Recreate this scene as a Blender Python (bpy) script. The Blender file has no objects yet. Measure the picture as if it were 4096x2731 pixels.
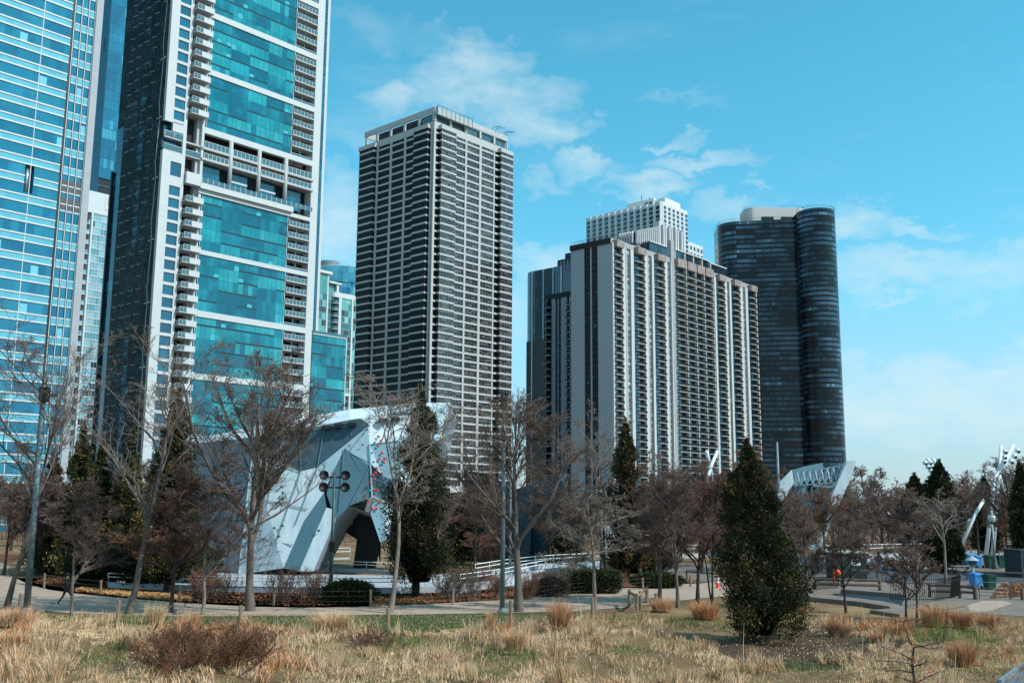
import bpy, bmesh, math, random
import numpy as np
from mathutils import Vector, Matrix
random.seed(7); RNG=np.random.default_rng(11)
S=bpy.context.scene; COL=S.collection
# ---------------------------------------------------------------- camera
FPX=3960.; PITCH=math.radians(9.18); ROLL=math.radians(.42); CX,CY=2048.,1365.5; CAMH=6.2
_F=Vector((0,math.cos(PITCH),math.sin(PITCH))); _X=Vector((1,0,0)); _U=_X.cross(_F)
CX2=math.cos(ROLL)*_X+math.sin(ROLL)*_U; CU2=-math.sin(ROLL)*_X+math.cos(ROLL)*_U
cam=bpy.data.cameras.new('camera'); camo=bpy.data.objects.new('camera',cam); COL.objects.link(camo)
cam.sensor_width=36; cam.lens=FPX/4096*36; cam.clip_end=9000; cam.clip_start=.5
m=Matrix((CX2,CU2,-_F)).transposed().to_4x4(); m.translation=Vector((0,0,CAMH)); camo.matrix_world=m; S.camera=camo
def ray(x,y): return CX2*((x-CX)/FPX)-CU2*((y-CY)/FPX)+_F
def A(x,y,z=0.):            # ground (or height z) point seen at photo pixel x,y
    r=ray(x,y); t=(z-CAMH)/r.z; return Vector((r.x*t,r.y*t,z))
def AY(x,y,Y):              # point seen at pixel x,y at forward distance Y
    r=ray(x,y); t=Y/r.y; return Vector((r.x*t,Y,CAMH+r.z*t))
def PR(p):
    d=Vector(p)-Vector((0,0,CAMH)); w=d.dot(_F)
    if w<=.1: return (-9e4,-9e4)
    return (CX+FPX*d.dot(CX2)/w, CY-FPX*d.dot(CU2)/w)
# ---------------------------------------------------------------- materials
def lin(c):
    r=[]
    for v in c[:3]:
        v=v/255.; r.append(v/12.92 if v<=.04045 else ((v+.055)/1.055)**2.4)
    return (*r,1.)
class N:
    def __init__(s,nt): s.t=nt
    def new(s,ty,**k):
        n=s.t.nodes.new(ty)
        for a,b in k.items(): setattr(n,a,b)
        return n
    def m(s,op,a,b=None,c=None,clamp=False):
        n=s.new('ShaderNodeMath',operation=op,use_clamp=clamp)
        for i,v in enumerate((a,b,c)):
            if v is None: continue
            if isinstance(v,(int,float)): n.inputs[i].default_value=v
            else: s.t.links.new(v,n.inputs[i])
        return n.outputs[0]
    def l(s,a,b): s.t.links.new(a,b)
    def mix(s,f,a,b,blend='MIX'):
        n=s.new('ShaderNodeMix',data_type='RGBA',blend_type=blend); n.clamp_factor=True
        for i,v in ((0,f),(6,a),(7,b)):
            if isinstance(v,(int,float)): n.inputs[i].default_value=v
            elif isinstance(v,tuple): n.inputs[i].default_value=v
            else: s.l(v,n.inputs[i])
        return n.outputs[2]
    def noise(s,vec,scale,detail=3.,rough=.55):
        n=s.new('ShaderNodeTexNoise'); n.inputs['Scale'].default_value=scale; n.inputs['Detail'].default_value=detail; n.inputs['Roughness'].default_value=rough
        if vec is not None: s.l(vec,n.inputs['Vector'])
        return n.outputs['Fac']
    def ramp(s,f,els,interp='LINEAR'):
        n=s.new('ShaderNodeValToRGB'); r=n.color_ramp; r.interpolation=interp
        while len(r.elements)<len(els): r.elements.new(.5)
        for e,(p,c) in zip(r.elements,els): e.position=p; e.color=c
        s.l(f,n.inputs[0]); return n.outputs[0]
def newmat(name):
    mt=bpy.data.materials.new(name); mt.use_nodes=True; nt=mt.node_tree
    b=nt.nodes['Principled BSDF']; return mt,N(nt),b
MC={}
def mat(name,c,rough=.8,metal=0.,var=.12,scale=3.,spec=.4,c2=None,bump=0.,bs=None,coord='Object',stretch=None):
    if name in MC: return MC[name]
    mt,n,b=newmat(name); MC[name]=mt
    tc=n.new('ShaderNodeTexCoord').outputs[coord]
    if stretch:
        mp=n.new('ShaderNodeMapping'); mp.inputs['Scale'].default_value=stretch; n.l(tc,mp.inputs[0]); tc=mp.outputs[0]
    c=lin(c); f=n.noise(tc,scale,4.)
    f2=n.ramp(f,[(.3,(0,0,0,1)),(.7,(1,1,1,1))])
    if c2 is None:
        lo=tuple(v*(1-var) for v in c[:3])+(1.,); hi=tuple(min(1,v*(1+var)) for v in c[:3])+(1.,)
    else: lo,hi=c,lin(c2)
    n.l(n.mix(f2,lo,hi),b.inputs['Base Color'])
    b.inputs['Roughness'].default_value=rough; b.inputs['Metallic'].default_value=metal; b.inputs['Specular IOR Level'].default_value=spec
    if bump:
        bp=n.new('ShaderNodeBump'); bp.inputs['Strength'].default_value=bump; bp.inputs['Distance'].default_value=.05
        n.l(n.noise(tc,bs or scale*6,4.),bp.inputs['Height']); n.l(bp.outputs[0],b.inputs['Normal'])
    return mt
def panelmat(name,c,pw,ph,line,lw=.03,z0=0.,rough=.6,var=.06,streak=0.):
    """painted/stone panels with fine joints, UV in metres"""
    mt,n,b=newmat(name); MC[name]=mt
    uv=n.new('ShaderNodeTexCoord').outputs['UV']; sp=n.new('ShaderNodeSeparateXYZ'); n.l(uv,sp.inputs[0])
    u=n.m('DIVIDE',sp.outputs[0],pw); v=n.m('DIVIDE',n.m('SUBTRACT',sp.outputs[1],z0),ph)
    fu=n.m('FRACT',n.m('ADD',u,1000.)); fv=n.m('FRACT',n.m('ADD',v,1000.))
    ln=n.m('MAXIMUM',n.m('LESS_THAN',fu,lw/pw),n.m('LESS_THAN',fv,lw/ph))
    cb=n.new('ShaderNodeCombineXYZ'); n.l(n.m('FLOOR',u),cb.inputs[0]); n.l(n.m('FLOOR',v),cb.inputs[1])
    wn=n.new('ShaderNodeTexWhiteNoise'); n.l(cb.outputs[0],wn.inputs['Vector'])
    c=lin(c); lo=tuple(x*(1-var) for x in c[:3])+(1.,)
    col=n.mix(wn.outputs['Value'],lo,c)
    big=n.noise(uv,.15,4.); col=n.mix(n.m('MULTIPLY',big,.18),col,tuple(x*.7 for x in c[:3])+(1.,))
    n.l(n.mix(ln,col,lin(line)),b.inputs['Base Color'])
    b.inputs['Roughness'].default_value=rough; b.inputs['Specular IOR Level'].default_value=.3
    return mt
def curtain(name,cw,ch,z0,cols,line,lw=.07,lh=.09,band=None,bandh=.0,bandp=1.,bandgroup=4,rough=.12,spec=.6,big=.25,bigs=.03,group=1,sub=None,metal=0.,bump=.0,squig=None,strip=None):
    """glass wall: cells of cw x ch metres (UV), colour of each pane drawn from cols by chance (blinds, dark rooms)"""
    mt,n,b=newmat(name); MC[name]=mt
    uv=n.new('ShaderNodeTexCoord').outputs['UV']; sp=n.new('ShaderNodeSeparateXYZ'); n.l(uv,sp.inputs[0])
    u=n.m('ADD',n.m('DIVIDE',sp.outputs[0],cw),1000.); v=n.m('ADD',n.m('DIVIDE',n.m('SUBTRACT',sp.outputs[1],z0),ch),1000.)
    fu=n.m('FRACT',u); fv=n.m('FRACT',v); iu=n.m('FLOOR',u); iv=n.m('FLOOR',v)
    def wn(a,c_,o=0.):
        cb=n.new('ShaderNodeCombineXYZ'); n.l(a,cb.inputs[0]); n.l(c_,cb.inputs[1]); cb.inputs[2].default_value=o
        w=n.new('ShaderNodeTexWhiteNoise'); n.l(cb.outputs[0],w.inputs['Vector']); return w.outputs['Value']
    r1=wn(iu,iv); rg=wn(n.m('FLOOR',n.m('DIVIDE',iu,float(bandgroup))),iv,3.)
    r=n.m('ADD',n.m('MULTIPLY',r1,.22),n.m('MULTIPLY',rg,.78)) if group>1 else r1
    col=n.ramp(r,[(p,lin(c)) for p,c in cols],'CONSTANT')
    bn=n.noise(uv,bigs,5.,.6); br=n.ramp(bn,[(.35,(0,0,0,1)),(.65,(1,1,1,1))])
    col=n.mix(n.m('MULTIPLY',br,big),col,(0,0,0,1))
    cn=n.ramp(n.noise(uv,bigs*2.3,6.,.62),[(.5,(0,0,0,1)),(.72,(1,1,1,1))]); col=n.mix(n.m('MULTIPLY',cn,big*.9),col,tuple(min(1,v*2.2+.03) for v in lin(cols[len(cols)//2][1])[:3])+(1.,))  # broad dark and cloud-like patches: reflections painted into the glass colour
    if sub:   # painted reflection streak in some panes; half-height blind on the bay windows
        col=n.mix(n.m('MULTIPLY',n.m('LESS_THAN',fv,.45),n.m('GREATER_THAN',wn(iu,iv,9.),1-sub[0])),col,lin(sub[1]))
    if band is not None:
        bm=n.m('LESS_THAN',fv,bandh)
        if bandp<1: bm=n.m('MULTIPLY',bm,n.m('LESS_THAN',wn(n.m('FLOOR',n.m('DIVIDE',iu,float(bandgroup))),iv,5.),bandp))
        col=n.mix(bm,col,lin(band))
    ln=n.m('MAXIMUM',n.m('LESS_THAN',fu,lw/cw),n.m('LESS_THAN',fv,lh/ch))
    if strip:  # blue reflected strip painted into the glass colour
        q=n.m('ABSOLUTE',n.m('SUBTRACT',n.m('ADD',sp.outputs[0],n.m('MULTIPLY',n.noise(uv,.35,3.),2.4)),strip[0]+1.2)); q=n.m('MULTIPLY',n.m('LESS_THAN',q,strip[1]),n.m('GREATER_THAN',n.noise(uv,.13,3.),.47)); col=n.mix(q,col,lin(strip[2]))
    col=n.mix(ln,col,lin(line))
    if squig:  # wavy reflection lines painted into the glass colour
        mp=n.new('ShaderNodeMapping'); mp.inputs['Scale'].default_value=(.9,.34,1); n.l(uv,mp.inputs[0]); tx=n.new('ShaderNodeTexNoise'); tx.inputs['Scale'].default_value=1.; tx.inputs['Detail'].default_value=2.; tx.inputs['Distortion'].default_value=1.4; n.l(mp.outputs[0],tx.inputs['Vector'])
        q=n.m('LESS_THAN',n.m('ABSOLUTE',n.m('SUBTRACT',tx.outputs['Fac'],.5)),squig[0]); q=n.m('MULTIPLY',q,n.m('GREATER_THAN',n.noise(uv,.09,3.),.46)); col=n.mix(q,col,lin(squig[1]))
    n.l(col,b.inputs['Base Color']); b.inputs['Roughness'].default_value=rough; b.inputs['Specular IOR Level'].default_value=spec; b.inputs['Metallic'].default_value=metal
    if bump:
        bp=n.new('ShaderNodeBump'); bp.inputs['Strength'].default_value=bump; bp.inputs['Distance'].default_value=.3
        n.l(n.noise(uv,.5,2.),bp.inputs['Height']); n.l(bp.outputs[0],b.inputs['Normal'])
    return mt
# ---------------------------------------------------------------- mesh helpers
class MB:
    def __init__(s): s.v=[]; s.f=[]; s.m=[]; s.uv=None
    def poly(s,pts,mi=0):
        i=len(s.v); s.v+= [tuple(p) for p in pts]; s.f.append(tuple(range(i,i+len(pts)))); s.m.append(mi); return s
    def box(s,x0,x1,y0,y1,z0,z1,mi=0):
        i=len(s.v); s.v+=[(x0,y0,z0),(x1,y0,z0),(x1,y1,z0),(x0,y1,z0),(x0,y0,z1),(x1,y0,z1),(x1,y1,z1),(x0,y1,z1)]
        for q in ((0,1,5,4),(1,2,6,5),(2,3,7,6),(3,0,4,7),(4,5,6,7),(3,2,1,0)): s.f.append(tuple(i+k for k in q)); s.m.append(mi)
        return s
    def prism(s,pts,z0,z1,mi=0,cap=True):
        i=len(s.v); n=len(pts)
        s.v+=[(p[0],p[1],z0 if len(p)<3 else p[2]) for p in pts]+[(p[0],p[1],z1) for p in pts]
        for k in range(n): s.f.append((i+k,i+(k+1)%n,i+n+(k+1)%n,i+n+k)); s.m.append(mi)
        if cap: s.f.append(tuple(i+n+k for k in range(n))); s.m.append(mi); s.f.append(tuple(i+n-1-k for k in range(n))); s.m.append(mi)
        return s
    def tube(s,pts,rads,n=6,mi=0,cap=True):
        pts=[Vector(p) for p in pts]
        if not isinstance(rads,(list,tuple)): rads=[rads]*len(pts)
        i0=len(s.v)
        d=(pts[1]-pts[0]).normalized(); a=d.orthogonal().normalized()
        for k,p in enumerate(pts):
            dd=(pts[min(k+1,len(pts)-1)]-pts[max(k-1,0)]).normalized()
            a=(a-dd*a.dot(dd)); a=a.normalized() if a.length>1e-5 else dd.orthogonal().normalized(); b=dd.cross(a)
            for j in range(n):
                t=2*math.pi*j/n; q=p+(a*math.cos(t)+b*math.sin(t))*rads[k]; s.v.append(tuple(q))
        for k in range(len(pts)-1):
            for j in range(n):
                s.f.append((i0+k*n+j,i0+k*n+(j+1)%n,i0+(k+1)*n+(j+1)%n,i0+(k+1)*n+j)); s.m.append(mi)
        if cap:
            s.f.append(tuple(i0+n-1-j for j in range(n))); s.m.append(mi)
            e=i0+(len(pts)-1)*n; s.f.append(tuple(e+j for j in range(n))); s.m.append(mi)
        return s
    def bar(s,p,q,w,h=None,mi=0):
        """square bar from p to q"""
        p,q=Vector(p),Vector(q); h=h or w; d=(q-p).normalized(); up=Vector((0,0,1)) if abs(d.z)<.95 else Vector((0,1,0))
        a=d.cross(up).normalized()*w/2; b=a.cross(d).normalized()*h/2; i=len(s.v)
        for o in (p,q):
            for e in (-a-b,a-b,a+b,-a+b): s.v.append(tuple(o+e))
        for f in ((0,1,5,4),(1,2,6,5),(2,3,7,6),(3,0,4,7),(4,5,6,7),(3,2,1,0)): s.f.append(tuple(i+k for k in f)); s.m.append(mi)
        return s
    def sphere(s,c,r,n=10,k=6,mi=0,sq=(1,1,1)):
        i=len(s.v); c=Vector(c)
        for a in range(k+1):
            t=math.pi*a/k
            for b in range(n):
                q=2*math.pi*b/n; s.v.append((c.x+r*sq[0]*math.sin(t)*math.cos(q),c.y+r*sq[1]*math.sin(t)*math.sin(q),c.z+r*sq[2]*math.cos(t)))
        for a in range(k):
            for b in range(n): s.f.append((i+a*n+b,i+(a+1)*n+b,i+(a+1)*n+(b+1)%n,i+a*n+(b+1)%n)); s.m.append(mi)
        return s
    def lathe(s,c,prof,n=10,mi=0):
        """prof: list of (radius, z)"""
        i=len(s.v); c=Vector(c)
        for r,z in prof:
            for b in range(n):
                q=2*math.pi*b/n; s.v.append((c.x+r*math.cos(q),c.y+r*math.sin(q),c.z+z))
        for a in range(len(prof)-1):
            for b in range(n): s.f.append((i+a*n+b,i+a*n+(b+1)%n,i+(a+1)*n+(b+1)%n,i+(a+1)*n+b)); s.m.append(mi)
        return s
    def build(s,name,mats,parent=None,smooth=False,loc=None):
        me=bpy.data.meshes.new(name); me.from_pydata(s.v,[],s.f)
        if not isinstance(mats,(list,tuple)): mats=[mats]
        for q in mats: me.materials.append(q)
        me.polygons.foreach_set('material_index',s.m)
        if smooth: me.polygons.foreach_set('use_smooth',[True]*len(me.polygons))
        if not s.uv: autouv(me)
        else:
            ul=me.uv_layers.new(name='UVMap'); ul.data.foreach_set('uv',s.uv)
        me.update()
        o=bpy.data.objects.new(name,me); COL.objects.link(o)
        if parent: o.parent=parent
        if loc is not None: o.location=loc
        return o
def autouv(me):
    n=len(me.loops); 
    if n==0: return
    ul=me.uv_layers.new(name='UVMap')
    vi=np.empty(n,np.int32); me.loops.foreach_get('vertex_index',vi)
    co=np.empty(len(me.vertices)*3,np.float32); me.vertices.foreach_get('co',co); co=co.reshape(-1,3)
    nor=np.empty(len(me.polygons)*3,np.float32); me.polygons.foreach_get('normal',nor); nor=np.abs(nor.reshape(-1,3))
    lt=np.empty(len(me.polygons),np.int32); me.polygons.foreach_get('loop_total',lt); pn=np.repeat(nor,lt,axis=0)
    c=co[vi]; hz=pn[:,2]>.8; ax=pn[:,0]>pn[:,1]
    u=np.where(ax,c[:,1],c[:,0]); v=np.where(hz,c[:,1],c[:,2]); u=np.where(hz,c[:,0],u)
    ul.data.foreach_set('uv',np.stack([u,v],1).astype(np.float32).ravel())
def rawmesh(name,verts,faces_tri,mats,mi=None,parent=None,smooth=False):
    """numpy verts (n,3) and faces (m,k) -> object"""
    me=bpy.data.meshes.new(name); k=faces_tri.shape[1]
    me.vertices.add(len(verts)); me.vertices.foreach_set('co',verts.astype(np.float32).ravel())
    me.loops.add(faces_tri.size); me.loops.foreach_set('vertex_index',faces_tri.astype(np.int32).ravel())
    me.polygons.add(len(faces_tri)); me.polygons.foreach_set('loop_start',np.arange(0,faces_tri.size,k,dtype=np.int32))
    if mi is not None: me.polygons.foreach_set('material_index',mi.astype(np.int32))
    for q in (mats if isinstance(mats,(list,tuple)) else [mats]): me.materials.append(q)
    if smooth: me.polygons.foreach_set('use_smooth',np.ones(len(faces_tri),bool))
    me.update(calc_edges=True)
    o=bpy.data.objects.new(name,me); COL.objects.link(o)
    if parent: o.parent=parent
    return o
def tag(o,label=None,cat=None,group=None,kind=None):
    if label: o['label']=label
    if cat: o['category']=cat
    if group: o['group']=group
    if kind: o['kind']=kind
    return o
def empty(name,loc=(0,0,0),rz=0.,label=None,cat=None,group=None,kind=None,scale=None):
    o=bpy.data.objects.new(name,None); COL.objects.link(o); o.location=loc; o.rotation_euler=(0,0,rz); o.empty_display_size=.5
    if scale: o.scale=scale
    return tag(o,label,cat,group,kind)
def children(o): return [c for c in bpy.data.objects if c.parent==o]
KIDS={}
def copy_tree(o,kids,label=None,group=None):
    """kids: list of (object,[sub objects])"""
    c=o.copy(); COL.objects.link(c)
    for k,subs in kids:
        d=k.copy(); COL.objects.link(d); d.parent=c
        for q in subs:
            e=q.copy(); COL.objects.link(e); e.parent=d
    if label: c['label']=label
    if group: c['group']=group
    return c
YAW=math.radians(48.1)
DE=Vector((math.cos(YAW),math.sin(YAW),0)); DN=Vector((-math.sin(YAW),math.cos(YAW),0))
def many(root,name,items,mats,cap=100,label=None,subname=None):
    """items: list of dict(boxes=[(x0..z1,mi)], key=(x0,x1,z0,z1,y) ...) ; 100 showing largest are parts, rest one stuff part"""
    org=root.location
    def area(it):
        x0,x1,y0,y1,z0,z1=it['k']
        P=[]
        for (x,y,z) in ((x0,y0,z0),(x1,y1,z0),(x1,y1,z1),(x0,y0,z1)):
            w=Vector((org.x,org.y,org.z))+DE*x+DN*y+Vector((0,0,z)); P.append(PR(w))
        xs=[min(4096,max(0,p[0])) for p in P]; ys=[min(2300,max(0,p[1])) for p in P]
        return abs(sum(xs[i]*ys[(i+1)%4]-xs[(i+1)%4]*ys[i] for i in range(4)))
    its=sorted(items,key=area,reverse=True)
    rest=MB()
    for i,it in enumerate(its):
        if i<cap-1:
            mb=MB(); it['f'](mb); o=mb.build(name,mats,root)
            if it.get('label'): o['label']=it['label']
        else: it['f'](rest)
    if rest.f:
        o=rest.build(name,mats,root); o['kind']='stuff'
# ---------------------------------------------------------------- sky, sun
SUNH=Vector((.906,-.423,0)).normalized(); EL=math.radians(43)
w=bpy.data.worlds.new('World'); S.world=w; w.use_nodes=True; nt=w.node_tree; n=N(nt); bg=nt.nodes['Background']
sky=n.new('ShaderNodeTexSky',sky_type='NISHITA'); sky.sun_disc=False; sky.sun_elevation=EL; sky.sun_rotation=math.atan2(SUNH.x,SUNH.y)
sky.air_density=1.0; sky.dust_density=.6; sky.ozone_density=2.2
tc=n.new('ShaderNodeTexCoord').outputs['Generated']
sp=n.new('ShaderNodeSeparateXYZ'); n.l(tc,sp.inputs[0])
az=n.m('ARCTAN2',sp.outputs[0],sp.outputs[1]); el=n.m('ARCSINE',sp.outputs[2])
tint=n.ramp(n.m('MULTIPLY',el,1.8,clamp=True),[(0,(.40,.54,.74,1)),(.12,(.42,.66,.80,1)),(.35,(.42,.90,.86,1)),(.75,(.34,1.0,.90,1))])
skc=n.mix(1.,n.mix(1.,sky.outputs[0],tint,'MULTIPLY'),(1.9,1.9,1.9,1),'MULTIPLY')
hz=n.m('MULTIPLY',n.m('SUBTRACT',.26,el,clamp=True),2.0,clamp=True)
skc=n.mix(hz,skc,(4.6,5.9,6.3,1))
# warp the cloud outlines with fine noise
def cvec(sx,sy,sz):
    mp=n.new('ShaderNodeMapping'); mp.inputs['Scale'].default_value=(sx,sy,sz); n.l(tc,mp.inputs[0]); return mp.outputs[0]
wa=n.m('MULTIPLY',n.m('SUBTRACT',n.noise(cvec(1,1,1.7),9.,5.,.6),.5),.13)
wb=n.m('MULTIPLY',n.m('SUBTRACT',n.noise(cvec(1.3,1,2.2),14.,5.,.6),.5),.09)
az2=n.m('ADD',az,wa); el2=n.m('ADD',el,wb)
BL=[(1060,165,150,72,1.),(1130,225,165,48,.9),(900,225,90,40,.8),(1265,300,90,52,1.),(1200,270,120,55,.8),(790,500,70,110,.9),(790,560,60,60,.7),(1250,600,120,50,.85),(1200,720,60,120,.5),(1355,385,95,26,.75),(1500,428,120,32,.9),(1570,325,50,16,.6),(1640,372,130,24,.7),(1770,415,50,14,.5),(1250,420,70,22,.5),
 (1700,480,110,30,.6),(1950,505,110,48,.9),(2090,515,75,18,.7),(2110,610,280,45,.8),(2040,688,60,14,.6),(2200,850,260,45,.8),(2130,930,380,80,.95),(2250,660,120,40,.4),(850,60,70,40,.25),(960,70,80,30,.2),(1005,40,20,18,.3),(2330,600,60,90,.4),(1960,650,80,30,.5),
 (400,300,250,60,.6),(-600,500,400,90,.8),(3000,300,300,120,.8),(1540,240,120,14,.18),(860,320,110,30,.35)]
acc=None
for (u,v,ru,rv,s) in BL:
    r=ray(u*1.7415,v*1.7415).normalized(); a0=math.atan2(r.x,r.y); e0=math.asin(r.z); k=1.7415/FPX
    dx=n.m('DIVIDE',n.m('SUBTRACT',az2,a0),ru*k*1.15/math.cos(e0)); dy=n.m('DIVIDE',n.m('SUBTRACT',el2,e0),rv*k*1.15)
    q=n.m('ADD',n.m('MULTIPLY',dx,dx),n.m('MULTIPLY',dy,dy))
    q=n.m('MULTIPLY',n.m('SUBTRACT',1.,q,clamp=True),s)
    acc=q if acc is None else n.m('MAXIMUM',acc,q)
det=n.noise(cvec(1,1,2.0),26.,8.,.66); det2=n.noise(cvec(1,1,2.4),7.,5.,.6)
dens=n.m('MULTIPLY',acc,n.m('MULTIPLY',n.m('SUBTRACT',n.m('ADD',n.m('MULTIPLY',det,.6),n.m('MULTIPLY',det2,.6)),.30,clamp=True),2.1),clamp=True)
# thin veil low over the horizon and wisps everywhere
wis=n.m('MULTIPLY',n.m('SUBTRACT',n.noise(cvec(.7,.7,3.2),5.,8.,.6),.56,clamp=True),1.1,clamp=True)
dens=n.m('MAXIMUM',dens,wis)
bk=n.m('MULTIPLY',n.m('MULTIPLY',n.m('SUBTRACT',n.noise(cvec(1,1,1.5),3.2,6.,.6),.36,clamp=True),3.0,clamp=True),n.m('MULTIPLY',n.m('SUBTRACT',.25,sp.outputs[1]),2.5,clamp=True))  # unseen cloud cover added behind the camera to whiten the sky light
dens=n.m('MAXIMUM',dens,bk)
dens=n.m('MULTIPLY',dens,n.m('MULTIPLY',n.m('ADD',el,0.02,clamp=True),30.,clamp=True))
cl=n.mix(n.m('MULTIPLY',dens,.80),skc,(6.0,7.2,7.5,1))
n.l(cl,bg.inputs[0]); bg.inputs[1].default_value=.100
sl=bpy.data.lights.new('sun','SUN'); sl.energy=3.6; sl.angle=math.radians(.53); sl.color=(1.,.965,.93)
so=bpy.data.objects.new('sun',sl); COL.objects.link(so); sd=Vector((SUNH.x*math.cos(EL),SUNH.y*math.cos(EL),math.sin(EL)))
so.rotation_euler=sd.to_track_quat('Z','Y').to_euler(); so.location=(60,-40,90)
S.view_settings.view_transform='Standard'; S.view_settings.look='None'; S.view_settings.exposure=0.0
S.render.engine='CYCLES'
# ================================================================ office tower at the left edge
whitemetal=mat('white_metal',(190,197,198),.45,0,.04)
def tower_root(name,P,label,cat='building'): return empty(name,(P.x,P.y,0),YAW,label,cat)
L0=Vector((-90.43,200,0)); R=tower_root('office_tower',L0,'sky blue glass office tower with white floor lines at the left edge of the photo','office tower')
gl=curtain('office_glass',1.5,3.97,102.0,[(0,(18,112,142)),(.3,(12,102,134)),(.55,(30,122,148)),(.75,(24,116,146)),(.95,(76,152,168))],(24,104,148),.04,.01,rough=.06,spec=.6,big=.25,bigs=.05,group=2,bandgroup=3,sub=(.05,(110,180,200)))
spg=curtain('spandrel_glass',1.5,3.97,102.0,[(0,(86,164,184)),(.5,(94,170,188))],(70,150,175),.05,.01,rough=.2,spec=.6,big=.12)
stone=panelmat('grey_stone',(158,163,168),1.5,1.32,(130,140,150),.04)
louv=mat('grey_louvre',(84,88,92),.8,0,.3,14.)
dark=mat('dark_recess',(14,22,28),.5,0,.2)
dkglass=mat('dark_glass',(18,30,38),.08,0,.3,1.,.8)
top=150
mb=MB().box(-45,-11.7,0,30,-2,top).box(-11.7,-9.9,1.6,30,66.7,72.7).box(-11.7,-9.9,0,30,-2,66.7).box(-11.7,-9.9,0,30,72.7,top).box(-9.9,-4.95,0,30,-2,top); mb.build('curtain_wall',gl,R)
MB().box(-4.95,0,.35,30,-2,top).build('corner_curtain_wall',gl,R)
MB().box(-4.95,-4.5,.1,.34,-2,top).build('dark_slot',dark,R)
MB().box(0,1.47,-.3,30,-2,top).build('corner_pier',stone,R)
for u in (-4.45,-2.95,-1.5,-.12):
    MB().box(u,u+.12,-.02,.34,-2,top).box(u+.12,u+.26,.1,.345,-2,top,1).build('mullion',[whitemetal,dark],R)
MB().box(-10.72,-10.58,-.1,0,-2,top).build('mullion',whitemetal,R)
for k in range(-12,26):
    z=102.0-3.97*k
    if z<1.5: continue
    if 66.5<z<73.2:
        segs=[(-45,-11.7),(-9.9,-4.97)] if 66.9<z<72.7 else [(-45,-4.97)]
    else: segs=[(-45,-4.97)]
    mb=MB()
    for a,b in segs: mb.box(a,b,-.04,-.002,z-1.5,z).box(a,b,-.18,-.042,z-.28,z+.02,1).box(a,b,-.18,-.042,z-1.72,z-1.42,1)
    for a,b in ((-4.1,-2.96),(-2.66,-1.51),(-1.2,-.13)): mb.box(a,b,.27,.347,z-1.5,z).box(a,b,.2,.268,z-.22,z+.02,1).box(a,b,.2,.268,z-1.68,z-1.44,1)
    mb.build('spandrel_band',[spg,whitemetal],R)
for z0,z1 in ((69.0,71.0),(65.4,67.3)):
    z0-=.4; z1+=.4
    for a,b in ((-4.1,-2.96),(-2.66,-1.51),(-1.2,-.13)): MB().box(a,b,.24,.346,z0,z1).build('louvre_panel',louv,R)
MB().tube([(-10.9,.9,66.6),(-10.9,.9,72.8)],.45,14).build('column',mat('steel_column',(165,175,180),.3,.7,.05),R,True)
MB().box(-45,1.47,30,31,-2,top).build('rear_wall',stone,R)

# ================================================================ deep blue tower behind
D0=Vector((-143.8,330,0))*1.5; R=tower_root('glass_skyscraper',D0,'deep blue glass skyscraper seen in the gap behind the sky blue office tower','skyscraper'); R.scale=(1.5,)*3; R.location.z=CAMH*(1-1.5)  # whole tower scaled up about the camera, to stay behind the white tower
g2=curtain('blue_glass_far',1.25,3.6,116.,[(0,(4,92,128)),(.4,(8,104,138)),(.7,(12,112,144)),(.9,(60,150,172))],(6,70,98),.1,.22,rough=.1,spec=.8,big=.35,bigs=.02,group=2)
g2s=curtain('blue_glass_side',1.25,3.6,116.,[(0,(8,56,84)),(.5,(10,66,96))],(6,42,64),.12,.3,rough=.2,spec=.6,big=.3)  # darker copy of the front glass, side shade put into its colour
MB().box(0,30,0,30,116.1,230).box(0,30,0,30,-2,110.4).build('curtain_wall',g2,R)
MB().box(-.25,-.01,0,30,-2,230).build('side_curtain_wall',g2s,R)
MB().box(0.02,30,.3,30,110.4,116.1).build('louvre_storey',mat('black_louvre',(26,30,36),.7,0,.2),R)
MB().box(0,30,.1,.29,113.2,113.6).build('louvre_rail',g2,R)
MB().box(-.27,-.26,2.2,2.9,163,168).build('dark_vent',dark,R)

# ================================================================ white tower with window grid, beneath it
W0=Vector((-120.05,270,0))*1.48; R=tower_root('apartment_tower',W0,'narrow white apartment tower with a blank louvred top between two glass towers'); R.scale=(1.48,)*3; R.location.z=CAMH*(1-1.48)  # enlarged and pushed back about the camera, clear of the teal tower's shadow
wp=panelmat('white_metal_siding',(198,206,210),40,.35,(168,178,184),.05)
wg=curtain('pale_window_glass',.85,2.0,85.9,[(0,(18,30,40)),(.3,(36,66,80)),(.5,(90,150,170)),(.75,(140,190,205))],(190,200,205),.1,.2,rough=.12,big=.2,group=2,bandgroup=5)
wg2=curtain('pale_window_glass_upper',.85,2.0,85.9,[(0,(86,148,166)),(.3,(118,166,180)),(.6,(140,182,194)),(.95,(60,90,108))],(178,186,190),.1,.18,rough=.12,big=.1,group=2,bandgroup=5)
MB().box(-3,7,0,20,87.0,92.3).build('louvred_top',wp,R)
MB().box(1.35,1.85,-.05,20,-2,87).box(6.35,6.85,-.05,20,-2,87).box(-3,6.85,-.06,20,86,86.98).build('frame',whitemetal,R)
MB().box(1.85,6.35,.2,20,44,86).build('window_grid',wg2,R); MB().box(1.85,6.35,.2,20,-2,44).build('window_grid',wg,R)
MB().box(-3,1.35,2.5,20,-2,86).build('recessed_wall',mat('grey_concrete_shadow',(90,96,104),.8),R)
MB().box(-.7,.2,2.2,2.49,-2,86).build('window_strip',wg,R)
MB().box(4.9,5.7,-.1,-.002,87.6,91.5,).box(5.8,6.6,-.08,-.003,89.4,91.5,1).build('access_panel',[whitemetal,louv],R)
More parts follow.
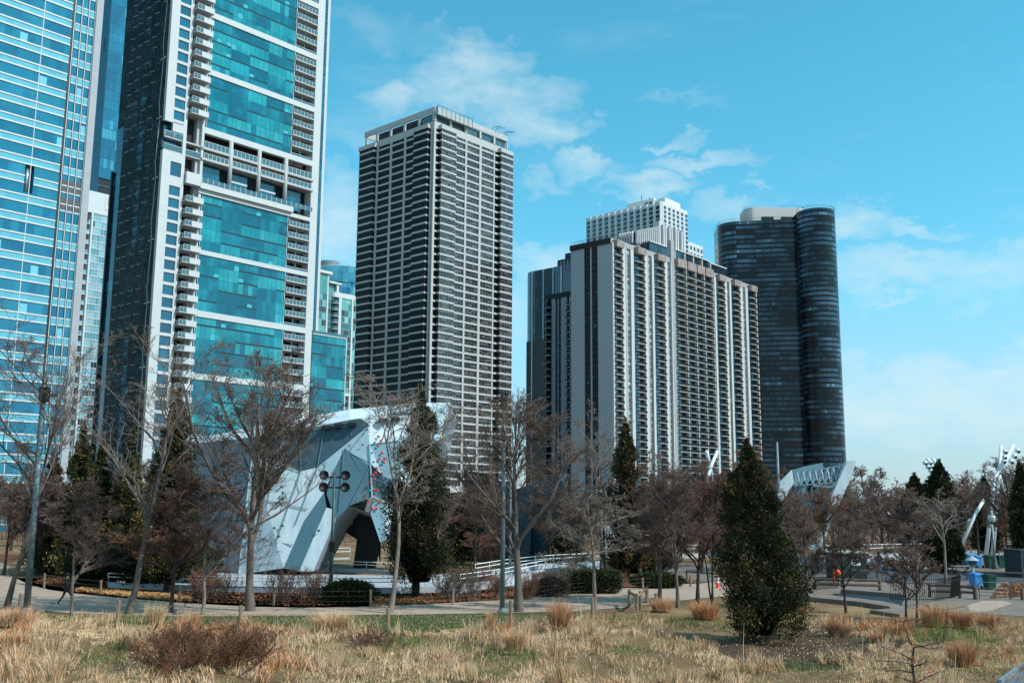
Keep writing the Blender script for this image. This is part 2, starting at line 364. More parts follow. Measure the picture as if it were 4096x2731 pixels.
for k in range(30):
    z=85.8-2.9*k
    if z<2: break
    mb=MB().box(-2.9,1.34,.4,2.18,z-3.1,z-2.9); mb.box(-2.9,1.34,.42,.48,z-2.9,z-1.9,1); o=mb.build('balcony',[whitemetal,wg2],R)
    for j in range(0): pass
for k in range(42):
    z=85.9-2.0*k
    if z<1: break
    MB().box(1.86,6.34,.08,.19,z-.1,z+.1).build('floor_edge',whitemetal,R)

# ================================================================ teal tower
T0=Vector((-81.43,220,0)); R=tower_root('residential_skyscraper',T0,'tall teal glass and white panelled tower with stacked corner balconies and open terrace storeys','skyscraper')
wpan=panelmat('white_panels',(187,193,194),1.42,1.47,(160,170,176),.03,z0=123.1,var=.04)
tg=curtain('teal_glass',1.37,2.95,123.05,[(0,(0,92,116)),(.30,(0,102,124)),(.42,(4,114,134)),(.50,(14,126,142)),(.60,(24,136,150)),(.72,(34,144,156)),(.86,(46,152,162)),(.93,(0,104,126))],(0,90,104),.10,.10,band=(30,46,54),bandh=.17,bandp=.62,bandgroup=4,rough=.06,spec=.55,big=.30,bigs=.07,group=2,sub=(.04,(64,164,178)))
tgd=curtain('teal_glass_plain',1.37,2.95,123.05,[(0,(0,74,104)),(.5,(0,88,118)),(.8,(0,104,130))],(0,66,92),.08,.08,rough=.05,spec=.95,big=.2,group=2)
bal_glass=mat('balcony_glass',(58,96,108),.1,0,.1,2.,.8)
concr=mat('pale_concrete',(166,170,170),.7,0,.08)
soff=mat('shaded_concrete',(150,150,150),.8,0,.08)
dkwall=mat('dark_room_wall',(30,32,36),.7,0,.3)
bluedoor=mat('blue_door_glass',(20,110,150),.08,0,.1,1.,.9)
F=2.95; TOP=168.
glass_blocks=[(137.85+14.75-13.29,137.85+14.75)]
glass_blocks=[(139.4,152.6),(124.6,137.85),(109.8,123.08),(94.85,108.34),(64.6,78.19),(50.0,63.46),(35.15,48.5),(20.97,33.7),(4,20.2)]
MB().box(.4,44.2,3.,23.2,-2,TOP).build('core_wall',dkwall,R)
# west side: dark glass with its reflections painted into the colour
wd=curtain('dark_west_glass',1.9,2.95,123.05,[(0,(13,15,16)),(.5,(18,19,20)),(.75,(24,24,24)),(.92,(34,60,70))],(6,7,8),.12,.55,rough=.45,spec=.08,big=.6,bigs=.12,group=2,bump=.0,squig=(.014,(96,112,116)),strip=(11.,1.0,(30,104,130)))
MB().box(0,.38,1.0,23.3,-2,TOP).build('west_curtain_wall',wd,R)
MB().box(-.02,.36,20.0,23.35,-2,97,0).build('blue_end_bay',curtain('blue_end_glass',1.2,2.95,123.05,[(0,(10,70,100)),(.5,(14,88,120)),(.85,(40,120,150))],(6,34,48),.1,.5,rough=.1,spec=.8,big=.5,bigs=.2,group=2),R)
MB().box(-.6,.4,23.35,24.,-2,86).build('rear_pier',dark,R)
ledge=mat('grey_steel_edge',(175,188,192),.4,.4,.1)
rs=random.Random(3)
mbx=[]
for k in range(54):            # bent bars standing in for balcony reflections on the dark side
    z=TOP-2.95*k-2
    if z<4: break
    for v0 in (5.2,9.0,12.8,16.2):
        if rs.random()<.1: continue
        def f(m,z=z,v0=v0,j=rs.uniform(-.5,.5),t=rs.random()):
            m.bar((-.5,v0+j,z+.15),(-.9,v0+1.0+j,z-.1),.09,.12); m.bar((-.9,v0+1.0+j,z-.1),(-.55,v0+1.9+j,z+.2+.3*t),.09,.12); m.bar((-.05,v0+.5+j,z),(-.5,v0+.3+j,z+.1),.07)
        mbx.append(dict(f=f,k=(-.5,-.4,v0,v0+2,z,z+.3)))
many(R,'reflection_squiggle',mbx,[ledge],100)
MB().bar((-.06,.9,4),(-.06,2.6,12.),.12).build('edge_rail',ledge,R)
for k in range(11):
    z=123.-14.75*k+1
    if z<3: break
    MB().bar((-.35,1.05,z),(-.35,3.4,z-.1),.16).bar((-.35,2.4,z-10.5),(-.35,1.8,z-.2),.1).bar((-.35,1.8,z-14.5),(-.35,2.6,z-10.4),.1).build('glazing_strut',ledge,R)
# south side: white frame
fr=MB()
fr.box(0,.4,0,.99,-2,86.4).box(0,.4,0,.99,93.5,TOP)
fr.box(.402,2.15,0,.8,-2,86.4).box(.402,2.15,0,.8,93.5,TOP)
fr.box(4.9,5.75,0,.8,-2,TOP)
fr.box(9.75,10.4,0,2.,-2,TOP)
fr.box(42.2,44.45,0,2.8,-2,TOP)
fr.build('white_frame',wpan,R)
bands=[(137.87,139.38),(123.1,124.58),(108.36,109.78),(93.36,94.83),(63.48,64.58),(48.52,49.98),(33.72,35.13),(20.22,20.95),(152.62,154.2)]
for a,b in bands: MB().box(10.42,42.18,-.05,1.2,a,b).build('white_band',wpan,R)
MB().box(9.6,42.18,-.25,1.2,78.21,79.2).box(9.6,36.2,-1.0,1.2,79.22,80.6).build('white_band',wpan,R)
for a,b in glass_blocks:
    MB().box(10.85,35.35,.25,2.9,a,b).build('glass_wall',tg,R)
    MB().box(10.42,10.84,.5,2.9,a,b).build('dark_slot',dark,R)
    MB().box(10.78,10.86,.1,.24,a,b).build('white_trim',whitemetal,R)
    MB().box(35.36,35.5,.1,2.9,a,b).build('white_trim',whitemetal,R)
# left window column
wz=120.23
wins=[]; spans=MB()
zz=[wz+F*k for k in range(-9,17)]+[78.26-F*k for k in range(0,26)]
lastb=None
for z in zz:
    if z-2.2<1: continue
    def f(m,z=z): m.box(2.2,4.85,.28,.5,z-2.2,z-.02)
    wins.append(dict(f=f,k=(2.2,4.8,0,0,z-2.2,z)))
many(R,'window',wins,[tgd],100)
def f2(): pass
allz=sorted(zz,reverse=True)
for i,z in enumerate(allz):
    nz=allz[i+1] if i+1<len(allz) else 0
    b=z-2.2
    if b<1: continue
    if z>93 and nz<80: MB().box(2.152,4.898,0,.8,93.5,b-.02).build('window_spandrel',wpan,R); continue
    MB().box(2.152,4.898,0,.8,max(nz,0)+.02,b-.02).build('window_spandrel',wpan,R)
for a,b in ((84.1,86.4),(78.3,80.7)): MB().box(2.152,4.898,0,.8,a,b).build('window_spandrel',wpan,R)
MB().box(2.2,4.85,.28,.5,80.75,84.05).build('window',tgd,R)
# stacked corner balconies
for z in [117.6+F*k for k in range(-7,17)]+[75.4-F*k for k in range(0,25)]:
    if z<2: continue
    b=MB().box(5.76,9.74,-1.5,2.9,z-.28,z).build('balcony',[concr],R)
    MB().box(7.6,10.3,-1.62,-1.5,z-.3,z+1.0,0).box(9.76,10.3,-1.5,-.02,z-.3,z+1.0,0).build('parapet',[wpan],b)
    m=MB().box(5.8,7.58,-1.58,-1.52,z+.05,z+1.0,0).box(5.8,5.86,-1.5,-.02,z+.05,z+1.0,0)
    for u in (5.78,6.7,7.55): m.box(u,u+.06,-1.64,-1.58,z,z+1.08,1)
    m.box(5.78,10.2,-1.64,-1.6,z+1.0,z+1.08,1); m.build('railing',[bal_glass,whitemetal],b)
MB().box(5.76,9.74,2.5,2.98,-2,TOP).build('recess_wall',dkwall,R)
MB().box(8.9,9.74,.9,2.49,-2,TOP).build('recess_pier',concr,R)
# right balconies
rr=random.Random(5)
for a,b in glass_blocks+[ ]:
    kmax=4
    for k in range(kmax+1):
        z=a-.9+F*k+ (0.55 if True else 0)
        if z<2: continue
        if k==0:
            MB().box(35.5,42.1,.15,.2,a,a+.55,0).box(35.5,42.1,.1,.22,a+.55,a+.63,1).build('railing',[bal_glass,whitemetal],R); continue
        o=MB().box(35.52,42.15,-.25,2.9,z-.32,z).build('balcony',[concr],R)
        m=MB().box(35.55,42.1,-.18,-.14,z+.1,z+1.05)
        for j in range(7): u=35.55+j*1.08; m.box(u,u+.1,-.26,-.19,z,z+1.1,1)
        m.box(35.55,42.1,-.26,-.19,z+1.05,z+1.13,1); m.build('railing',[bal_glass,whitemetal],o)
    for k in range(5):
        z=a+F*k
        for u in (36.2,39.5):
            if rr.random()<.75 and z>8: MB().box(u+rr.uniform(0,.8),u+rr.uniform(1.2,2.2),2.85,2.95,z+.3,z+2.3).build('balcony_door',bluedoor,R)
    MB().box(38.9,39.1,1.2,1.4,a,b).build('thin_post',whitemetal,R)
# outer strip on the east edge
MB().box(44.46,46.3,1.2,2.9,49.8,TOP).build('edge_glass',tgd,R)
MB().box(46.32,47.25,1.4,23,49.8,TOP).build('edge_pier',wpan,R)
for k in range(60):
    z=TOP-F*k
    if z<52: break
    MB().box(44.48,46.3,1.08,1.19,z,z+.25).build('edge_floor_line',bluedoor,R)
# terrace storeys
tz=[(89.5,91.36),(86.7,88.34)]
for zs,zr in ((89.45,91.3),(86.75,88.35)):
    for a,b in ((10.42,17.2),(18.3,25.2),(26.6,33.3),(34.6,42.1)):
        o=MB().box(a-.55,b+.55,-.35,2.9,zs-.25,zs+.35).build('balcony',[concr],R)
        m=MB().box(a,b,-.2,-.15,zs+.45,zr-.1)
        for j in range(7): u=a+j*(b-a-.1)/6; m.box(u,u+.1,-.28,-.21,zs+.35,zr,1)
        m.box(a,b,-.28,-.21,zr-.08,zr+.02,1); m.build('railing',[bal_glass,whitemetal],o)
for u in (17.75,25.9,33.95): MB().tube([(u,-.1,80.6),(u,-.1,93.4)],.52,14).build('round_column',concr,R,True)
m=MB().box(9.9,42.1,-.95,-.9,80.7,81.85)
for j in range(22): m.box(9.9+j*1.5,10.0+j*1.5,-1.0,-.96,80.6,81.95,1)
m.build('terrace_railing',[bal_glass,whitemetal],R)
for a,b in ((10.6,16.2),(19,24),(27.3,32.4),(35.2,40.2)): MB().box(a,b,1.9,2.99,80.7,86.0).build('lounge_glass',tgd,R); MB().box(a,b,1.8,1.89,83.6,84.0).build('lounge_transom',whitemetal,R) if a>12 and a<30 else None
MB().box(0.3,5.2,.2,2.9,89.6,90.0).box(5.2,9.7,.2,2.9,89.6,90.).build('balcony',concr,R); MB().box(.2,5.2,.1,.15,90,91.2).box(.2,5.2,.05,.09,91.15,91.25,1).box(.2,.3,.05,.09,90,91.2,1).box(2.7,2.8,.05,.09,90,91.2,1).build('railing',[bal_glass,whitemetal],R)
MB().box(0.3,9.7,.2,2.9,86.45,86.8).build('balcony',concr,R); MB().box(.2,9.6,.1,.15,86.8,88).box(.2,9.6,.05,.09,87.95,88.05,1).build('railing',[bal_glass,whitemetal],R)
MB().box(.1,4.8,1.6,2.98,86.9,93.4).build('lounge_glass',tgd,R)
MB().box(5.9,9.7,-.9,.8,79.6,82.4).build('parapet',wpan,R)
# lower wing
MB().box(44.48,55.5,0.1,14,-2,48.7).build('wing_glass',tg,R)
MB().box(44.3,44.47,-.1,1,-2,49.6).build('white_trim',dark,R)
MB().box(44.5,55.4,-.02,-.06,48.75,49.7).box(44.5,55.5,-.1,14,48.72,48.95,1).build('roof_railing',[bal_glass,whitemetal],R)
MB().box(55.5,55.75,-.05,14,-2,48.9).build('white_trim',whitemetal,R)

# ================================================================ stepped apartment tower and curved blue tower between
E0=Vector((-64.58,330,0)); R=tower_root('stepped_apartment_tower',E0,'white and green glass apartment tower with stepped cornices and a rounded white corner')
eg=curtain('green_window_glass',.8,2.25,73.3,[(0,(14,26,32)),(.35,(44,96,104)),(.6,(96,166,168)),(.85,(130,190,188))],(110,140,146),.1,.3,rough=.12,big=.15,group=2,bandgroup=2)
eg2=curtain('green_curtain_glass',1.1,2.4,75.5,[(0,(70,140,142)),(.5,(84,152,152))],(52,110,114),.08,.1,rough=.1,big=.15)
MB().box(-6,1.8,0,16,75.5,82.3).build('upper_glass',eg2,R); MB().box(1.8,5.9,.8,16,74,79.4).build('upper_glass',eg2,R)
MB().box(-6,1.8,0,16,-2,75.48).build('window_wall',eg,R); MB().box(2.46,4.4,.8,16,-2,74).build('window_wall',eg,R)
MB().box(-6,3.4,-.8,16,82.6,83.5).box(-6,2.6,-.3,16,82.32,82.58).build('cornice',whitemetal,R)
MB().box(2.46,7.8,-.5,16,79.7,80.35).box(5.9,6.8,-.1,16,76.6,79.68).build('cornice',whitemetal,R)
MB().box(1.82,2.44,-.1,16,-2,82.3).build('pier',wpan,R)
pts=[(4.2,1.6),(4.3,.6),(4.9,-.2),(5.8,-.5),(13.2,-.5),(14.2,-.2),(14.7,.6),(14.8,1.6),(14.8,16),(4.2,16)]
MB().prism(pts,75.2,76.9).build('rounded_top',whitemetal,R)
MB().box(6.8,7.9,-.5,16,-2,75.18).box(12.4,13.1,-.5,16,-2,75.18).build('pier',whitemetal,R)
MB().box(7.9,12.4,-.2,16,-2,75.18).box(13.1,14.7,-.1,16,-2,75.18).build('window_wall',eg,R)
MB().box(4.4,6.8,1.5,16,-2,75.18).build('window_wall',eg,R)
for k in range(30):
    z=73.2-2.25*k
    if z<2: break
    o=MB().prism([(4.4,1.5),(4.5,.4),(5.0,-.3),(5.8,-.6),(6.8,-.6),(6.8,1.5)],z-.25,z).build('balcony',concr,R)
    MB().prism([(4.5,.4),(5.0,-.3),(5.8,-.6),(6.78,-.6),(6.78,-.55),(5.85,-.55),(5.05,-.25),(4.55,.4)],z,z+.95).build('railing',bal_glass,o)
MB().box(7.6,13.1,-.55,-.2,41.5,42.4).build('belt_course',whitemetal,R)
B0=AY(1230+195/2.986,1000+215/2.986,450); R=empty('curved_glass_tower',(B0.x,B0.y,0),0,'pale blue curved glass tower with a grey roof drum rising behind the stepped apartment tower','building')
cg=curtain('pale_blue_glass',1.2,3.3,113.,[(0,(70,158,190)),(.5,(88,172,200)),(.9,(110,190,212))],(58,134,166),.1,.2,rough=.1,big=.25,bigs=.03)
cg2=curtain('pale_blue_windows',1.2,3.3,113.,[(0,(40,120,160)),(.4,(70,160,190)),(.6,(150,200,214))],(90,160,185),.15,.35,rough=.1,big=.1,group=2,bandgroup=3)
def arc(n=18,x0=-8,x1=21,sag=4.5): return [(x0+(x1-x0)*i/n, sag*((2*i/n-1)**2)-sag) for i in range(n+1)]
a=arc(); 
MB().prism(a+[(21,14),(-8,14)],105.5,113.0).build('upper_curtain_wall',cg,R); MB().prism([(x,y+.3) for x,y in a]+[(20.9,13.9),(-7.9,13.9)],-2,105.48).build('window_wall',cg2,R)
MB().prism([(x,y+.1) for x,y in a]+[(21,14),(-8,14)],113.02,113.3).build('roof_rim',whitemetal,R)
MB().prism([(2+4.6*math.cos(t*math.pi/10),4+4.6*math.sin(t*math.pi/10)) for t in range(20)],113.3,116.6).build('roof_drum',mat('grey_drum',(120,136,146),.7,0,.2,.8),R)
# ================================================================ corner tower with white floor bands (centre)
M0=Vector((-29.38,350,0)); R=empty('high_rise',(M0.x,M0.y,0),YAW,'banded grey and white high-rise with projecting corner bays and a window-washing platform on top','high-rise')
wband=panelmat('white_concrete',(174,176,175),6.9,2.9,(176,184,188),.06,z0=141.75,var=.03)
wm=curtain('bay_window_glass',1.52,1.0,141.75,[(0,(30,38,44)),(.35,(42,44,46)),(.6,(56,56,56)),(.78,(84,82,80)),(.92,(70,58,54))],(112,122,130),.09,.07,rough=.12,spec=.5,big=.3,bigs=.06,group=2,bandgroup=2,sub=(.22,(104,104,100)))
wmw=curtain('bay_window_glass_west',1.52,1.0,141.75,[(0,(9,11,12)),(.5,(13,15,17)),(.8,(20,23,25)),(.96,(44,48,50))],(24,28,32),.07,.05,rough=.3,spec=.12,big=.3,bigs=.1,group=2,bandgroup=2)  # darker copy of the bay glass with the west shade in its colour
core=mat('dark_core',(24,28,32),.3,0,.2,1.,.5)
FM=2.893; ZT=141.75
MB().box(.6,40.2,.6,39.5,-2,144.4).build('core_wall',core,R)
# roof storey with big openings
MB().box(.0,40.7,.0,.5,148.9,151.1).box(.0,.5,.502,39.9,148.9,151.1).box(.0,40.7,39.9,40.4,148.9,151.1).box(40.2,40.7,.502,39.9,148.9,151.1).build('parapet',wband,R)
MB().box(.3,40.4,.3,.8,143.0,145.7).box(.3,.8,.802,39.9,143.,145.7).build('blank_storey',wband,R)
MB().box(3,38,3,37,144.4,150).build('plant_room',core,R)
tilt=mat('roof_window_glass',(60,84,92),.1,0,.2,.3,.8)
for a,b in ((1.2,8.2),(9.2,16.4),(17.4,24.2),(25.4,32.3),(33.4,40.0)):
    MB().box(a-.98,a-.02,.1,.7,145.72,148.88).build('roof_pier',wband,R)
    MB().box(a,b-.2,.9,1.0,145.7,148.9).build('roof_window',tilt,R)
    MB().box(.1,.7,a-.98,a-.02,145.72,148.88).build('roof_pier',wband,R)
MB().box(40.05,40.65,.1,.7,145.72,148.88).build('roof_pier',wband,R); MB().box(.1,.7,38.9,39.9,145.72,148.88).build('roof_pier',wband,R)
MB().box(.9,1.0,1.2,8,145.7,148.9).build('roof_window',tilt,R)
# pilasters
for a,b in ((0,.95),(16.45,17.35),(24.25,25.4),(32.35,33.0)): MB().box(a,b,-.12 if a else 0,.6,-2,143.0).build('pilaster',wband,R)
for a,b in ((.96,1.9),(15.45,16.45),(23.5,24.5),(31.5,32.45)): MB().box(-.12 if a>1 else 0,.6,a,b,-2,143.0).build('pilaster',wband,R)
# spandrel bands, one per floor, and bay windows
bayS=[(2.6,10.3,-1.4),(35.3,42.4,-1.4)]; recS=[(10.32,16.43),(17.37,24.23),(25.42,32.33)]
bayW=[(2.4,9.8,-1.3),(32.8,41.6,-1.3)]; recW=[(9.82,15.43),(16.47,23.48),(24.52,31.48)]
MB().box(2.5,10.4,-1.5,.3,143.0,144.6).build('bay_cap',wband,R); MB().box(35.2,42.5,-1.5,.3,143.,144.6).build('bay_cap',wband,R)
MB().box(-1.5,.3,1.95,9.9,143.,144.6).build('bay_cap',wband,R); MB().box(-1.5,.3,32.5,42.1,143.,144.6).build('bay_cap',wband,R)
for a,b in ((2.6,10.3),(35.3,42.4)): MB().box(a,b,-1.1,.6,-2,143).build('bay_core',core,R)
for a,b in ((2.4,9.8),(32.8,41.6)): MB().box(-1.1,.6,a,b,-2,143).build('bay_core',core,R)
for k in range(48):
    z=ZT-FM*k; m=MB()
    if z<10: break
    for a,b,o in bayS: m.box(a-.05,b+.05,o-.05,.55,z-.7,z)
    m.box(10.36,35.24,.0,.58,z-.74,z-.04); m.box(.96,2.5,.15,.58,z-.74,z-.04)
    m.build('floor_band',wband,R)
    m=MB()
    for a,b,o in bayW: m.box(o-.05,.55,a-.05,b+.05,z-.7,z)
    m.box(.0,.58,9.87,32.73,z-.74,z-.04); m.box(.15,.58,1.92,2.33,z-.74,z-.04)
    m.build('floor_band',wband,R)
its=[]
for k in range(49):
    z1=ZT-FM*k+FM-.76; z0=ZT-FM*k+.01
    if k==0: z1=142.98
    if z0<10: break
    for a,b,o in bayS: its.append(dict(f=lambda m,a=a,b=b,o=o,z0=z0,z1=z1: m.box(a+.02,b-.02,o+.06,-1.08,z0,z1,0),k=(a,b,o,o,z0,z1)))
    for a,b in recS: its.append(dict(f=lambda m,a=a,b=b,z0=z0,z1=z1: m.box(a+.02,b-.02,.3,.62,z0,z1,0),k=(a,b,0,0,z0,z1)))
    for a,b,o in bayW: its.append(dict(f=lambda m,a=a,b=b,o=o,z0=z0,z1=z1: m.box(o+.06,-1.08,a+.02,b-.02,z0,z1,1),k=(o,o,a,b,z0,z1)))
    for a,b in recW: its.append(dict(f=lambda m,a=a,b=b,z0=z0,z1=z1: m.box(.3,.62,a+.02,b-.02,z0,z1,1),k=(0,0,a,b,z0,z1)))
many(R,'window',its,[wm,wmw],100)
MB().box(-.4,9,-.4,9,9.2,12).box(9,20,-.4,5,9.2,11.5).build('podium_canopy',wband,R)
for u in (7.8,19): MB().box(u,u+.9,-.2,.6,-2,9.2).build('podium_pier',wband,R)
MB().box(1,30,2,20,-2,9.1).build('lobby_wall',mat('green_lobby_glass',(24,62,62),.2,0,.4,.2,.6),R)
# window washing platform and davits
plat=mat('grey_platform',(160,166,168),.5,.3,.2,8.)
P=MB().box(.1,18.5,-1.5,-.3,147.9,148.1).box(.1,18.5,-1.5,-1.4,148.1,150.6).box(.1,.2,-1.5,-.3,148.,150.9).box(18.4,18.5,-1.5,-.3,148.,150.9).build('washing_platform',plat,R)
for j in range(9): MB().box(.1+j*2.3,.2+j*2.3,-1.6,-1.51,147.8,151.3).build('stanchion',mat('dark_steel',(40,46,50),.5,.5),P)
MB().box(.1,18.6,-1.6,-1.52,151.3,151.4).build('guard_rail',mat('dark_steel',(40,46,50),.5,.5),P)
for u in (31.5,33.5,38.5,39.7): MB().bar((u,.4,151.1),(u+.3,-.3,152.6),.12).bar((u+.3,-.3,152.5),(u+2.6,-2.4,152.7),.14).build('roof_davit',mat('dark_steel',(40,46,50),.5,.5),R)
for u in (35.2,38.6): MB().tube([(u,-.1,147),(u+.4,-.6,144.5)],.06,5).build('cable',whitemetal,R)

# ================================================================ long balcony slab block
O0=Vector((37.42,365,0)); R=empty('apartment_block',(O0.x,O0.y,0),YAW,'long apartment block with stacked balconies, white piers and rough concrete boxes along its roof','apartment block')
wst=mat('white_render',(180,184,184),.7,0,.05,.3); wstw=panelmat('white_wall_shade_tint',(152,164,176),60,2.69,(170,180,192),.02,z0=103.3,var=.02)  # west end wall: blue-grey shade put into the white
gbr=mat('grey_brick',(92,94,98),.9,0,.12,1.); gconc=mat('grey_concrete',(150,150,154),.85,0,.12,.6)
rough_c=mat('rough_concrete',(138,129,125),.95,0,.35,1.2,bump=.6,bs=4.)
dkb=mat('dark_roof_band',(28,30,36),.6,0,.1)
ow=curtain('block_window_glass',1.0,1.2,103.,[(0,(40,56,68)),(.4,(70,96,110)),(.7,(120,150,162)),(.92,(170,190,196))],(190,196,200),.12,.14,rough=.12,big=.1)
oww=curtain('block_window_glass_west',.85,1.25,103.,[(0,(14,18,22)),(.5,(22,28,32)),(.85,(44,56,60)),(.97,(30,110,120))],(86,92,96),.09,.10,rough=.2,spec=.2,big=.1)  # block glass again, darkened in colour for the shaded west end
og=curtain('balcony_door_glass',1.15,2.69,98.9,[(0,(20,70,96)),(.4,(30,104,140)),(.7,(48,128,160)),(.9,(120,180,200))],(10,20,26),.12,.1,rough=.08,spec=.9,big=.2,bigs=.2)
FO=2.69; H=105.5
MB().box(.9,111.6,1.6,18.8,-2,103.3).box(-.02+.9,19,1.6,1.7,0,1).build('core_wall',mat('dark_recess_wall',(30,32,38),.7,0,.2),R)
MB().box(-.3,111.7,.2,19.8,103.32,105.4).build('roof_band',gconc,R)
MB().box(-.42,-.31,.0,19.85,103.25,105.42).build('dark_fascia',dkb,R)
MB().box(0,.8,0,6.6,-2,103.24).build('end_wall',wstw,R); MB().box(0,.8,13.1,19.6,-2,103.24).build('end_wall',wstw,R)
MB().box(.3,.85,6.62,13.08,-2,103.24).build('recessed_end_wall',mat('dark_brick',(40,36,40),.8,0,.1,2.),R)
MB().box(-.05,.3,9.5,10.1,-2,103.2).build('end_mullion',wstw,R)
its=[]
for k in range(38):
    z=102.6-FO*k
    if z<2: break
    for a,b in ((6.9,9.3),(10.3,12.8)): its.append(dict(f=lambda m,a=a,b=b,z=z: m.box(.2,.29,a,b,z-1.5,z),k=(0,0,a,b,z-1.5,z)))
many(R,'end_window',its,[oww],100)
MB().box(0,.95,-.02,-.6,-2,103.6).build('corner_pier',wst,R)
# bays: (balcony u0,u1, fin, window columns, pier)
bays=[(1.0,5.75,(5.8,7.6),(8.0,12.2),(12.3,14.2)),(15.2,20.6,(20.7,22.4),(22.7,26.8),(26.9,28.3)),(29.2,34.8,(34.9,36.6),(36.9,40.6),(40.9,43.4)),
 (77.0,82.6,(82.7,84.6),(84.9,87.9),(88.0,89.6)),(90.3,96.0,(96.1,98.2),(98.6,102.4),(102.5,104.5)),(105.2,111.0,(111.1,111.8),None,None)]
centre=[(43.6,50.9),(51.4,58.3),(58.8,65.2),(65.7,72.3)]
rail=mat('dark_railing',(26,32,36),.5,.4,.1)
balc=[]; wn_=[]
def bal(u0,u1,z,wall):
    def f(m):
        m.box(u0,u1,-1.5,.28,z-.2,z,0)
        m.box(u0+.02,u1-.02,-1.48,-1.44,z+.15,z+1.0,1).box(u0+.02,u0+.06,-1.44,0,z+.15,z+1.0,1).box(u1-.06,u1-.02,-1.44,0,z+.15,z+1.,1)
    return dict(f=f,k=(u0,u1,-1.5,-1.5,z-.3,z+1.))
railm=bpy.data.materials.new('balcony_railing_bars'); railm.use_nodes=True; n=N(railm.node_tree); b=railm.node_tree.nodes['Principled BSDF']
uv=n.new('ShaderNodeTexCoord').outputs['UV']; sp=n.new('ShaderNodeSeparateXYZ'); n.l(uv,sp.inputs[0]); b.inputs['Base Color'].default_value=lin((22,28,32))
fr_=n.m('LESS_THAN',n.m('FRACT',n.m('MULTIPLY',n.m('ADD',sp.outputs[0],500.),5.)),.42); n.l(n.m('MAXIMUM',fr_,.15),b.inputs['Alpha'])
slabm=mat('balcony_slab',(176,176,174),.8,0,.06)
for bi,(u0,u1,fin,wc,pier) in enumerate(bays):
    MB().box(u0,u1,.3,1.59,-2,102.6).build('balcony_glass_wall',og,R)
    MB().box(fin[0],fin[1],-1.0,1.59,-2,103.3).build('white_fin',wst,R)
    MB().box(u0+(u1-u0)*.62,u1,.1,.29,-2,102.6).build('dark_side_wall',dkwall,R)
    if wc:
        MB().box(wc[0]-.3,wc[1]+.1,.6,1.59,-2,103.3).build('brick_wall',gbr,R); c_=(wc[0]+wc[1])/2
        MB().box(c_-.55,c_-.2,.2,.59,-2,103.2).build('slim_mullion',wst,R); MB().box(c_+.0,c_+.3,.2,.59,-2,103.2).build('slim_mullion',wst,R)
        MB().box(pier[0],pier[1],-.3,1.59,-2,103.3 if pier[1]-pier[0]<2.3 else 112.8).build('pier',wst if pier[1]-pier[0]<2.3 else gconc,R)
        if pier[1]-pier[0]>2.3: MB().box(pier[0]-.5,pier[0]-.01,-.5,1.,-2,103.3).box(pier[1]+.01,pier[1]+.35,-.5,1.,-2,103.3).build('pier_edge',wst,R)
        for k in range(38):
            z=102.4-FO*k
            if z<3: break
            for a,b in ((wc[0],c_-.65),(c_+.4,wc[1]-.1)): wn_.append(dict(f=lambda m,a=a,b=b,z=z: m.box(a,b,.5,.59,z-1.55,z,0),k=(a,b,.5,.5,z-1.5,z)))
    MB().box(u0+.1,u1+.1,-1.9,1.0,102.0,104.7).build('roof_box',rough_c,R)
    for k in range(38):
        z=99.0-FO*k
        if z<2: break
        balc.append(bal(u0-.3,u1,z,1))
for i,(u0,u1) in enumerate(centre):
    MB().box(u0,u1,.4,1.59,-2,102.4).build('balcony_glass_wall',og,R)
    MB().box(u0+(u1-u0)*.6,u1,.2,.39,-2,102.6).build('dark_side_wall',dkwall,R)
    MB().box(u1+.02,u1+.4,-1.2,1.59,-2,102.6).build('slim_mullion',wst,R)
    MB().box(u0+.1,u1-.2,-1.9,1.0,102.0,105.5).build('roof_box',rough_c,R)
    for k in range(38):
        z=99.0-FO*k
        if z<2: break
        balc.append(bal(u0,u1-.05,z,1))
MB().box(72.9,74.8,.6,1.59,-2,103.3).build('brick_wall',gbr,R); MB().box(75.0,76.6,-.3,1.59,-2,103.3).build('pier',wst,R)
many(R,'balcony',balc,[slabm,railm],100); many(R,'window',wn_,[ow],100)
# rooftop penthouse
pg=curtain('penthouse_glass',1.3,8,100,[(0,(18,34,44)),(.5,(24,44,56)),(.85,(34,62,74))],(90,100,106),.12,.1,rough=.1,big=.1)
def pent(a,b,y,z0,z1):
    MB().box(a,b,y,16,z0,z1-.5).build('penthouse_wall',pg,R); MB().box(a-.3,b+.4,y-.6,16.2,z1-.48,z1).build('penthouse_roof',wst,R)
pent(37.6,53.6,8,105.4,113.3)
for a in (56.6,64.0,71.,78.): pent(a,a+6.2,8,105.4,113.6)
pent(85.2,99.4,8,105.4,112.9)
for a in (55.2,63.,70.,77.2,84.3): MB().box(a,a+.9,7.,8.4,105.4,112.5).build('penthouse_pier',gconc,R)
cr=mat('pale_grey_fins',(190,192,194),.7,0,.08)
MB().box(34.5,48.5,12.6,20,111,117.2).build('crown_core',dkb,R); MB().box(50,70.5,13,20,111,121.).build('crown_core',mat('brown_core',(60,50,52),.8),R)
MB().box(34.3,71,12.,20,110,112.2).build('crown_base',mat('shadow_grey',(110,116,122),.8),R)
for j in range(11):
    u=34.2+j*1.5; MB().box(u,u+.5,11.4,12.5,112.2+.1*j,117.8+.48*j).build('crown_fin',cr,R)
for j in range(13):
    u=50.2+j*1.6; MB().box(u,u+.85,11.2+(1.6 if j%3==1 else 0),12.9,(113.2 if j<4 else 112.3),(124.2 if j%4 else 125.2)-.0*j).build('crown_fin',cr,R)
for j in range(6): 
    v=13.4+j*1.3; MB().box(33.2,34.2,v,v+.5,112.5,117.6).build('crown_fin',cr,R)
m=MB()
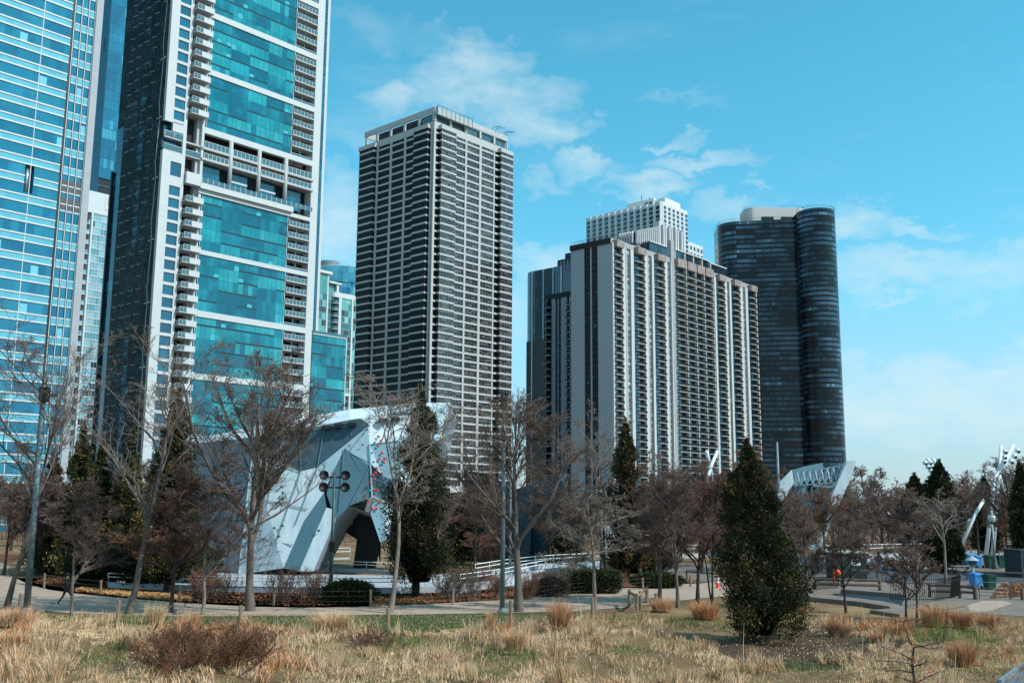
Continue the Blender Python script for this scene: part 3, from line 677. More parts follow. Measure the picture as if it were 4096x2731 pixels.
for v0,v1 in ((0,19.6),): m.tube([(.1,v0,106.7),(.1,v1,106.7)],.07,4).tube([(.1,v0,106.1),(.1,v1,106.1)],.05,4)
for j in range(11): m.tube([(.1,j*1.96,105.4),(.1,j*1.96,106.7)],.06,4)
m.tube([(.1,0,106.7),(36,0.3,106.5)],.06,4); m.tube([(85,0.3,106.5),(111,0.3,106.5)],.06,4); m.build('roof_railing',rail,R)

# lower wing of the same kind, to its left and nearer the blue tower
c0=AY(2283,1164,430); Q0=Vector((c0.x,c0.y,0)); R=empty('apartment_wing',(Q0.x,Q0.y,0),YAW,'shaded apartment wing with dark roof band, left of the long block with stacked balconies','apartment block')
zt=c0.z
MB().box(.6,12,0,14.2,-2,zt-2.2).build('core_wall',mat('dark_brick',(40,36,40),.8,0,.1,2.),R)
MB().box(-.2,12,-4,14.6,zt-2.18,zt).build('roof_band',dkb,R)
for a,b in ((0.1,.9),(2.3,5.6),(8.9,11.0),(13.3,14.2)): MB().box(.0,.59,a,b,-2,zt-2.2).build('white_pier',wstw,R)
MB().box(.1,.5,7.1,7.6,-2,zt-2.2).build('mullion',wstw,R)
MB().box(-1.,.59,13.0,13.25,-2,zt-3).build('mullion',dkb,R)
for k in range(30):
    z=zt-3.0-3.1*k
    if z<2: break
    MB().box(.45,.58,5.8,7.0,z-1.8,z).box(.45,.58,7.7,8.8,z-1.8,z).build('window_pair',oww,R)
    MB().box(-1.2,.59,11.02,14.6,z-3.3,z-3.05).box(-1.18,-1.1,11.1,14.5,z-3.04,z-2.1,1).build('balcony',[slabm,railm],R)
    MB().box(-1.2,.59,-2.5,2.2,z-3.3,z-3.05).box(-1.18,-1.1,-2.4,2.1,z-3.04,z-2.1,1).build('balcony',[slabm,railm],R)
# blue glass tower behind it
c0=AY(2300,1052,500); R=empty('slab_tower',(c0.x,c0.y,0),YAW,'dark blue glass tower with thin white vertical fins behind the shaded apartment wing','tower'); zt=c0.z
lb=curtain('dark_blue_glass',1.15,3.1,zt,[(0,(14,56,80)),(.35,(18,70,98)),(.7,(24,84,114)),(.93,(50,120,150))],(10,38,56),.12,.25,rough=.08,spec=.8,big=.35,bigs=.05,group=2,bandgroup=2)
lbd=curtain('black_glass',1.15,3.1,zt,[(0,(14,20,26)),(.5,(18,28,34)),(.93,(40,66,84))],(8,12,16),.12,.3,rough=.15,spec=.4,big=.2)
MB().box(0,14,0,31,-2,zt).build('curtain_wall',lb,R)
MB().prism([(0,31),(1.2,33.5),(14,33.5),(14,31)],-2,zt-.2).build('chamfered_corner',lb,R)
for a,b,h in ((14.6,20.2,0),(22.,27.2,0)): MB().box(-.12,-.01,a,b,-2,zt-.2).build('dark_strip',lbd,R)
MB().box(-.14,-.125,14.6,33,-2,zt-38).build('dark_strip',lbd,R)
for v in (1.2,8.6,14.0,20.8,28.6): MB().box(-.5,-.15,v,v+.75,-2 if v in (28.6,) else zt-38.,zt-.3).build('white_fin',whitemetal if v<14 or v>28 else mat('light_blue_fin',(130,180,205),.4,.2,.05),R)
MB().box(3,14,-8,14,zt,zt+4.2).box(3,14,-8,9,zt+4.22,zt+7).build('rooftop_plant_room',mat('dark_plant_room',(28,46,60),.6),R)
for v in (3,5,7.5,9.5,12): MB().box(.4,.7,v,v+.3,zt,zt+2.4).build('vent_stack',whitemetal,R)

# ================================================================ white faceted grid tower behind the block
G0=Vector((73.2,470,0)); R=empty('office_high_rise',(G0.x,G0.y,0),YAW,'white high-rise with gridded dark windows and zigzag bays behind the long balcony block','high-rise')
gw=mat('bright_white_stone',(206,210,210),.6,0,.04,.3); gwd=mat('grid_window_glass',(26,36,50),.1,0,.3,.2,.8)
gwd2=mat('grid_window_glass_south',(44,62,84),.1,0,.3,.2,.8)  # lit copy: grid glass painted lighter for the sunny south side
GZ=2.22
MB().box(.9,23.,.9,46,-2,151.).build('core_wall',gw,R)
for j in range(12):
    v=j*3.9; MB().prism([(0.,v+3.9),(-.9,v+.6),(-.2,v),(1.,v),(1.,v+3.9)],40,152.5+ (0 if j%1 else 0)).build('bay',gw,R)
for j in range(6):
    u=j*3.9; MB().prism([(u,0.),(u+.6,-.5),(u+3.1,-.5),(u+3.9,0),(u+3.9,1.),(u,1.)],40,152.5-.0).build('bay',gw,R)
its=[]
for k in range(40):
    z=150.5-2.28*k
    if z<60: break
    for j in range(12):
        v=j*3.9
        def f(m,v=v,z=z):
            a=(-.9,v+.6); b_=(0.,v+3.9); L=lambda t:(a[0]+(b_[0]-a[0])*t-.06,a[1]+(b_[1]-a[1])*t+.01)
            p,q=L(.06),L(.86); m.prism([p,(p[0]+.2,p[1]),(q[0]+.2,q[1]),q],z-1.75,z,0)
        its.append(dict(f=f,k=(-.5,-.5,v+.7,v+3.5,z-1.7,z)))
    for j in range(6):
        u=j*3.9
        its.append(dict(f=lambda m,u=u,z=z: m.box(u+.95,u+3.0,-.56,-.4,z-1.7,z,1),k=(u+.9,u+3,-.5,-.5,z-1.7,z)))
many(R,'window',its,[gwd,gwd2],100)
MB().box(4,22,20,38,152.5,154.7).box(5,21,8,24,152.5,157.).box(6,20,2,8,152.5,156.3).build('roof_storey',gw,R)
for v in (9,11.5): MB().box(4.9,4.99,v,v+1.8,153.,155.5).build('roof_window',gwd,R)
for v in (33,35.5): MB().box(3.9,3.99,v,v+1.6,152.8,154.2).build('roof_window',gwd,R)
MB().tube([(6,16,157),(6,16,160)],.15,5).build('antenna',dark,R); MB().tube([(6,11,157),(6,11,158.4)],.15,5).build('antenna',dark,R)
for j in range(5):
    u=23.6+j*3.4; MB().prism([(u,2.),(u+.6,1.5),(u+2.8,1.5),(u+3.4,2.),(u+3.4,14),(u,14)],40,137.8).build('lower_bay',gw,R)
    for k in range(8): MB().box(u+.9,u+2.5,1.42,1.49,133.9-3.3*k,135.9-3.3*k).build('lower_window',gwd2,R)

# ================================================================ black lobed tower
R=empty('curved_black_tower',(118,455,0),0,'tall black glass tower with curved lobed walls and a pale rounded penthouse','skyscraper')
def arcpts(cx_,cy_,r,a0,a1,n): return [(cx_+r*math.cos(math.radians(a0+(a1-a0)*i/n)),cy_+r*math.sin(math.radians(a0+(a1-a0)*i/n))) for i in range(n+1)]
path=[(100.6,480)]+arcpts(108.3,464,9.3,180,262,12)+[(114,453.8),(121,452.2),(128,451.),(133.0,450.6)]
lobe=arcpts(141.2,446.8,8.7,178,372,26)
def kwall(pts,z0,z1,name,mt_,uoff=0.):
    m=MB(); uvs=[]; u=uoff
    for a,b in zip(pts[:-1],pts[1:]):
        d=math.hypot(b[0]-a[0],b[1]-a[1]); A_=(a[0]-118,a[1]-455); B_=(b[0]-118,b[1]-455)
        m.poly([(*A_,z0),(*B_,z0),(*B_,z1),(*A_,z1)]); uvs+=[u,z0,u+d,z0,u+d,z1,u,z1]; u+=d
    m.uv=uvs; return m.build(name,mt_,R)
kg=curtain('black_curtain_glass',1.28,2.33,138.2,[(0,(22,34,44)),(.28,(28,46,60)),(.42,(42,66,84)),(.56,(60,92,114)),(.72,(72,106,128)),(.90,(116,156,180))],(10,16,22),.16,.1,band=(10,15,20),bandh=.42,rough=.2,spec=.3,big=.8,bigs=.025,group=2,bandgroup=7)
kd=mat('black_glass_edge',(16,20,24),.3,0,.1,1.,.5)
kwall(path,-2,138.,'left_lobe_wall',kg); kwall(lobe,-2,139.9,'right_lobe_wall',kg)
kwall([(133.,450.6),(132.8,446.5)],-2,138.5,'notch_wall',kd)
kwall([lobe[-1],(150,480),(100.6,480),(100.6,479.9)],-2,138.,'rear_wall',kd)
MB().prism([(p[0]-118,p[1]-455) for p in path+[(135,470),(120,482)]],138.0,138.3).build('roof',kd,R)
MB().prism([(p[0]-118,p[1]-455) for p in lobe+[(149,470),(134,470)]],139.9,140.2).build('roof',kd,R)
for nm,pts,z in (('roof_railing',path,138.3),('roof_railing',lobe,140.2)):
    m=MB(); q=[(p[0]-118,p[1]-455+.3) for p in pts]
    m.tube([(*p,z+1.5) for p in q],.06,3,cap=False).tube([(*p,z+.9) for p in q],.04,3,cap=False)
    for p in q: m.tube([(*p,z),(*p,z+1.5)],.05,3,cap=False)
    m.build(nm,rail,R)
pp=mat('pale_ribbed_metal',(190,188,184),.6,.1,.04,2.,stretch=(8,8,.1))
pts=[(-6.3,16)]+[(p[0],p[1]) for p in arcpts(-2.3,7.5,4.2,180,270,6)]+[(p[0],p[1]) for p in arcpts(18.3,7.5,4.2,270,360,6)]+[(22.5,16)]
MB().prism(pts,138.3,146.2).build('penthouse',pp,R)
MB().box(1.0,6.8,3.15,3.28,138.4,141.6).build('penthouse_opening',kd,R); MB().box(10.4,16.2,3.15,3.28,138.4,141.6).build('penthouse_opening',kd,R)
m=MB(); q=[(*p,147.2) for p in pts]; m.tube(q,.05,3)
for p in pts: m.tube([(*p,146.2),(*p,147.2)],.05,3)
m.build('roof_railing',rail,R)
# ================================================================ vegetation generators
def ring_mesh(P,Rr,n):
    """P (M,K,3) polylines, Rr (M,K) radii -> verts, quads"""
    M,K,_=P.shape
    T=np.empty_like(P); T[:,1:-1]=P[:,2:]-P[:,:-2]; T[:,0]=P[:,1]-P[:,0]; T[:,-1]=P[:,-1]-P[:,-2]
    T/=np.linalg.norm(T,axis=2,keepdims=True)+1e-9
    ref=np.where(np.abs(T[:,:1,2:3])>.9,np.array([1.,0,0]),np.array([0,0,1.])); ref=np.broadcast_to(ref,T.shape)
    a=np.cross(T,ref); a/=np.linalg.norm(a,axis=2,keepdims=True)+1e-9; b=np.cross(T,a)
    th=np.arange(n)*2*np.pi/n
    V=P[:,:,None,:]+(a[:,:,None,:]*np.cos(th)[None,None,:,None]+b[:,:,None,:]*np.sin(th)[None,None,:,None])*Rr[:,:,None,None]
    base=np.arange(M*K).reshape(M,K)*n
    k0=base[:,:-1,None]; k1=base[:,1:,None]; j=np.arange(n)[None,None,:]; j2=(np.arange(n)+1)%n; j2=j2[None,None,:]
    F=np.stack([k0+j,k0+j2,k1+j2,k1+j],-1).reshape(-1,4)
    return V.reshape(-1,3),F
def merge(lst):
    vs=[];fs=[];o=0
    for v,f in lst: vs.append(v); fs.append(f+o); o+=len(v)
    return np.concatenate(vs),np.concatenate(fs)
def kids(rng,P,L,r0,n,t0,t1,ratio,ang,up,wig,K,rr,taper=.35,flat=0.):
    """children of each polyline in P"""
    M,Kp,_=P.shape
    t=rng.uniform(t0,t1,(M,n)); t=np.sort(t,axis=1); f=t*(Kp-1); i=np.minimum(f.astype(int),Kp-2); w=(f-i)[...,None]
    m=np.arange(M)[:,None]
    pos=P[m,i]*(1-w)+P[m,i+1]*w; tan=P[m,i+1]-P[m,i]; tan/=np.linalg.norm(tan,axis=2,keepdims=True)+1e-9
    rad=(r0[:,None]*(1-t*(1-taper)))*rr
    rnd=rng.normal(size=tan.shape); rnd[...,2]*=(1-flat); perp=rnd-tan*(rnd*tan).sum(-1,keepdims=True); perp/=np.linalg.norm(perp,axis=2,keepdims=True)+1e-9
    an=np.radians(rng.normal(ang,ang*.22,(M,n)))[...,None]
    d=tan*np.cos(an)+perp*np.sin(an)
    Ln=(L[:,None]*ratio*(1.15-.6*t)*rng.uniform(.6,1.2,(M,n)))
    pos=pos.reshape(-1,3); d=d.reshape(-1,3); Ln=Ln.ravel(); rad=rad.ravel(); Q=np.empty((len(pos),K,3)); Q[:,0]=pos
    for k in range(1,K):
        d=d+rng.normal(size=d.shape)*wig+np.array([0,0,up]); d/=np.linalg.norm(d,axis=1,keepdims=True)
        Q[:,k]=Q[:,k-1]+d*(Ln/(K-1))[:,None]
    return Q,Ln,rad
BARK=mat('grey_bark',(100,90,84),.95,0,.3,5.,bump=.6,bs=30,stretch=(1,1,.25)); BARKW=mat('pale_bark',(122,110,102),.95,0,.35,4.,stretch=(1,1,.3),bump=.5,bs=25)
BARKD=mat('dark_bark',(66,54,50),.95,0,.3,5.,bump=.5,bs=25)
TW_B=mat('brown_twigs',(108,90,80),.9,0,.35,1.5); TW_P=mat('purple_brown_twigs',(108,88,82),.9,0,.3,1.5); TW_W=mat('grey_twigs',(126,114,106),.9,0,.3,1.5); TW_R=mat('rust_twigs',(124,88,72),.9,0,.35,1.5)
TW_G=mat('grey_brown_twigs',(108,94,86),.9,0,.35,1.5)
STY={ # trunk frac, limbs, limb angle, up, flat, levels n
 'vase':dict(cs=.18,lead=.70,nl=15,la=30,lup=.10,ratio=.70,n=(8,7,5,2),wig=.09,ang=(27,31,34),up=(.09,.08,.05),rmin=.0085),
 'tall':dict(cs=.22,lead=.80,nl=13,la=34,lup=.09,ratio=.54,n=(7,6,4,2),wig=.12,ang=(32,36,40),up=(.07,.06,.03),rmin=.008),
 'round':dict(cs=.20,lead=.88,nl=20,la=38,lup=.10,ratio=.42,n=(7,7,5,2),wig=.10,ang=(30,34,38),up=(.09,.08,.05),rmin=.0075),
 'open':dict(cs=.32,lead=.66,nl=9,la=38,lup=.07,ratio=.66,n=(5,5,4,2),wig=.20,ang=(40,44,48),up=(.05,.03,.0),rmin=.0085),
 'tier':dict(cs=.28,lead=.92,nl=18,la=64,lup=.06,ratio=.40,n=(7,6,4,2),wig=.14,ang=(38,42,48),up=(.05,.03,.0),rmin=.0085),
 'far':dict(cs=.22,lead=.70,nl=13,la=38,lup=.09,ratio=.62,n=(7,6,5,0),wig=.13,ang=(34,38,42),up=(.06,.04,.0),rmin=.016),
}
def tree_geo(rng,H,wl,wr,tr,sty,lean=0.,den=1.,dz=None):
    s=STY[sty]; K0=9
    P=np.zeros((1,K0,3)); d=np.array([lean*.3,0,1.]); d/=np.linalg.norm(d)
    for k in range(1,K0):
        d=d+rng.normal(size=3)*s['wig']*.35*np.array([1,1,.2])+np.array([0,0,.06]); d/=np.linalg.norm(d); P[0,k]=P[0,k-1]+d*H*s['lead']/(K0-1)
    L0=np.array([H*s['lead']]); R0=np.array([tr])
    t0=s['cs']/s['lead']
    Rt=tr*(1-np.linspace(0,1,K0)*.75); Rt[0]*=1.35
    trunk=[ring_mesh(P,Rt[None,:],9)]
    l1,L1,r1=kids(rng,P,L0,R0,s['nl'],t0,1.,s['ratio'],s['la'],s['lup'],s['wig'],8,.55)
    crown=[]
    def add(Q,r,n,lst,tp=.35): 
        k=Q.shape[1]; lst.append(ring_mesh(Q,np.maximum(s['rmin']*.8,r[:,None]*(1-np.linspace(0,1,k)*(1-tp))[None,:]),n))
    add(l1,r1,6,trunk,.3)
    a=int(s['n'][0]*den); l2,L2,r2=kids(rng,l1,L1,r1,max(2,a),.12,1.,.5,s['ang'][0],s['up'][0],s['wig'],6,.5)
    add(l2,np.maximum(r2,s['rmin']*1.6),4,crown)
    l3,L3,r3=kids(rng,l2,L2,r2,max(2,int(s['n'][1]*den)),.1,1.,.55,s['ang'][1],s['up'][1],s['wig'],5,.5)
    add(l3,np.maximum(r3,s['rmin']*1.15),3,crown)
    l4,L4,r4=kids(rng,l3,L3,r3,max(2,int(s['n'][2]*den)),.1,1.,.6,s['ang'][2],s['up'][2],s['wig'],4,.5)
    add(l4,np.full(len(r4),s['rmin']),3,crown,.5)
    if s['n'][3]:
        l5,L5,r5=kids(rng,l4,L4,r4,s['n'][3],.15,1.,.65,40,0.,s['wig'],3,.5)
        add(l5,np.full(len(r5),s['rmin']*.8),3,crown,.5)
    tv,tf=merge(trunk); cv,cf=merge(crown)
    # fit the crown to its height and spread
    zt=max(np.percentile(cv[:,2],99.8),.1); kz=H/zt
    for v in (tv,cv): v[:,2]*=kz
    ax=P[0].copy(); ax[:,2]*=kz
    def rel(v): 
        return np.interp(v[:,2],ax[:,2],ax[:,0]),np.interp(v[:,2],ax[:,2],ax[:,1])
    cxa,cya=rel(cv); lo,hi=np.percentile(cv[:,0],1.5),np.percentile(cv[:,0],98.5)
    sl,sr=np.clip(wl/max(.05,-lo),.5,1.7),np.clip(wr/max(.05,hi),.5,1.7)
    for v in (tv,cv):
        a_,b_=rel(v); x=v[:,0]-a_; y=v[:,1]-b_; w_=1/(1+np.exp(-x*2.)); sc=sl*(1-w_)+sr*w_
        near=np.clip((np.abs(x)-tr*1.4)/.4,0,1); v[:,0]=a_+x*(1+(sc-1)*near); v[:,1]=b_+y*(1+((sl+sr)/2-1)*near)
    return tv,tf,cv,cf
def bare_tree(px,py,top,xl,xr,sty,label,seed,tr=.14,twig=None,bark=None,den=1.,group=None,lean=0.,name='bare_tree',z=0.):
    b=A(px,py,z); k=b.y/FPX; H=(AY(px,top,b.y).z-z)
    rng=np.random.default_rng(seed)
    tv,tf,cv,cf=tree_geo(rng,H,(px-xl)*k,(xr-px)*k,tr,sty,lean,den)
    o=empty(name,b,0,label,'tree',group)
    rawmesh('trunk',tv,tf,bark or BARK,None,o,True); rawmesh('crown',cv,cf,twig or TW_B,None,o,True)
    return o
# conifers -------------------------------------------------------
NG=[mat('conifer_dark',(42,46,30),.8,0,.35,2.,.2),mat('conifer_mid',(66,66,38),.8,0,.3,2.,.2),mat('conifer_gold',(112,98,56),.85,0,.3,2.,.2),mat('conifer_brown',(84,60,40),.9,0,.3,2.,.2)]
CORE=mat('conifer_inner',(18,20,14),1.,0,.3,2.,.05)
def conifer_geo(rng,H,R,n,leaf,cone=.9,low=.08,mix=(.55,.27,.13,.05),clump=70):
    hs=rng.uniform(0,1,clump*9)**.8; 
    nb=int(clump*3.2); hb=rng.uniform(low,.985,nb)**.85
    prof=lambda h: R*np.clip((1-h),0,1)**cone*np.clip((h-low*.3)/.14+.55,0,1)
    tb=rng.uniform(0,2*np.pi,nb); Lb=prof(hb)*rng.uniform(.70,1.22,nb)*(1+.14*np.sin(3*tb+9*hb)+.08*np.sin(7*tb-21*hb))+.05
    idx=rng.choice(nb,n,p=(Lb+.12*R)/(Lb+.12*R).sum()); s_=rng.uniform(.12,1,n)**.62
    L_=Lb[idx]; r_=s_*L_; sp=np.clip(.30*L_*(1.15-.75*s_)+.05,.05,.6)
    off=rng.normal(size=(n,3))*sp[:,None]*np.array([.55,.55,.75])
    Pp=np.stack([r_*np.cos(tb[idx]),r_*np.sin(tb[idx]),hb[idx]*H+L_*(.34*s_**1.6-.16-.34*s_*(1-hb[idx])**4)],1)+off
    lz=np.clip(Pp[:,2],low*H*.45,H*1.0); Pp[:,2]=np.where(Pp[:,2]>H*.97,H*rng.uniform(.9,1.01,n),lz)
    tipf=np.clip((Pp[:,2]/H-.80)/.2,0,1); Pp[:,:2]*=(1-.85*tipf)[:,None]
    nc=nb
    rad=np.stack([Pp[:,0],Pp[:,1],np.zeros(n)],1); rad/=np.linalg.norm(rad,axis=1,keepdims=True)+1e-6
    d=rad*rng.uniform(.3,1.,n)[:,None]+np.array([0,0,1.])*rng.uniform(.1,1.2,n)[:,None]+rng.normal(size=(n,3))*.45; d/=np.linalg.norm(d,axis=1,keepdims=True)
    s=np.cross(d,rng.normal(size=(n,3))); s/=np.linalg.norm(s,axis=1,keepdims=True)+1e-6
    L=leaf*rng.uniform(.6,1.5,n)[:,None]; W=L*.2
    V=np.stack([Pp,Pp+d*L*.45+s*W,Pp+d*L,Pp+d*L*.45-s*W],1).reshape(-1,3)
    Fc=np.arange(4*n).reshape(n,4)
    gcl=rng.random(nc)[idx]*.6+rng.random(n)*.4; q=np.quantile(gcl,np.cumsum(mix)[:-1]); mi=np.searchsorted(q,gcl)
    return V,Fc,mi
def conifer(px,py,top,xl,xr,label,seed,n=16000,leaf=.22,mix=(.55,.27,.13,.05),group=None,z=0.,cone=.85,low=.07,name='conifer',core=.62):
    b=A(px,py,z); k=b.y/FPX; H=AY(px,top,b.y).z-z; R=(xr-xl)*k/2; cone*=.82
    rng=np.random.default_rng(seed); V,Fc,mi=conifer_geo(rng,H,R,n,leaf,cone,low,mix)
    V[:,0]+=((xl+xr)/2-px)*k*(1-np.clip(V[:,2]/H,0,1))
    o=empty(name,b,0,label,'tree',group)
    rawmesh('crown',V,Fc,NG,mi,o)
    m=MB().tube([(0,0,-.1),(0,0,H*.5),(0,0,H*.93)],[.16*H/8,.09*H/8,.02],8); m.build('trunk',BARKD,o,True)
    m=MB(); pr=[(R*core*.5,H*low*.9),(R*core,H*(low+.1)),(R*core*.72,H*.4),(R*core*.4,H*.68),(.03,H*.9)]; m.lathe((((xl+xr)/2-px)*k*.6,0,0),pr,14); m.build('light_blocking_core',CORE,o,True)  # dark cone added inside the crown to block light
    return o
def copies(src,spots,labels):
    kd=[(c,[]) for c in children(src)]
    out=[]
    for (x,y,s,rz),lb in zip(spots,labels):
        c=copy_tree(src,kd,lb); c.location=(x,y,0); c.scale=(s,s,s); c.rotation_euler=(0,0,rz); out.append(c)
    return out
def twiggy(px,py,top,xl,xr,label,seed,nst=40,mat_=None,name='shrub',cat='shrub',group=None,n2=6,n3=5,lean=.35,r=.012,up=.05,z=0.):
    b=A(px,py,z); k=b.y/FPX; H=AY(px,top,b.y).z-z; W=(xr-xl)*k/2; rng=np.random.default_rng(seed)
    P=np.zeros((nst,7,3)); P[:,0,0]=rng.normal(size=nst)*W*.3; P[:,0,1]=rng.normal(size=nst)*W*.3
    d=np.stack([P[:,0,0]/W*lean*1.5+rng.normal(size=nst)*lean*.6,rng.normal(size=nst)*lean,np.ones(nst)],1); L=H*rng.uniform(.7,1.02,nst)
    for q in range(1,7):
        d=d+rng.normal(size=d.shape)*.12+np.array([0,0,up]); d/=np.linalg.norm(d,axis=1,keepdims=True); P[:,q]=P[:,q-1]+d*(L/6)[:,None]
    rr=np.full(nst,r*1.3); out=[ring_mesh(P,rr[:,None]*np.linspace(1,.5,7)[None,:],4)]
    a,La,ra=kids(rng,P,L,rr,n2,.25,1.,.36,30,.05,.14,4,.8); out.append(ring_mesh(a,np.maximum(ra,r*.6)[:,None]*np.ones((1,4)),3))
    c,Lc,rc=kids(rng,a,La,ra,n3,.2,1.,.5,38,.03,.14,3,.8); out.append(ring_mesh(c,np.full((len(rc),3),r*.5),3))
    v,f=merge(out); o=rawmesh(name,v,f,mat_ or TW_R,None,None,True); o.location=b; x0,x1=np.percentile(v[:,0],2),np.percentile(v[:,0],98)
    sc=2*W/max(.1,x1-x0); v[:,0]*=min(sc,1.6); o.data.vertices.foreach_set('co',v.astype(np.float32).ravel())
    return tag(o,label,cat,group)
HG=[mat('hedge_dark',(30,38,22),.8,0,.3,3.,.2),mat('hedge_green',(58,70,36),.8,0,.3,3.,.2),mat('hedge_olive',(86,84,44),.85,0,.3,3.,.2)]
def leafy(px,py,top,xl,xr,label,seed,n=7000,leaf=.11,depth=1.,name='hedge',cat='hedge',mix=(.5,.38,.12),group=None,box=True,mats=None,z=0.,core=True):
    b=A(px,py,z); k=b.y/FPX; H=AY(px,top,b.y).z-z; W=(xr-xl)*k/2; xo=((xl+xr)/2-px)*k; D=depth; rng=np.random.default_rng(seed)
    u=rng.normal(size=(n,3)); 
    if box: u/=np.max(np.abs(u),axis=1,keepdims=True)**.85*np.linalg.norm(u,axis=1,keepdims=True)**.15
    else: u/=np.linalg.norm(u,axis=1,keepdims=True)
    u*=rng.uniform(.72,1.04,n)[:,None]*(1+.10*np.sin(5*u[:,:1]+2)*np.sin(7*u[:,1:2]+1)+.07*np.sin(11*u[:,:1]*3))
    Pp=u*np.array([W,D,H/2])+np.array([xo,0,H/2]); Pp[:,2]=np.clip(Pp[:,2],0.03,H*1.1)
    d=u+rng.normal(size=(n,3))*.7+np.array([0,0,.5]); d/=np.linalg.norm(d,axis=1,keepdims=True); s=np.cross(d,rng.normal(size=(n,3))); s/=np.linalg.norm(s,axis=1,keepdims=True)+1e-6
    L=leaf*rng.uniform(.6,1.5,n)[:,None]; Wd=L*.35
    V=np.stack([Pp,Pp+d*L*.5+s*Wd,Pp+d*L,Pp+d*L*.5-s*Wd],1).reshape(-1,3); mi=np.searchsorted(np.cumsum(mix)[:-1],rng.random(n))
    if core:
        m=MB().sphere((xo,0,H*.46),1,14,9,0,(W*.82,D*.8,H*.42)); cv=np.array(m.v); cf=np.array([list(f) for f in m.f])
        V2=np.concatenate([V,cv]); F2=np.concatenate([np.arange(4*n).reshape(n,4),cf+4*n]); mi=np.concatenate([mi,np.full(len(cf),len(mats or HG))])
    else: V2=V; F2=np.arange(4*n).reshape(n,4)
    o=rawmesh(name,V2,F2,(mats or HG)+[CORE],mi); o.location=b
    return tag(o,label,cat,group)
# ================================================================ ground, path, beds
def surf(name,pts,mt_,z,kind='structure',px=True):
    m=MB(); P=[A(x,y,z) if px else (x,y,z) for x,y in pts]
    bm=bmesh.new(); vs=[bm.verts.new(p) for p in P]; f=bm.faces.new(vs); bmesh.ops.triangulate(bm,faces=[f])
    me=bpy.data.meshes.new(name); bm.to_mesh(me); bm.free(); me.materials.append(mt_); autouv(me)
    if len(me.polygons) and me.polygons[0].normal.z<0: me.flip_normals()
    o=bpy.data.objects.new(name,me); COL.objects.link(o); o['kind']=kind; return o
def earthmat(name,cols,s1,s2,rough=.95,bump=.5):
    mt_,n,b=newmat(name); co=n.new('ShaderNodeTexCoord').outputs['Object']
    f=n.noise(co,s1,6.,.65); c=n.ramp(f,[(p,lin(q)) for p,q in cols]); g=n.noise(co,s2,4.,.7)
    c=n.mix(n.m('MULTIPLY',n.ramp(g,[(.42,(0,0,0,1)),(.62,(1,1,1,1))]),.45),c,tuple(v*.45 for v in lin(cols[1][1])[:3])+(1.,))
    n.l(c,b.inputs['Base Color']); b.inputs['Roughness'].default_value=rough; b.inputs['Specular IOR Level'].default_value=.15
    bp=n.new('ShaderNodeBump'); bp.inputs['Strength'].default_value=bump; bp.inputs['Distance'].default_value=.05; n.l(g,bp.inputs['Height']); n.l(bp.outputs[0],b.inputs['Normal'])
    return mt_
GM=earthmat('dead_grass_earth',[(.3,(136,110,80)),(.45,(112,90,66)),(.6,(158,132,98)),(.75,(88,72,54))],.12,6.)
MULCH=earthmat('brown_mulch',[(.3,(98,72,60)),(.5,(122,90,74)),(.7,(150,112,88))],.5,14.)
LAWN=earthmat('short_lawn',[(.3,(56,70,38)),(.5,(66,80,44)),(.7,(84,88,54))],.4,18.)
SOIL=earthmat('bare_soil',[(.3,(62,52,46)),(.5,(74,62,54)),(.7,(92,76,62))],.4,10.)
CONC=mat('path_concrete',(164,144,128),.9,0,.16,1.3,.2,bump=.2,bs=40); CONC2=mat('plaza_concrete',(120,110,102),.9,0,.2,.9,.2,bump=.15,bs=30); ASPH=mat('asphalt',(74,76,80),.95,0,.15,1.,.2)
ICE=mat('pale_ribbon_concrete',(160,164,168),.8,0,.06,.4,.3)
# one sheet: far ground flat, foreground gently uneven
def hgt(x,y):
    w_=np.clip((49.3-y)/4.,0,1)
    return w_*(.20*np.sin(x*.45+1.3*np.sin(y*.4))+.15*np.sin(y*.8+x*.23)+.05*np.sin(x*1.9+y*1.3)+.10*np.exp(-((x-4)/5.)**2-((y-47)/3.)**2)+.05)
xs=np.concatenate([[-3500,-400,-120],np.linspace(-60,60,161),[120,400,3500]]); ys=np.concatenate([np.linspace(8,60,105),[80,150,400,5000]])
X,Yy=np.meshgrid(xs,ys); Z=hgt(X,Yy); V=np.stack([X,Yy,Z],-1).reshape(-1,3); nx=len(xs)
i,j=np.meshgrid(np.arange(nx-1),np.arange(len(ys)-1)); a=(j*nx+i).ravel(); Fq=np.stack([a,a+1,a+1+nx,a+nx],1)
g=rawmesh('ground',V,Fq,GM,None,None,True); g['kind']='structure'
def inpoly(x,y,P):
    ins=np.zeros(x.shape,bool); q=len(P)
    for i in range(q):
        x0,y0,x1,y1=P[i].x,P[i].y,P[(i+1)%q].x,P[(i+1)%q].y
        ins^=((y0>y)!=(y1>y))&(x<(x1-x0)*(y-y0)/(y1-y0+1e-12)+x0)
    return ins
def drape(name,pts,mt_,off,st=.22):
    P=[A(x,y,0) for x,y in pts]; gx=np.arange(min(p.x for p in P),max(p.x for p in P),st); gy=np.arange(min(p.y for p in P),max(p.y for p in P),st)
    X,Y=np.meshgrid(gx,gy); jx=X+.05*np.sin(Y*9); Z=hgt(jx,Y)+off; V=np.stack([jx,Y,Z],-1).reshape(-1,3); n_=len(gx); i,j=np.meshgrid(np.arange(n_-1),np.arange(len(gy)-1)); a=(j*n_+i).ravel()
    ce=inpoly(X[:-1,:-1].ravel()+st/2,Y[:-1,:-1].ravel()+st/2,P); a=a[ce]; F=np.stack([a,a+1,a+1+n_,a+n_],1); u,inv=np.unique(F,return_inverse=True)
    o=rawmesh(name,V[u],inv.reshape(F.shape),mt_,None,None,True); o['kind']='structure'; return o
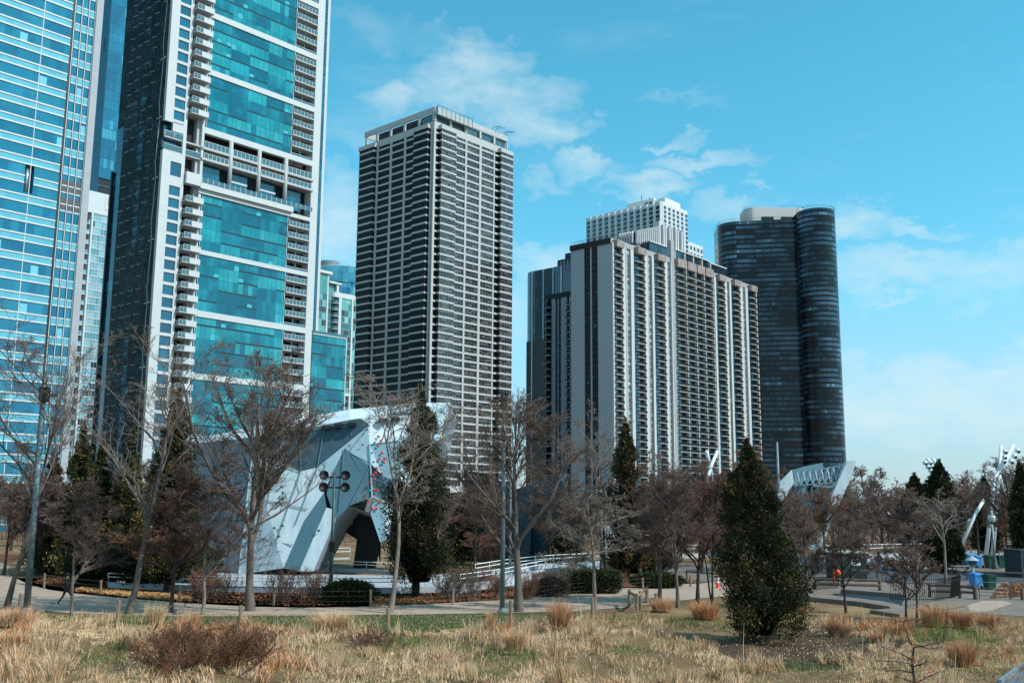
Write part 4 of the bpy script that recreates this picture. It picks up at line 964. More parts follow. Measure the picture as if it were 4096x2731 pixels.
surf('walking_path',[(-500,2405),(0,2428),(300,2452),(560,2460),(800,2463),(1100,2461),(1400,2458),(1700,2455),(2000,2450),(2300,2443),(2500,2428),(2650,2408),(2800,2392),(2950,2380),(3060,2372),(3060,2312),(2950,2318),(2800,2330),(2650,2341),(2450,2355),(2250,2372),(2100,2390),(1900,2404),(1700,2415),(1400,2427),(1200,2429),(1000,2425),(700,2408),(450,2387),(300,2372),(200,2358),(120,2338),(60,2310),(30,2290),(40,2262),(0,2248),(-300,2240),(-700,2300)],CONC,.035)
drape('lawn',[(820,2466),(1400,2461),(2000,2453),(2340,2446),(2300,2475),(2150,2492),(2000,2512),(1800,2524),(1560,2536),(1300,2530),(1000,2512),(700,2496),(250,2482),(60,2462),(300,2462),(560,2465)],LAWN,.022)
surf('mulch_bed',[(130,2336),(200,2355),(300,2369),(450,2384),(700,2405),(1000,2422),(1200,2426),(1400,2424),(1700,2412),(1900,2401),(2100,2387),(2250,2369),(2450,2352),(2650,2338),(2780,2329),(2800,2318),(2700,2310),(2500,2318),(2250,2326),(2050,2346),(1800,2366),(1500,2372),(1200,2369),(950,2363),(700,2358),(430,2350),(300,2300),(220,2262),(90,2262)],MULCH,.03)
surf('ribbon_path',[(430,2346),(700,2354),(950,2360),(1200,2366),(1500,2369),(1800,2362),(2050,2342),(2250,2322),(2400,2306),(2420,2262),(2250,2256),(2100,2270),(1950,2288),(1800,2294),(1500,2300),(1200,2292),(900,2290),(500,2286),(300,2270),(240,2276)],ICE,.05)
surf('plaza',[(2780,2328),(3060,2312),(3400,2380),(3700,2440),(4200,2470),(4500,2380),(4300,2225),(3700,2222),(3300,2225),(2700,2262),(2600,2300)],CONC2,.02)
surf('asphalt_strip',[(3560,2330),(3720,2318),(4150,2330),(4200,2290),(3700,2276),(3300,2262),(3250,2285)],ASPH,.045)
drape('side_path',[(3868,2420),(3935,2402),(4020,2404),(4060,2412),(3960,2445),(3880,2452)],CONC,.03)
drape('bare_soil',[(3130,2520),(3330,2500),(3480,2560),(3620,2590),(3560,2660),(3350,2690),(3150,2640),(2950,2640),(2850,2590),(2950,2545)],SOIL,.03)
# dry leaves on the mulch
def litter(name,pts,n,mats,seed,s=.09,z=.05,lift=.10):
    rng=np.random.default_rng(seed); P=[A(x,y,0) for x,y in pts]; xs_=[p.x for p in P]; ys_=[p.y for p in P]; out=[]
    x=rng.uniform(min(xs_),max(xs_),n*4); y=rng.uniform(min(ys_),max(ys_),n*4); ins=np.zeros(len(x),bool); q=len(P)
    for i in range(q):
        x0,y0,x1,y1=P[i].x,P[i].y,P[(i+1)%q].x,P[(i+1)%q].y
        c=((y0>y)!=(y1>y))&(x<(x1-x0)*(y-y0)/(y1-y0+1e-12)+x0); ins^=c
    x,y=x[ins][:n],y[ins][:n]; m_=len(x); P0=np.stack([x,y,z+rng.uniform(0,lift,m_)],1); d=rng.normal(size=(m_,3))*np.array([1,1,.35]); d/=np.linalg.norm(d,axis=1,keepdims=True); e=np.cross(d,rng.normal(size=(m_,3))); e/=np.linalg.norm(e,axis=1,keepdims=True)
    L=s*rng.uniform(.6,1.6,m_)[:,None]; V=np.stack([P0-d*L,P0+e*L*.5,P0+d*L,P0-e*L*.5],1).reshape(-1,3)
    o=rawmesh(name,V,np.arange(4*m_).reshape(m_,4),mats,rng.integers(0,len(mats),m_)); o['kind']='stuff'; return o
LF=[mat('leaf_rust',(150,88,54),.9,0,.3,9.),mat('leaf_brown',(104,66,48),.9,0,.3,9.),mat('leaf_tan',(168,124,84),.9,0,.3,9.)]
tag(litter('leaf_litter',[(1480,2428),(2000,2400),(2120,2386),(2080,2368),(1850,2388),(1500,2405)],12000,LF,1,.055),'fallen brown leaves on the bed beside the path','leaves')
STRAW=[mat('straw_gold',(196,150,90),.9,0,.3,9.),mat('straw_rust',(172,116,66),.9,0,.3,9.),mat('straw_pale',(206,172,122),.9,0,.3,9.)]
tag(litter('cut_straw',[(300,2366),(450,2384),(700,2404),(770,2404),(740,2388),(500,2372),(330,2356)],15000,STRAW,2,.075,.05,.14),'cut golden grass lying along the far edge of the path','dead grass')
tag(litter('mulch_litter',[(130,2330),(300,2369),(700,2405),(1200,2426),(1700,2412),(2250,2369),(2780,2329),(2500,2320),(2050,2350),(1500,2378),(950,2370),(430,2355),(200,2290)],16000,LF,3,.045,.03,.05),'scattered dead leaves and bark on the planting bed','leaves')
tag(litter('soil_litter',[(3130,2520),(3330,2500),(3620,2590),(3560,2660),(3150,2650),(2850,2590)],3500,[LF[2],STRAW[2],LF[1]],4,.03,.05,.1),'pale leaf scraps on the bare soil by the big conifer','leaves')
tag(litter('leaf_litter',[(3960,2395),(4150,2385),(4150,2340),(4010,2335)],5000,LF,5,.06),'brown leaves on the ground behind the bins','leaves')
# ---------------------------------------------------------------- tall dead grass of the foreground
GR=[mat('blade_straw',(220,188,150),.9,0,.12,2.,.2),mat('blade_tan',(206,162,122),.9,0,.15,2.,.2),mat('blade_rust',(182,112,66),.9,0,.2,2.,.2),mat('blade_green',(96,108,58),.85,0,.2,2.,.2),mat('blade_grey',(200,170,144),.9,0,.15,2.,.2),mat('blade_brown',(128,92,68),.9,0,.2,2.,.2)]
def blades(rng,P0,h,lean,dirs,w,bend=.5):
    n=len(P0); side=np.stack([-dirs[:,1],dirs[:,0],np.zeros(n)],1); ang=rng.uniform(0,np.pi,n)[:,None]; side=side*np.cos(ang)+dirs*np.sin(ang)
    up=np.array([0,0,1.]); p1=P0+up*(h*.55)[:,None]+dirs*(h*lean*.35)[:,None]; hz=np.sqrt(np.clip(1-lean**2,.05,1)); p2=P0+up*(h*np.clip(.55+.45*hz-bend*lean*.35,.1,1))[:,None]+dirs*(h*lean)[:,None]
    W=w[:,None]; V=np.stack([P0-side*W,P0+side*W,p1+side*W*.75,p1-side*W*.75,p2],1)
    b=np.arange(n)[:,None]*5; return V.reshape(-1,3),b
def grass(name,P0,h,lean,dirs,w,mi,label,cat='grass',kind='stuff',loc=None,group=None):
    rng=np.random.default_rng(len(P0)); V,b=blades(rng,P0,h,lean,dirs,w)
    n=len(P0); F1=np.concatenate([b+0,b+1,b+2,b+3],1); F2=np.concatenate([b+3,b+2,b+4,b+4],1)
    me=bpy.data.meshes.new(name); me.vertices.add(len(V)); me.vertices.foreach_set('co',V.astype(np.float32).ravel())
    lp=np.concatenate([F1,F2[:,:3]],1).ravel().astype(np.int32); me.loops.add(len(lp)); me.loops.foreach_set('vertex_index',lp)
    st=(np.arange(n)*7)[:,None]+np.array([0,4]); me.polygons.add(2*n); me.polygons.foreach_set('loop_start',st.ravel().astype(np.int32)); me.polygons.foreach_set('material_index',np.repeat(mi,2).astype(np.int32))
    for q in GR: me.materials.append(q)
    me.update(calc_edges=True); o=bpy.data.objects.new(name,me); COL.objects.link(o)
    if loc is not None: o.location=loc
    return tag(o,label,cat,group,kind)
def pxarr(x,y,z):
    d=np.stack([x,y,z-CAMH],1); F_=np.array(_F); w_=d@F_; return CX+FPX*(d@np.array(CX2))/w_,CY-FPX*(d@np.array(CU2))/w_
def ell(px,py,L): 
    r=np.zeros(len(px))
    for (a,b,ra,rb) in L: r=np.maximum(r,1-((px-a)/ra)**2-((py-b)/rb)**2)
    return r
def vnoise(x,y,s,seed):
    r=np.random.default_rng(seed); t=0
    for k in range(5):
        f=s*(1.7**k); a,b,c=r.uniform(0,6.28,3); t=t+np.sin(x*f*math.cos(a)+y*f*math.sin(a)+b+1.3*np.sin(y*f*.7+c))*(.75**k)
    return t
rng=np.random.default_rng(5)
GREEN=[(420,2625,150,45),(500,2500,60,25),(850,2640,60,20),(1700,2590,260,40),(2030,2640,160,45),(1980,2690,90,25),(2530,2610,90,30),(2480,2470,230,22),(2820,2500,200,35),(2990,2500,120,30),(3280,2455,130,40),(3760,2540,170,45),(3900,2580,120,30),(3250,2690,160,40),(3900,2700,160,30),(2700,2700,60,20),(1380,2640,60,20)]
BARE=[(3270,2580,330,85),(2980,2610,170,50),(2850,2545,200,40)]
N_=540000; x=rng.uniform(-27,27,N_); y=28.+26*rng.uniform(0,1,N_)**.85; z=hgt(x,y); px,py=pxarr(x,y,z)
lawn=(px>200)&(px<2350)&(py<2456+np.interp(px,[200,850,1300,1560,1900,2100,2350],[22,50,66,74,56,34,8])-(px<800)*12)
edge=py<np.interp(px,[-400,0,300,800,1400,2000,2350,2600,2900,3100],[2415,2438,2460,2470,2464,2458,2448,2420,2395,2380])
right=(px>3050)&(py<np.interp(px,[3050,3300,3600,3850,4100],[2400,2440,2478,2458,2400]))
conc=(px>3860)&(py<2455)&(px<4070)
gr=ell(px,py,GREEN); ba=ell(px,py,BARE)+.25*vnoise(x,y,1.2,3); cl_=vnoise(x,y,.9,8); c2=vnoise(x,y,2.6,9)
keep=~(lawn|edge|right|conc)&(px>-250)&(px<4350)&(ba<.15)&(c2+.8*vnoise(x,y,.7,41)>-2.6)&(rng.random(N_)<np.where(gr+.15*c2>.15,.12,.95))&(rng.random(N_)<np.clip(.62+.22*cl_,.2,1))
x,y,z,gr,cl_,c2,px,py=[q[keep] for q in (x,y,z,gr,cl_,c2,px,py)]; n=len(x)
# gather the blades into tussocks
tx,ty=rng.uniform(-27,27,5200),rng.uniform(28,54,5200)
cell={}
gx=np.floor(x/.85+.5*np.sin(y*1.3)).astype(int); gy=np.floor(y/.7).astype(int); jit=np.random.default_rng(77)
hx=np.sin(gx*12.9898+gy*78.233)*43758.5453; hx-=np.floor(hx); hy=np.sin(gx*39.346+gy*11.135)*24634.6345; hy-=np.floor(hy); hr=np.sin(gx*73.1+gy*27.7)*15731.7; hr-=np.floor(hr)
cxp=(gx+.2+.6*hx-.5*np.sin(y*1.3))*.85; cyp=(gy+.2+.6*hy)*.7
pull=np.where(hr>.35,.6,.15)*rng.uniform(.2,1,n); x=x*(1-pull)+cxp*pull; y=y*(1-pull)+cyp*pull
dx,dy=x-cxp,y-cyp; base=np.arctan2(dy,dx)+rng.normal(size=n)*.7; flow=vnoise(x,y,.35,4)*1.6
hz=rng.random(n)<.5; th=np.where(hz,base,flow+rng.normal(size=n)*.5); dirs=np.stack([np.cos(th),np.sin(th),np.zeros(n)],1)
h=(.24+.55*hr**2)*rng.uniform(.6,1.25,n)*(1+.18*cl_); back=(py<2500)&(px<2200); h=np.where(back,h*.85,h)*np.clip(.9+.30*vnoise(x,y,.5,21),.45,1.5); lean=np.clip(rng.normal(.74,.22,n)-.35*(hr>.82),.08,.99)
tall=rng.random(n)<.012; h=np.where(tall,h*2.0,h); lean=np.where(tall,.2,lean)
col=rng.random(n)*.62+.22*hr+.10*c2+.13*vnoise(x,y,.33,31)+.06
rust=np.clip(ell(px,py,[(60,2520,90,80),(1120,2700,130,60),(650,2690,80,50),(850,2560,330,110),(3650,2500,220,60),(3950,2640,150,80),(2230,2480,60,90),(2000,2540,80,30),(3400,2520,120,60),(3100,2420,400,30)]),0,1)
mi=np.select([rng.random(n)<rust*.6,gr>.25,col<.30,col<.5,col<.66,col<.8],[2,3,0,4,1,0],5); mi=np.where(mi==5,np.where(rng.random(n)<.5,5,1),mi); mi=np.where((rng.random(n)<.06),3,mi)
grass('dry_grass',np.stack([x,y,hgt(x,y)-.01],1),h,lean,dirs,np.full(n,.0085)*rng.uniform(.6,1.5,n),mi,'matted straw coloured dead grass covering the foreground bank')
# short green grass
N2=170000; x=rng.uniform(-27,27,N2); y=30.+26*rng.uniform(0,1,N2); z=hgt(x,y); px,py=pxarr(x,y,z)
lawn=(px>150)&(px<2400)&(py>2458)&(py<2459+np.interp(px,[150,850,1300,1560,1900,2100,2400],[16,50,70,76,60,40,18]))
gr=ell(px,py,GREEN)+.2*vnoise(x,y,1.1,12)
keep=(lawn|(gr>.05))&(px>-200)&(px<4300); x,y,px=x[keep],y[keep],px[keep]; lz=np.where(lawn[keep],hgt(x,y)+.02,hgt(x,y)); n=len(x)
th=rng.uniform(0,6.28,n); grass('green_grass',np.stack([x,y,lz-.01],1),rng.uniform(.04,.13,n),rng.uniform(.1,.7,n),np.stack([np.cos(th),np.sin(th),np.zeros(n)],1),np.full(n,.011),np.where(rng.random(n)<.72,3,np.where(rng.random(n)<.5,1,4)),'short green grass of the lawn strip and gaps in the bank')
# distinct tussocks -------------------------------------------------
def tussock(px,py,top,w,label,seed,mix,n=900,lean=.4,group='clumps of tall dry grass'):
    b=A(px,py,.1); k=b.y/FPX; H=AY(px,top,b.y).z-.1; R=w*k/2; r=np.random.default_rng(seed)
    a=r.uniform(0,6.28,n); q=R*.55*np.sqrt(r.random(n)); P0=np.stack([q*np.cos(a),q*np.sin(a),np.zeros(n)],1); a2=a+r.normal(size=n)*.6
    h=H*r.uniform(.55,1.15,n); ln=np.clip(r.normal(lean+.14,.24,n),.02,.95); mi=r.choice(len(GR),n,p=mix)
    return grass('grass_clump',P0,h,ln,np.stack([np.cos(a2),np.sin(a2),np.zeros(n)],1),np.full(n,.009),mi,label,'grass clump',None,b,group)
RU=(.18,.38,.28,0,.10,.06); PA=(.5,.22,.05,.03,.18,.02); BR=(.08,.26,.34,0,.08,.24)
tussock(2238,2530,2395,90,'upright orange grass clump standing near the path between two wooden posts',1,RU,1300,.14)
tussock(1330,2530,2428,190,'arching pale straw tussock just left of the bare curly tree by the lawn',2,PA,1700,.55)
tussock(3338,2545,2462,60,'small orange upright grass clump on the slope right of the big conifer',3,RU,700,.12)
tussock(3378,2545,2470,60,'pale feathery grass clump leaning right beside a small orange clump',4,PA,600,.4)
tussock(3850,2680,2560,110,'dark rust coloured grass clump with upright stems near the right edge',5,BR,1500,.16)
tussock(3590,2560,2480,170,'broad red-brown clump of stems on the bank behind the small sapling',6,BR,1800,.3)
tussock(3740,2500,2412,150,'tall rusty grass stand in front of the black curved fence',7,RU,1500,.2)
tussock(3850,2505,2430,110,'rusty brown grass stand beside the pale side path',8,RU,1100,.25)
tussock(3510,2580,2520,60,'small dark brown clump in front of the broad red-brown stems',9,BR,600,.25)
tussock(1950,2460,2440,60,'wispy pale grass at the foot of the grey pole',10,PA,260,.35)
tussock(2060,2600,2510,110,'soft tan clump of upright grass in the middle of the bank',11,(.3,.4,.15,0,.15,0),900,.25)
tussock(620,2490,2400,110,'pale green-white grass stalks standing along the lawn at left',12,(.55,.1,0,.2,.15,0),420,.2)
tussock(30,2500,2425,150,'tall pale grass in the left corner by the path edge',13,PA,1200,.3)
tussock(50,2600,2520,120,'orange grass clump low at the left edge of the photo',14,RU,1300,.35)
tussock(3880,2620,2540,0+90,'thin green and straw stalks rising on the bank at right',15,(.2,.3,.1,.4,0,0),300,.2)
tussock(3960,2520,2440,120,'brown grass clump beyond the side path by the metal gate',16,BR,900,.35)
tussock(2650,2440,2380,140,'tan grass growing round the foot of the twin wooden posts',17,(.3,.4,.25,0,.05,0),900,.3)
tussock(2820,2470,2395,160,'rusty tan grass round the double-stemmed tree',18,(.1,.35,.45,0,.05,.05),1100,.3)
tussock(3180,2440,2400,220,'tan and rust grass under the thin tree right of the big conifer',19,(.2,.35,.35,0,.05,.05),1300,.3)
# ================================================================ trees along the near edge of the path
bare_tree(23,2442,1240,-420,330,'tall','large bare tree with wide pale limbs at the far left edge',21,.15,TW_G,BARK,1.,lean=.5)
bare_tree(288,2457,1905,90,520,'round','slim bare tree with thin trunk right beside the walking person',22,.09,TW_P,BARK)
bare_tree(515,2457,1375,230,800,'tall','tall bare tree with pale forked limbs in front of the dark tower side',23,.18,TW_W,BARK,.8,lean=.6)
bare_tree(681,2450,1850,480,880,'round','leaning bare tree with a dense brown crown left of the thick-trunked tree',24,.12,TW_R,BARKD)
bare_tree(812,2459,1800,560,1030,'round','bare tree with a purple-brown crown at the left end of the climbing wall',25,.10,TW_P,BARKW)
bare_tree(1000,2444,1385,740,1330,'vase','thick-trunked bare tree with a tall fan crown in front of the climbing wall',26,.24,TW_B,BARK)
bare_tree(1560,2453,1500,1330,1950,'open','sparse bare tree with curling pale limbs in front of the arch of the climbing wall',27,.15,TW_W,BARKW,1.3,lean=.3)
bare_tree(2076,2447,1560,1800,2420,'vase','broad bare tree with dense upswept crown beside the tall grey pole',28,.24,TW_B,BARK,1.05)
bare_tree(2380,2440,1930,2200,2600,'tier','bare tree with level tiers of pale twigs in front of the clipped hedge',29,.13,TW_W,BARKW,1.1)
bare_tree(2638,2412,1930,2480,2790,'round','bare brown tree behind the wooden rail posts',30,.14,TW_P,BARK)
bare_tree(2712,2430,1790,2560,2900,'round','bare tree with dense purplish crown left of the double-stemmed tree',31,.11,TW_P,BARK)
bare_tree(2791,2409,1830,2680,2950,'round','bare tree with dark brown trunk directly left of the traffic cone',32,.12,TW_P,BARKD)
t=bare_tree(2850,2421,1850,2740,2960,'round','double-stemmed bare tree standing by the orange traffic cone',33,.07,TW_R,BARKD)
b=A(2850,2421); m=MB().tube([(-.02,0,0),(-.16,0,.8),(-.28,.1,2.2),(-.45,.1,3.4)],[.07,.06,.05,.02],7).build('second_stem',BARKD,t,True)
bare_tree(2912,2337,1900,2820,3010,'round','bare tree half hidden behind the big conifer on its left side',34,.13,TW_R,BARKD)
bare_tree(3234,2435,2010,3130,3330,'round','slender bare tree close to the right side of the big conifer',35,.08,TW_B,BARKD)
bare_tree(3384,2452,1985,3240,3600,'round','slender dark bare tree in front of the sunken concrete basin',36,.075,TW_B,BARKD)
bare_tree(3625,2480,2090,3440,3720,'round','slim bare tree, left of two standing close at the black curved fence',37,.07,TW_P,BARKD,.8)
bare_tree(3668,2492,2080,3570,3850,'round','slim bare tree, right of two standing close at the black curved fence',38,.07,TW_P,BARKD,.8)
bare_tree(3782,2338,1950,3640,3900,'open','pale bare tree with zigzag limbs in front of the dark pointed conifers',39,.13,TW_W,BARKW,1.3,lean=.3)
bare_tree(4060,2290,1830,3830,4250,'tall','bare tree with grey spreading twigs at the right edge of the photo',40,.15,TW_G,BARKD,1.1)
# young sapling in the foreground
b=A(3663,2790,.0); rngS=np.random.default_rng(41)
o=empty('sapling',b,0,'small leafless sapling in the near right foreground with a few curled brown leaves','tree')
def ap(x,y,dy=0.): p=AY(x,y,b.y+dy)-b; return (p.x,p.y,p.z)
tk=[(3663,2790),(3660,2731),(3652,2680),(3648,2650),(3655,2590),(3640,2565),(3628,2530),(3615,2500),(3614,2484)]
MB().tube([ap(*p) for p in tk],[.06,.052,.046,.042,.036,.03,.022,.014,.008],8).build('trunk',BARKD,o,True)
lim=[[(3656,2728),(3620,2715),(3575,2704)],[(3658,2735),(3720,2700),(3770,2680),(3830,2660)],[(3650,2655),(3590,2645),(3500,2640)],[(3652,2640),(3600,2610),(3540,2590),(3500,2570)],[(3655,2588),(3700,2580),(3760,2570)],[(3640,2565),(3600,2560),(3560,2565)],[(3648,2665),(3690,2655),(3712,2640)],[(3614,2486),(3590,2482),(3580,2492)],[(3614,2484),(3650,2476),(3690,2474),(3720,2476)],[(3655,2575),(3720,2595),(3770,2585)],[(3654,2690),(3600,2680),(3540,2682)]]
m=MB()
for i_,l in enumerate(lim):
    dy=rngS.uniform(-.7,.7); q=[ap(*p,dy*k_/(len(l)-1)) for k_,p in enumerate(l)]; m.tube(q,[.024,.017,.010,.006][:len(q)],5)
    for k_ in range(5):
        a_=Vector(q[-2]).lerp(Vector(q[-1]),rngS.uniform(0,1)); m.tube([a_,a_+Vector(rngS.normal(size=3)*.12)+Vector((0,0,.05)),a_+Vector(rngS.normal(size=3)*.22)],[.006,.005,.003],3)
m.build('branches',BARKD,o,True)
m=MB()
for (x_,y_) in ((3655,2575),(3645,2640),(3560,2600),(3718,2690),(3755,2660),(3668,2722),(3643,2632),(3650,2582),(3726,2684)):
    for k_ in range(3):
        c=Vector(ap(x_,y_))+Vector(rngS.normal(size=3)*.05); d=Vector(rngS.normal(size=3)).normalized()*.09; e=d.orthogonal().normalized()*.04; m.poly([c-d,c+e,c+d,c-e])
m.build('dead_leaves',LF[0],o)['kind']='stuff'
# ---------------------------------------------------------------- second row, beyond the path
bare_tree(2406,2292,1600,2230,2620,'open','pale forked bare tree beyond the clipped hedge, behind the tiered tree',50,.16,TW_W,BARKW,1.3)
bare_tree(2560,2300,1840,2440,2720,'round','brown bare tree beyond the path left of the double-stemmed tree',51,.12,TW_R,BARK)
bare_tree(150,2300,1850,-60,300,'round','bare bushy tree behind the tall pole at left',52,.12,TW_P,BARKD)
bare_tree(1900,2290,1930,1780,2060,'round','low reddish bare tree beyond the railing, right of the dark conifer',53,.1,TW_R,BARKD)
bare_tree(2200,2270,1850,2080,2330,'round','brown bare tree beyond the ribbon path behind the broad upswept tree',54,.12,TW_B,BARKD)
bare_tree(3400,2262,1990,3250,3540,'round','bare brown tree behind the people, left of the globe lamp',55,.12,TW_B,BARKD)
bare_tree(560,2275,1820,420,760,'round','dark bare tree behind the low juniper bushes',56,.12,TW_P,BARKD)
bare_tree(2980,2250,1780,2860,3120,'round','red-brown bare tree directly behind the big conifer',57,.12,TW_R,BARKD)
bare_tree(3540,2240,1960,3440,3660,'round','bare tree behind the globe lamp in the plaza',58,.1,TW_P,BARKD)
# conifers
conifer(3010,2572,1765,2900,3238,'large bushy conifer standing alone on the grass bank at right',61,100000,.12,(.52,.30,.12,.06),cone=.66,low=.05,core=.5)
conifer(1662,2388,1541,1530,1838,'tall pointed conifer in front of the right end of the climbing wall',62,60000,.15,(.62,.27,.09,.02),cone=.78,low=.08,core=.5)
conifer(2508,2310,1680,2420,2620,'thin brownish conifer behind the forked pale tree in front of the long block',63,20000,.22,(.45,.2,.1,.25),cone=.8)
conifer(668,2370,1560,540,790,'tall dark conifer among the bare trees left of the climbing wall',64,46000,.17,(.55,.25,.14,.06),cone=.75)
conifer(290,2310,1698,205,390,'pointed conifer between the two left glass towers',65,22000,.24,(.55,.25,.14,.06))
conifer(372,2300,1765,300,450,'short narrow conifer right of the pointed one at left',66,15000,.24,(.5,.22,.14,.14))
conifer(492,2305,1715,420,570,'narrow golden-brown conifer in front of the dark tower side',67,18000,.24,(.36,.24,.28,.12))
conifer(180,2290,1800,100,270,'reddish brown conifer just right of the tall pole at left',68,14000,.24,(.2,.15,.15,.5))
conifer(3675,2232,1898,3600,3745,'dark pointed conifer left of the taller one by the tilted mast',69,16000,.3,(.75,.2,.04,.01),cone=.6)
conifer(3778,2240,1846,3690,3850,'tallest dark pointed conifer in the right background, beside the tilted mast',70,22000,.3,(.75,.2,.04,.01),cone=.6)
conifer(3955,2225,1907,3890,4025,'dark conifer beneath the white branching mast',71,16000,.3,(.72,.2,.07,.01),cone=.65)
conifer(4110,2300,1850,4050,4175,'dark conifer cut by the right edge of the photo',72,20000,.25,(.65,.2,.1,.05))
conifer(2250,2262,2050,2180,2330,'low golden-green conifer behind the ramp railing',73,12000,.24,(.4,.3,.27,.03))
conifer(1850,2255,1990,1790,1930,'dark conifer behind the ribbon path, right of the tall pointed conifer',74,12000,.28,(.7,.2,.08,.02))
# low dark junipers and hedges
leafy(380,2345,2180,270,500,'dark spreading juniper behind the straw strip at left',80,14000,.14,1.6,'juniper','shrub',(.75,.2,.05),box=False)
leafy(600,2352,2150,470,720,'large dark juniper with ragged edge under the tall dark conifer',81,16000,.14,1.8,'juniper','shrub',(.75,.2,.05),box=False)
leafy(230,2300,2170,130,330,'dark evergreen bush behind the walking person',82,10000,.13,1.4,'evergreen_bush','shrub',(.75,.2,.05),box=False)
leafy(790,2330,2180,700,870,'olive-tinted evergreen bush at the left foot of the climbing wall',83,9000,.13,1.4,'evergreen_bush','shrub',(.6,.25,.15),box=False)
leafy(1370,2415,2320,1290,1500,'low dark evergreen hedge around the foot of the floodlight pole',84,9000,.1,.9,'hedge','hedge',(.7,.25,.05),box=False)
leafy(2360,2372,2278,2240,2470,'long clipped green hedge beside the path',85,16000,.09,.9)
leafy(2610,2352,2290,2520,2735,'lower green hedge behind the wooden rail posts',86,11000,.09,.8,box=False)
leafy(2560,2290,2190,2440,2700,'dark evergreen mass behind the lower green hedge',87,14000,.13,1.5,'evergreen_bush','shrub',(.8,.17,.03),box=False)
leafy(2200,2385,2290,2130,2270,'leafless brown clipped hedge next to the long green hedge',88,0+9000,.07,.8,'hedge','hedge',(.5,.3,.2),mats=[TW_B,TW_G,TW_P],box=True)
leafy(1860,2330,2280,1800,1960,'flat-topped reddish hedge behind the railing',89,7000,.07,.7,'hedge','hedge',(.5,.3,.2),mats=[TW_R,TW_B,TW_P])
leafy(3760,2290,2130,3700,3850,'dark evergreen skirt around the tallest pointed conifer',90,9000,.2,1.4,'evergreen_bush','shrub',(.8,.18,.02),box=False)
# bare multi-stem shrubs
for i_,(px_,py_,tp,a_,b_,lb,mt_) in enumerate([(800,2392,2270,750,860,'thin reddish shrub, leftmost of the pair by the low wall',TW_R),(875,2398,2265,800,950,'wide reddish shrub, right of the pair by the low wall',TW_R),(1120,2412,2258,1050,1190,'leafless red-stemmed shrub left of two before the climbing wall',TW_R),(1250,2412,2272,1180,1340,'leafless red-stemmed shrub beside the floodlight pole',TW_R),
  (1790,2405,2290,1740,1860,'twisted open shrub under the right side of the pointed conifer',TW_G),(1880,2405,2285,1830,1950,'twisted open shrub nearest the red-stemmed clump',TW_G),(1985,2400,2280,1935,2040,'dark red upright stems left of the tall grey pole',TW_R),(2115,2398,2285,2085,2160,'dark red upright stems right of the broad tree trunk',TW_R),(2470,2345,2285,2440,2510,'small pinkish stems between the two green hedges',TW_R),
  (180,2300,2185,95,250,'rust coloured bush behind the galvanised pole at left',TW_R),(2460,2290,2225,2400,2520,'grey twiggy shrub at the end of the ramp railing',TW_G),(1960,2262,2150,1880,2040,'orange-red shrub beyond the ramp behind the grey pole',TW_R),(3850,2200,2100,3800,3990,'reddish bush below the hanging banner',TW_R),(3940,2218,2140,3900,4020,'grey twiggy bush behind the green bins',TW_G)]):
    twiggy(px_,py_,tp,a_,b_,lb,100+i_,46,mt_,group='leafless shrubs in the planting beds')
twiggy(830,2690,2480,600,1080,'big dark red-brown bush in the left foreground grass',130,130,mat('wine_brown_stems',(112,78,58),.9,0,.3,3.),n2=9,n3=6,lean=.75,r=.012,z=.1)
twiggy(1480,2600,2500,1380,1600,'low tangled brown bush beside the pale arching tussock',131,50,TW_R,n2=8,n3=5,lean=.8,r=.010,z=.1)
twiggy(1020,2640,2520,960,1120,'tangle of rusty stems right of the big dark bush',132,50,TW_R,n2=7,n3=5,lean=.7,r=.010,z=.1)
# ---------------------------------------------------------------- background trees
spotsA=[(3380,155,12.5,'round-headed bare tree on the skyline right of the steel-framed boulder'),(3480,160,12.,'bare tree on the skyline, second right of the steel-framed boulder'),(3560,165,10.5,'bare tree on the skyline above the globe lamp'),(3860,140,11.,'grey bare tree between the tallest conifer and the white mast'),(3900,120,9.,'bare tree behind the floodlights and banner'),(4060,130,12.5,'tall bare tree behind the white mast'),
 (3330,150,10.,'bare tree beside the slanting white wall'),(3640,150,9.5,'bare tree behind the dark pointed conifers'),(2740,130,8.5,'bare tree below the left part of the long block'),(2660,140,8.5,'bare tree at the foot of the long block behind the pale mast'),(2330,135,9.,'bare tree at the foot of the white end wall'),(2140,130,9.,'bare tree beneath the shaded apartment wing'),(1980,125,9.,'bare tree beyond the grey boulder'),
 (1880,140,8.,'bare tree at the foot of the banded high-rise'),(60,120,8.5,'bare tree at the foot of the sky blue office tower'),(200,130,9.5,'bare tree behind the pointed conifer at left'),(420,130,9.,'bare tree below the white gridded tower'),(620,125,9.5,'bare tree below the dark tower side'),(3200,130,8.,'bare tree in front of the steel-framed boulder'),(3080,125,8.5,'bare tree behind the big conifer in the far row'),(-150,120,9.,'bare tree just outside the left edge'),(3000,140,9.,'bare tree at the foot of the black curved tower'),(2500,150,9.,'bare tree behind the thin brownish conifer'),(3760,180,10.5,'far bare tree between the dark conifers')]
protos=[]
for s_ in range(4):
    rg=np.random.default_rng(200+s_); tv,tf,cv,cf=tree_geo(rg,10.,3.6+.3*s_,3.6,.16,'far',0.,1.15)
    protos.append((tv,tf,cv,cf))
far_tw=[TW_B,TW_P,TW_G,TW_R]; PO=[]
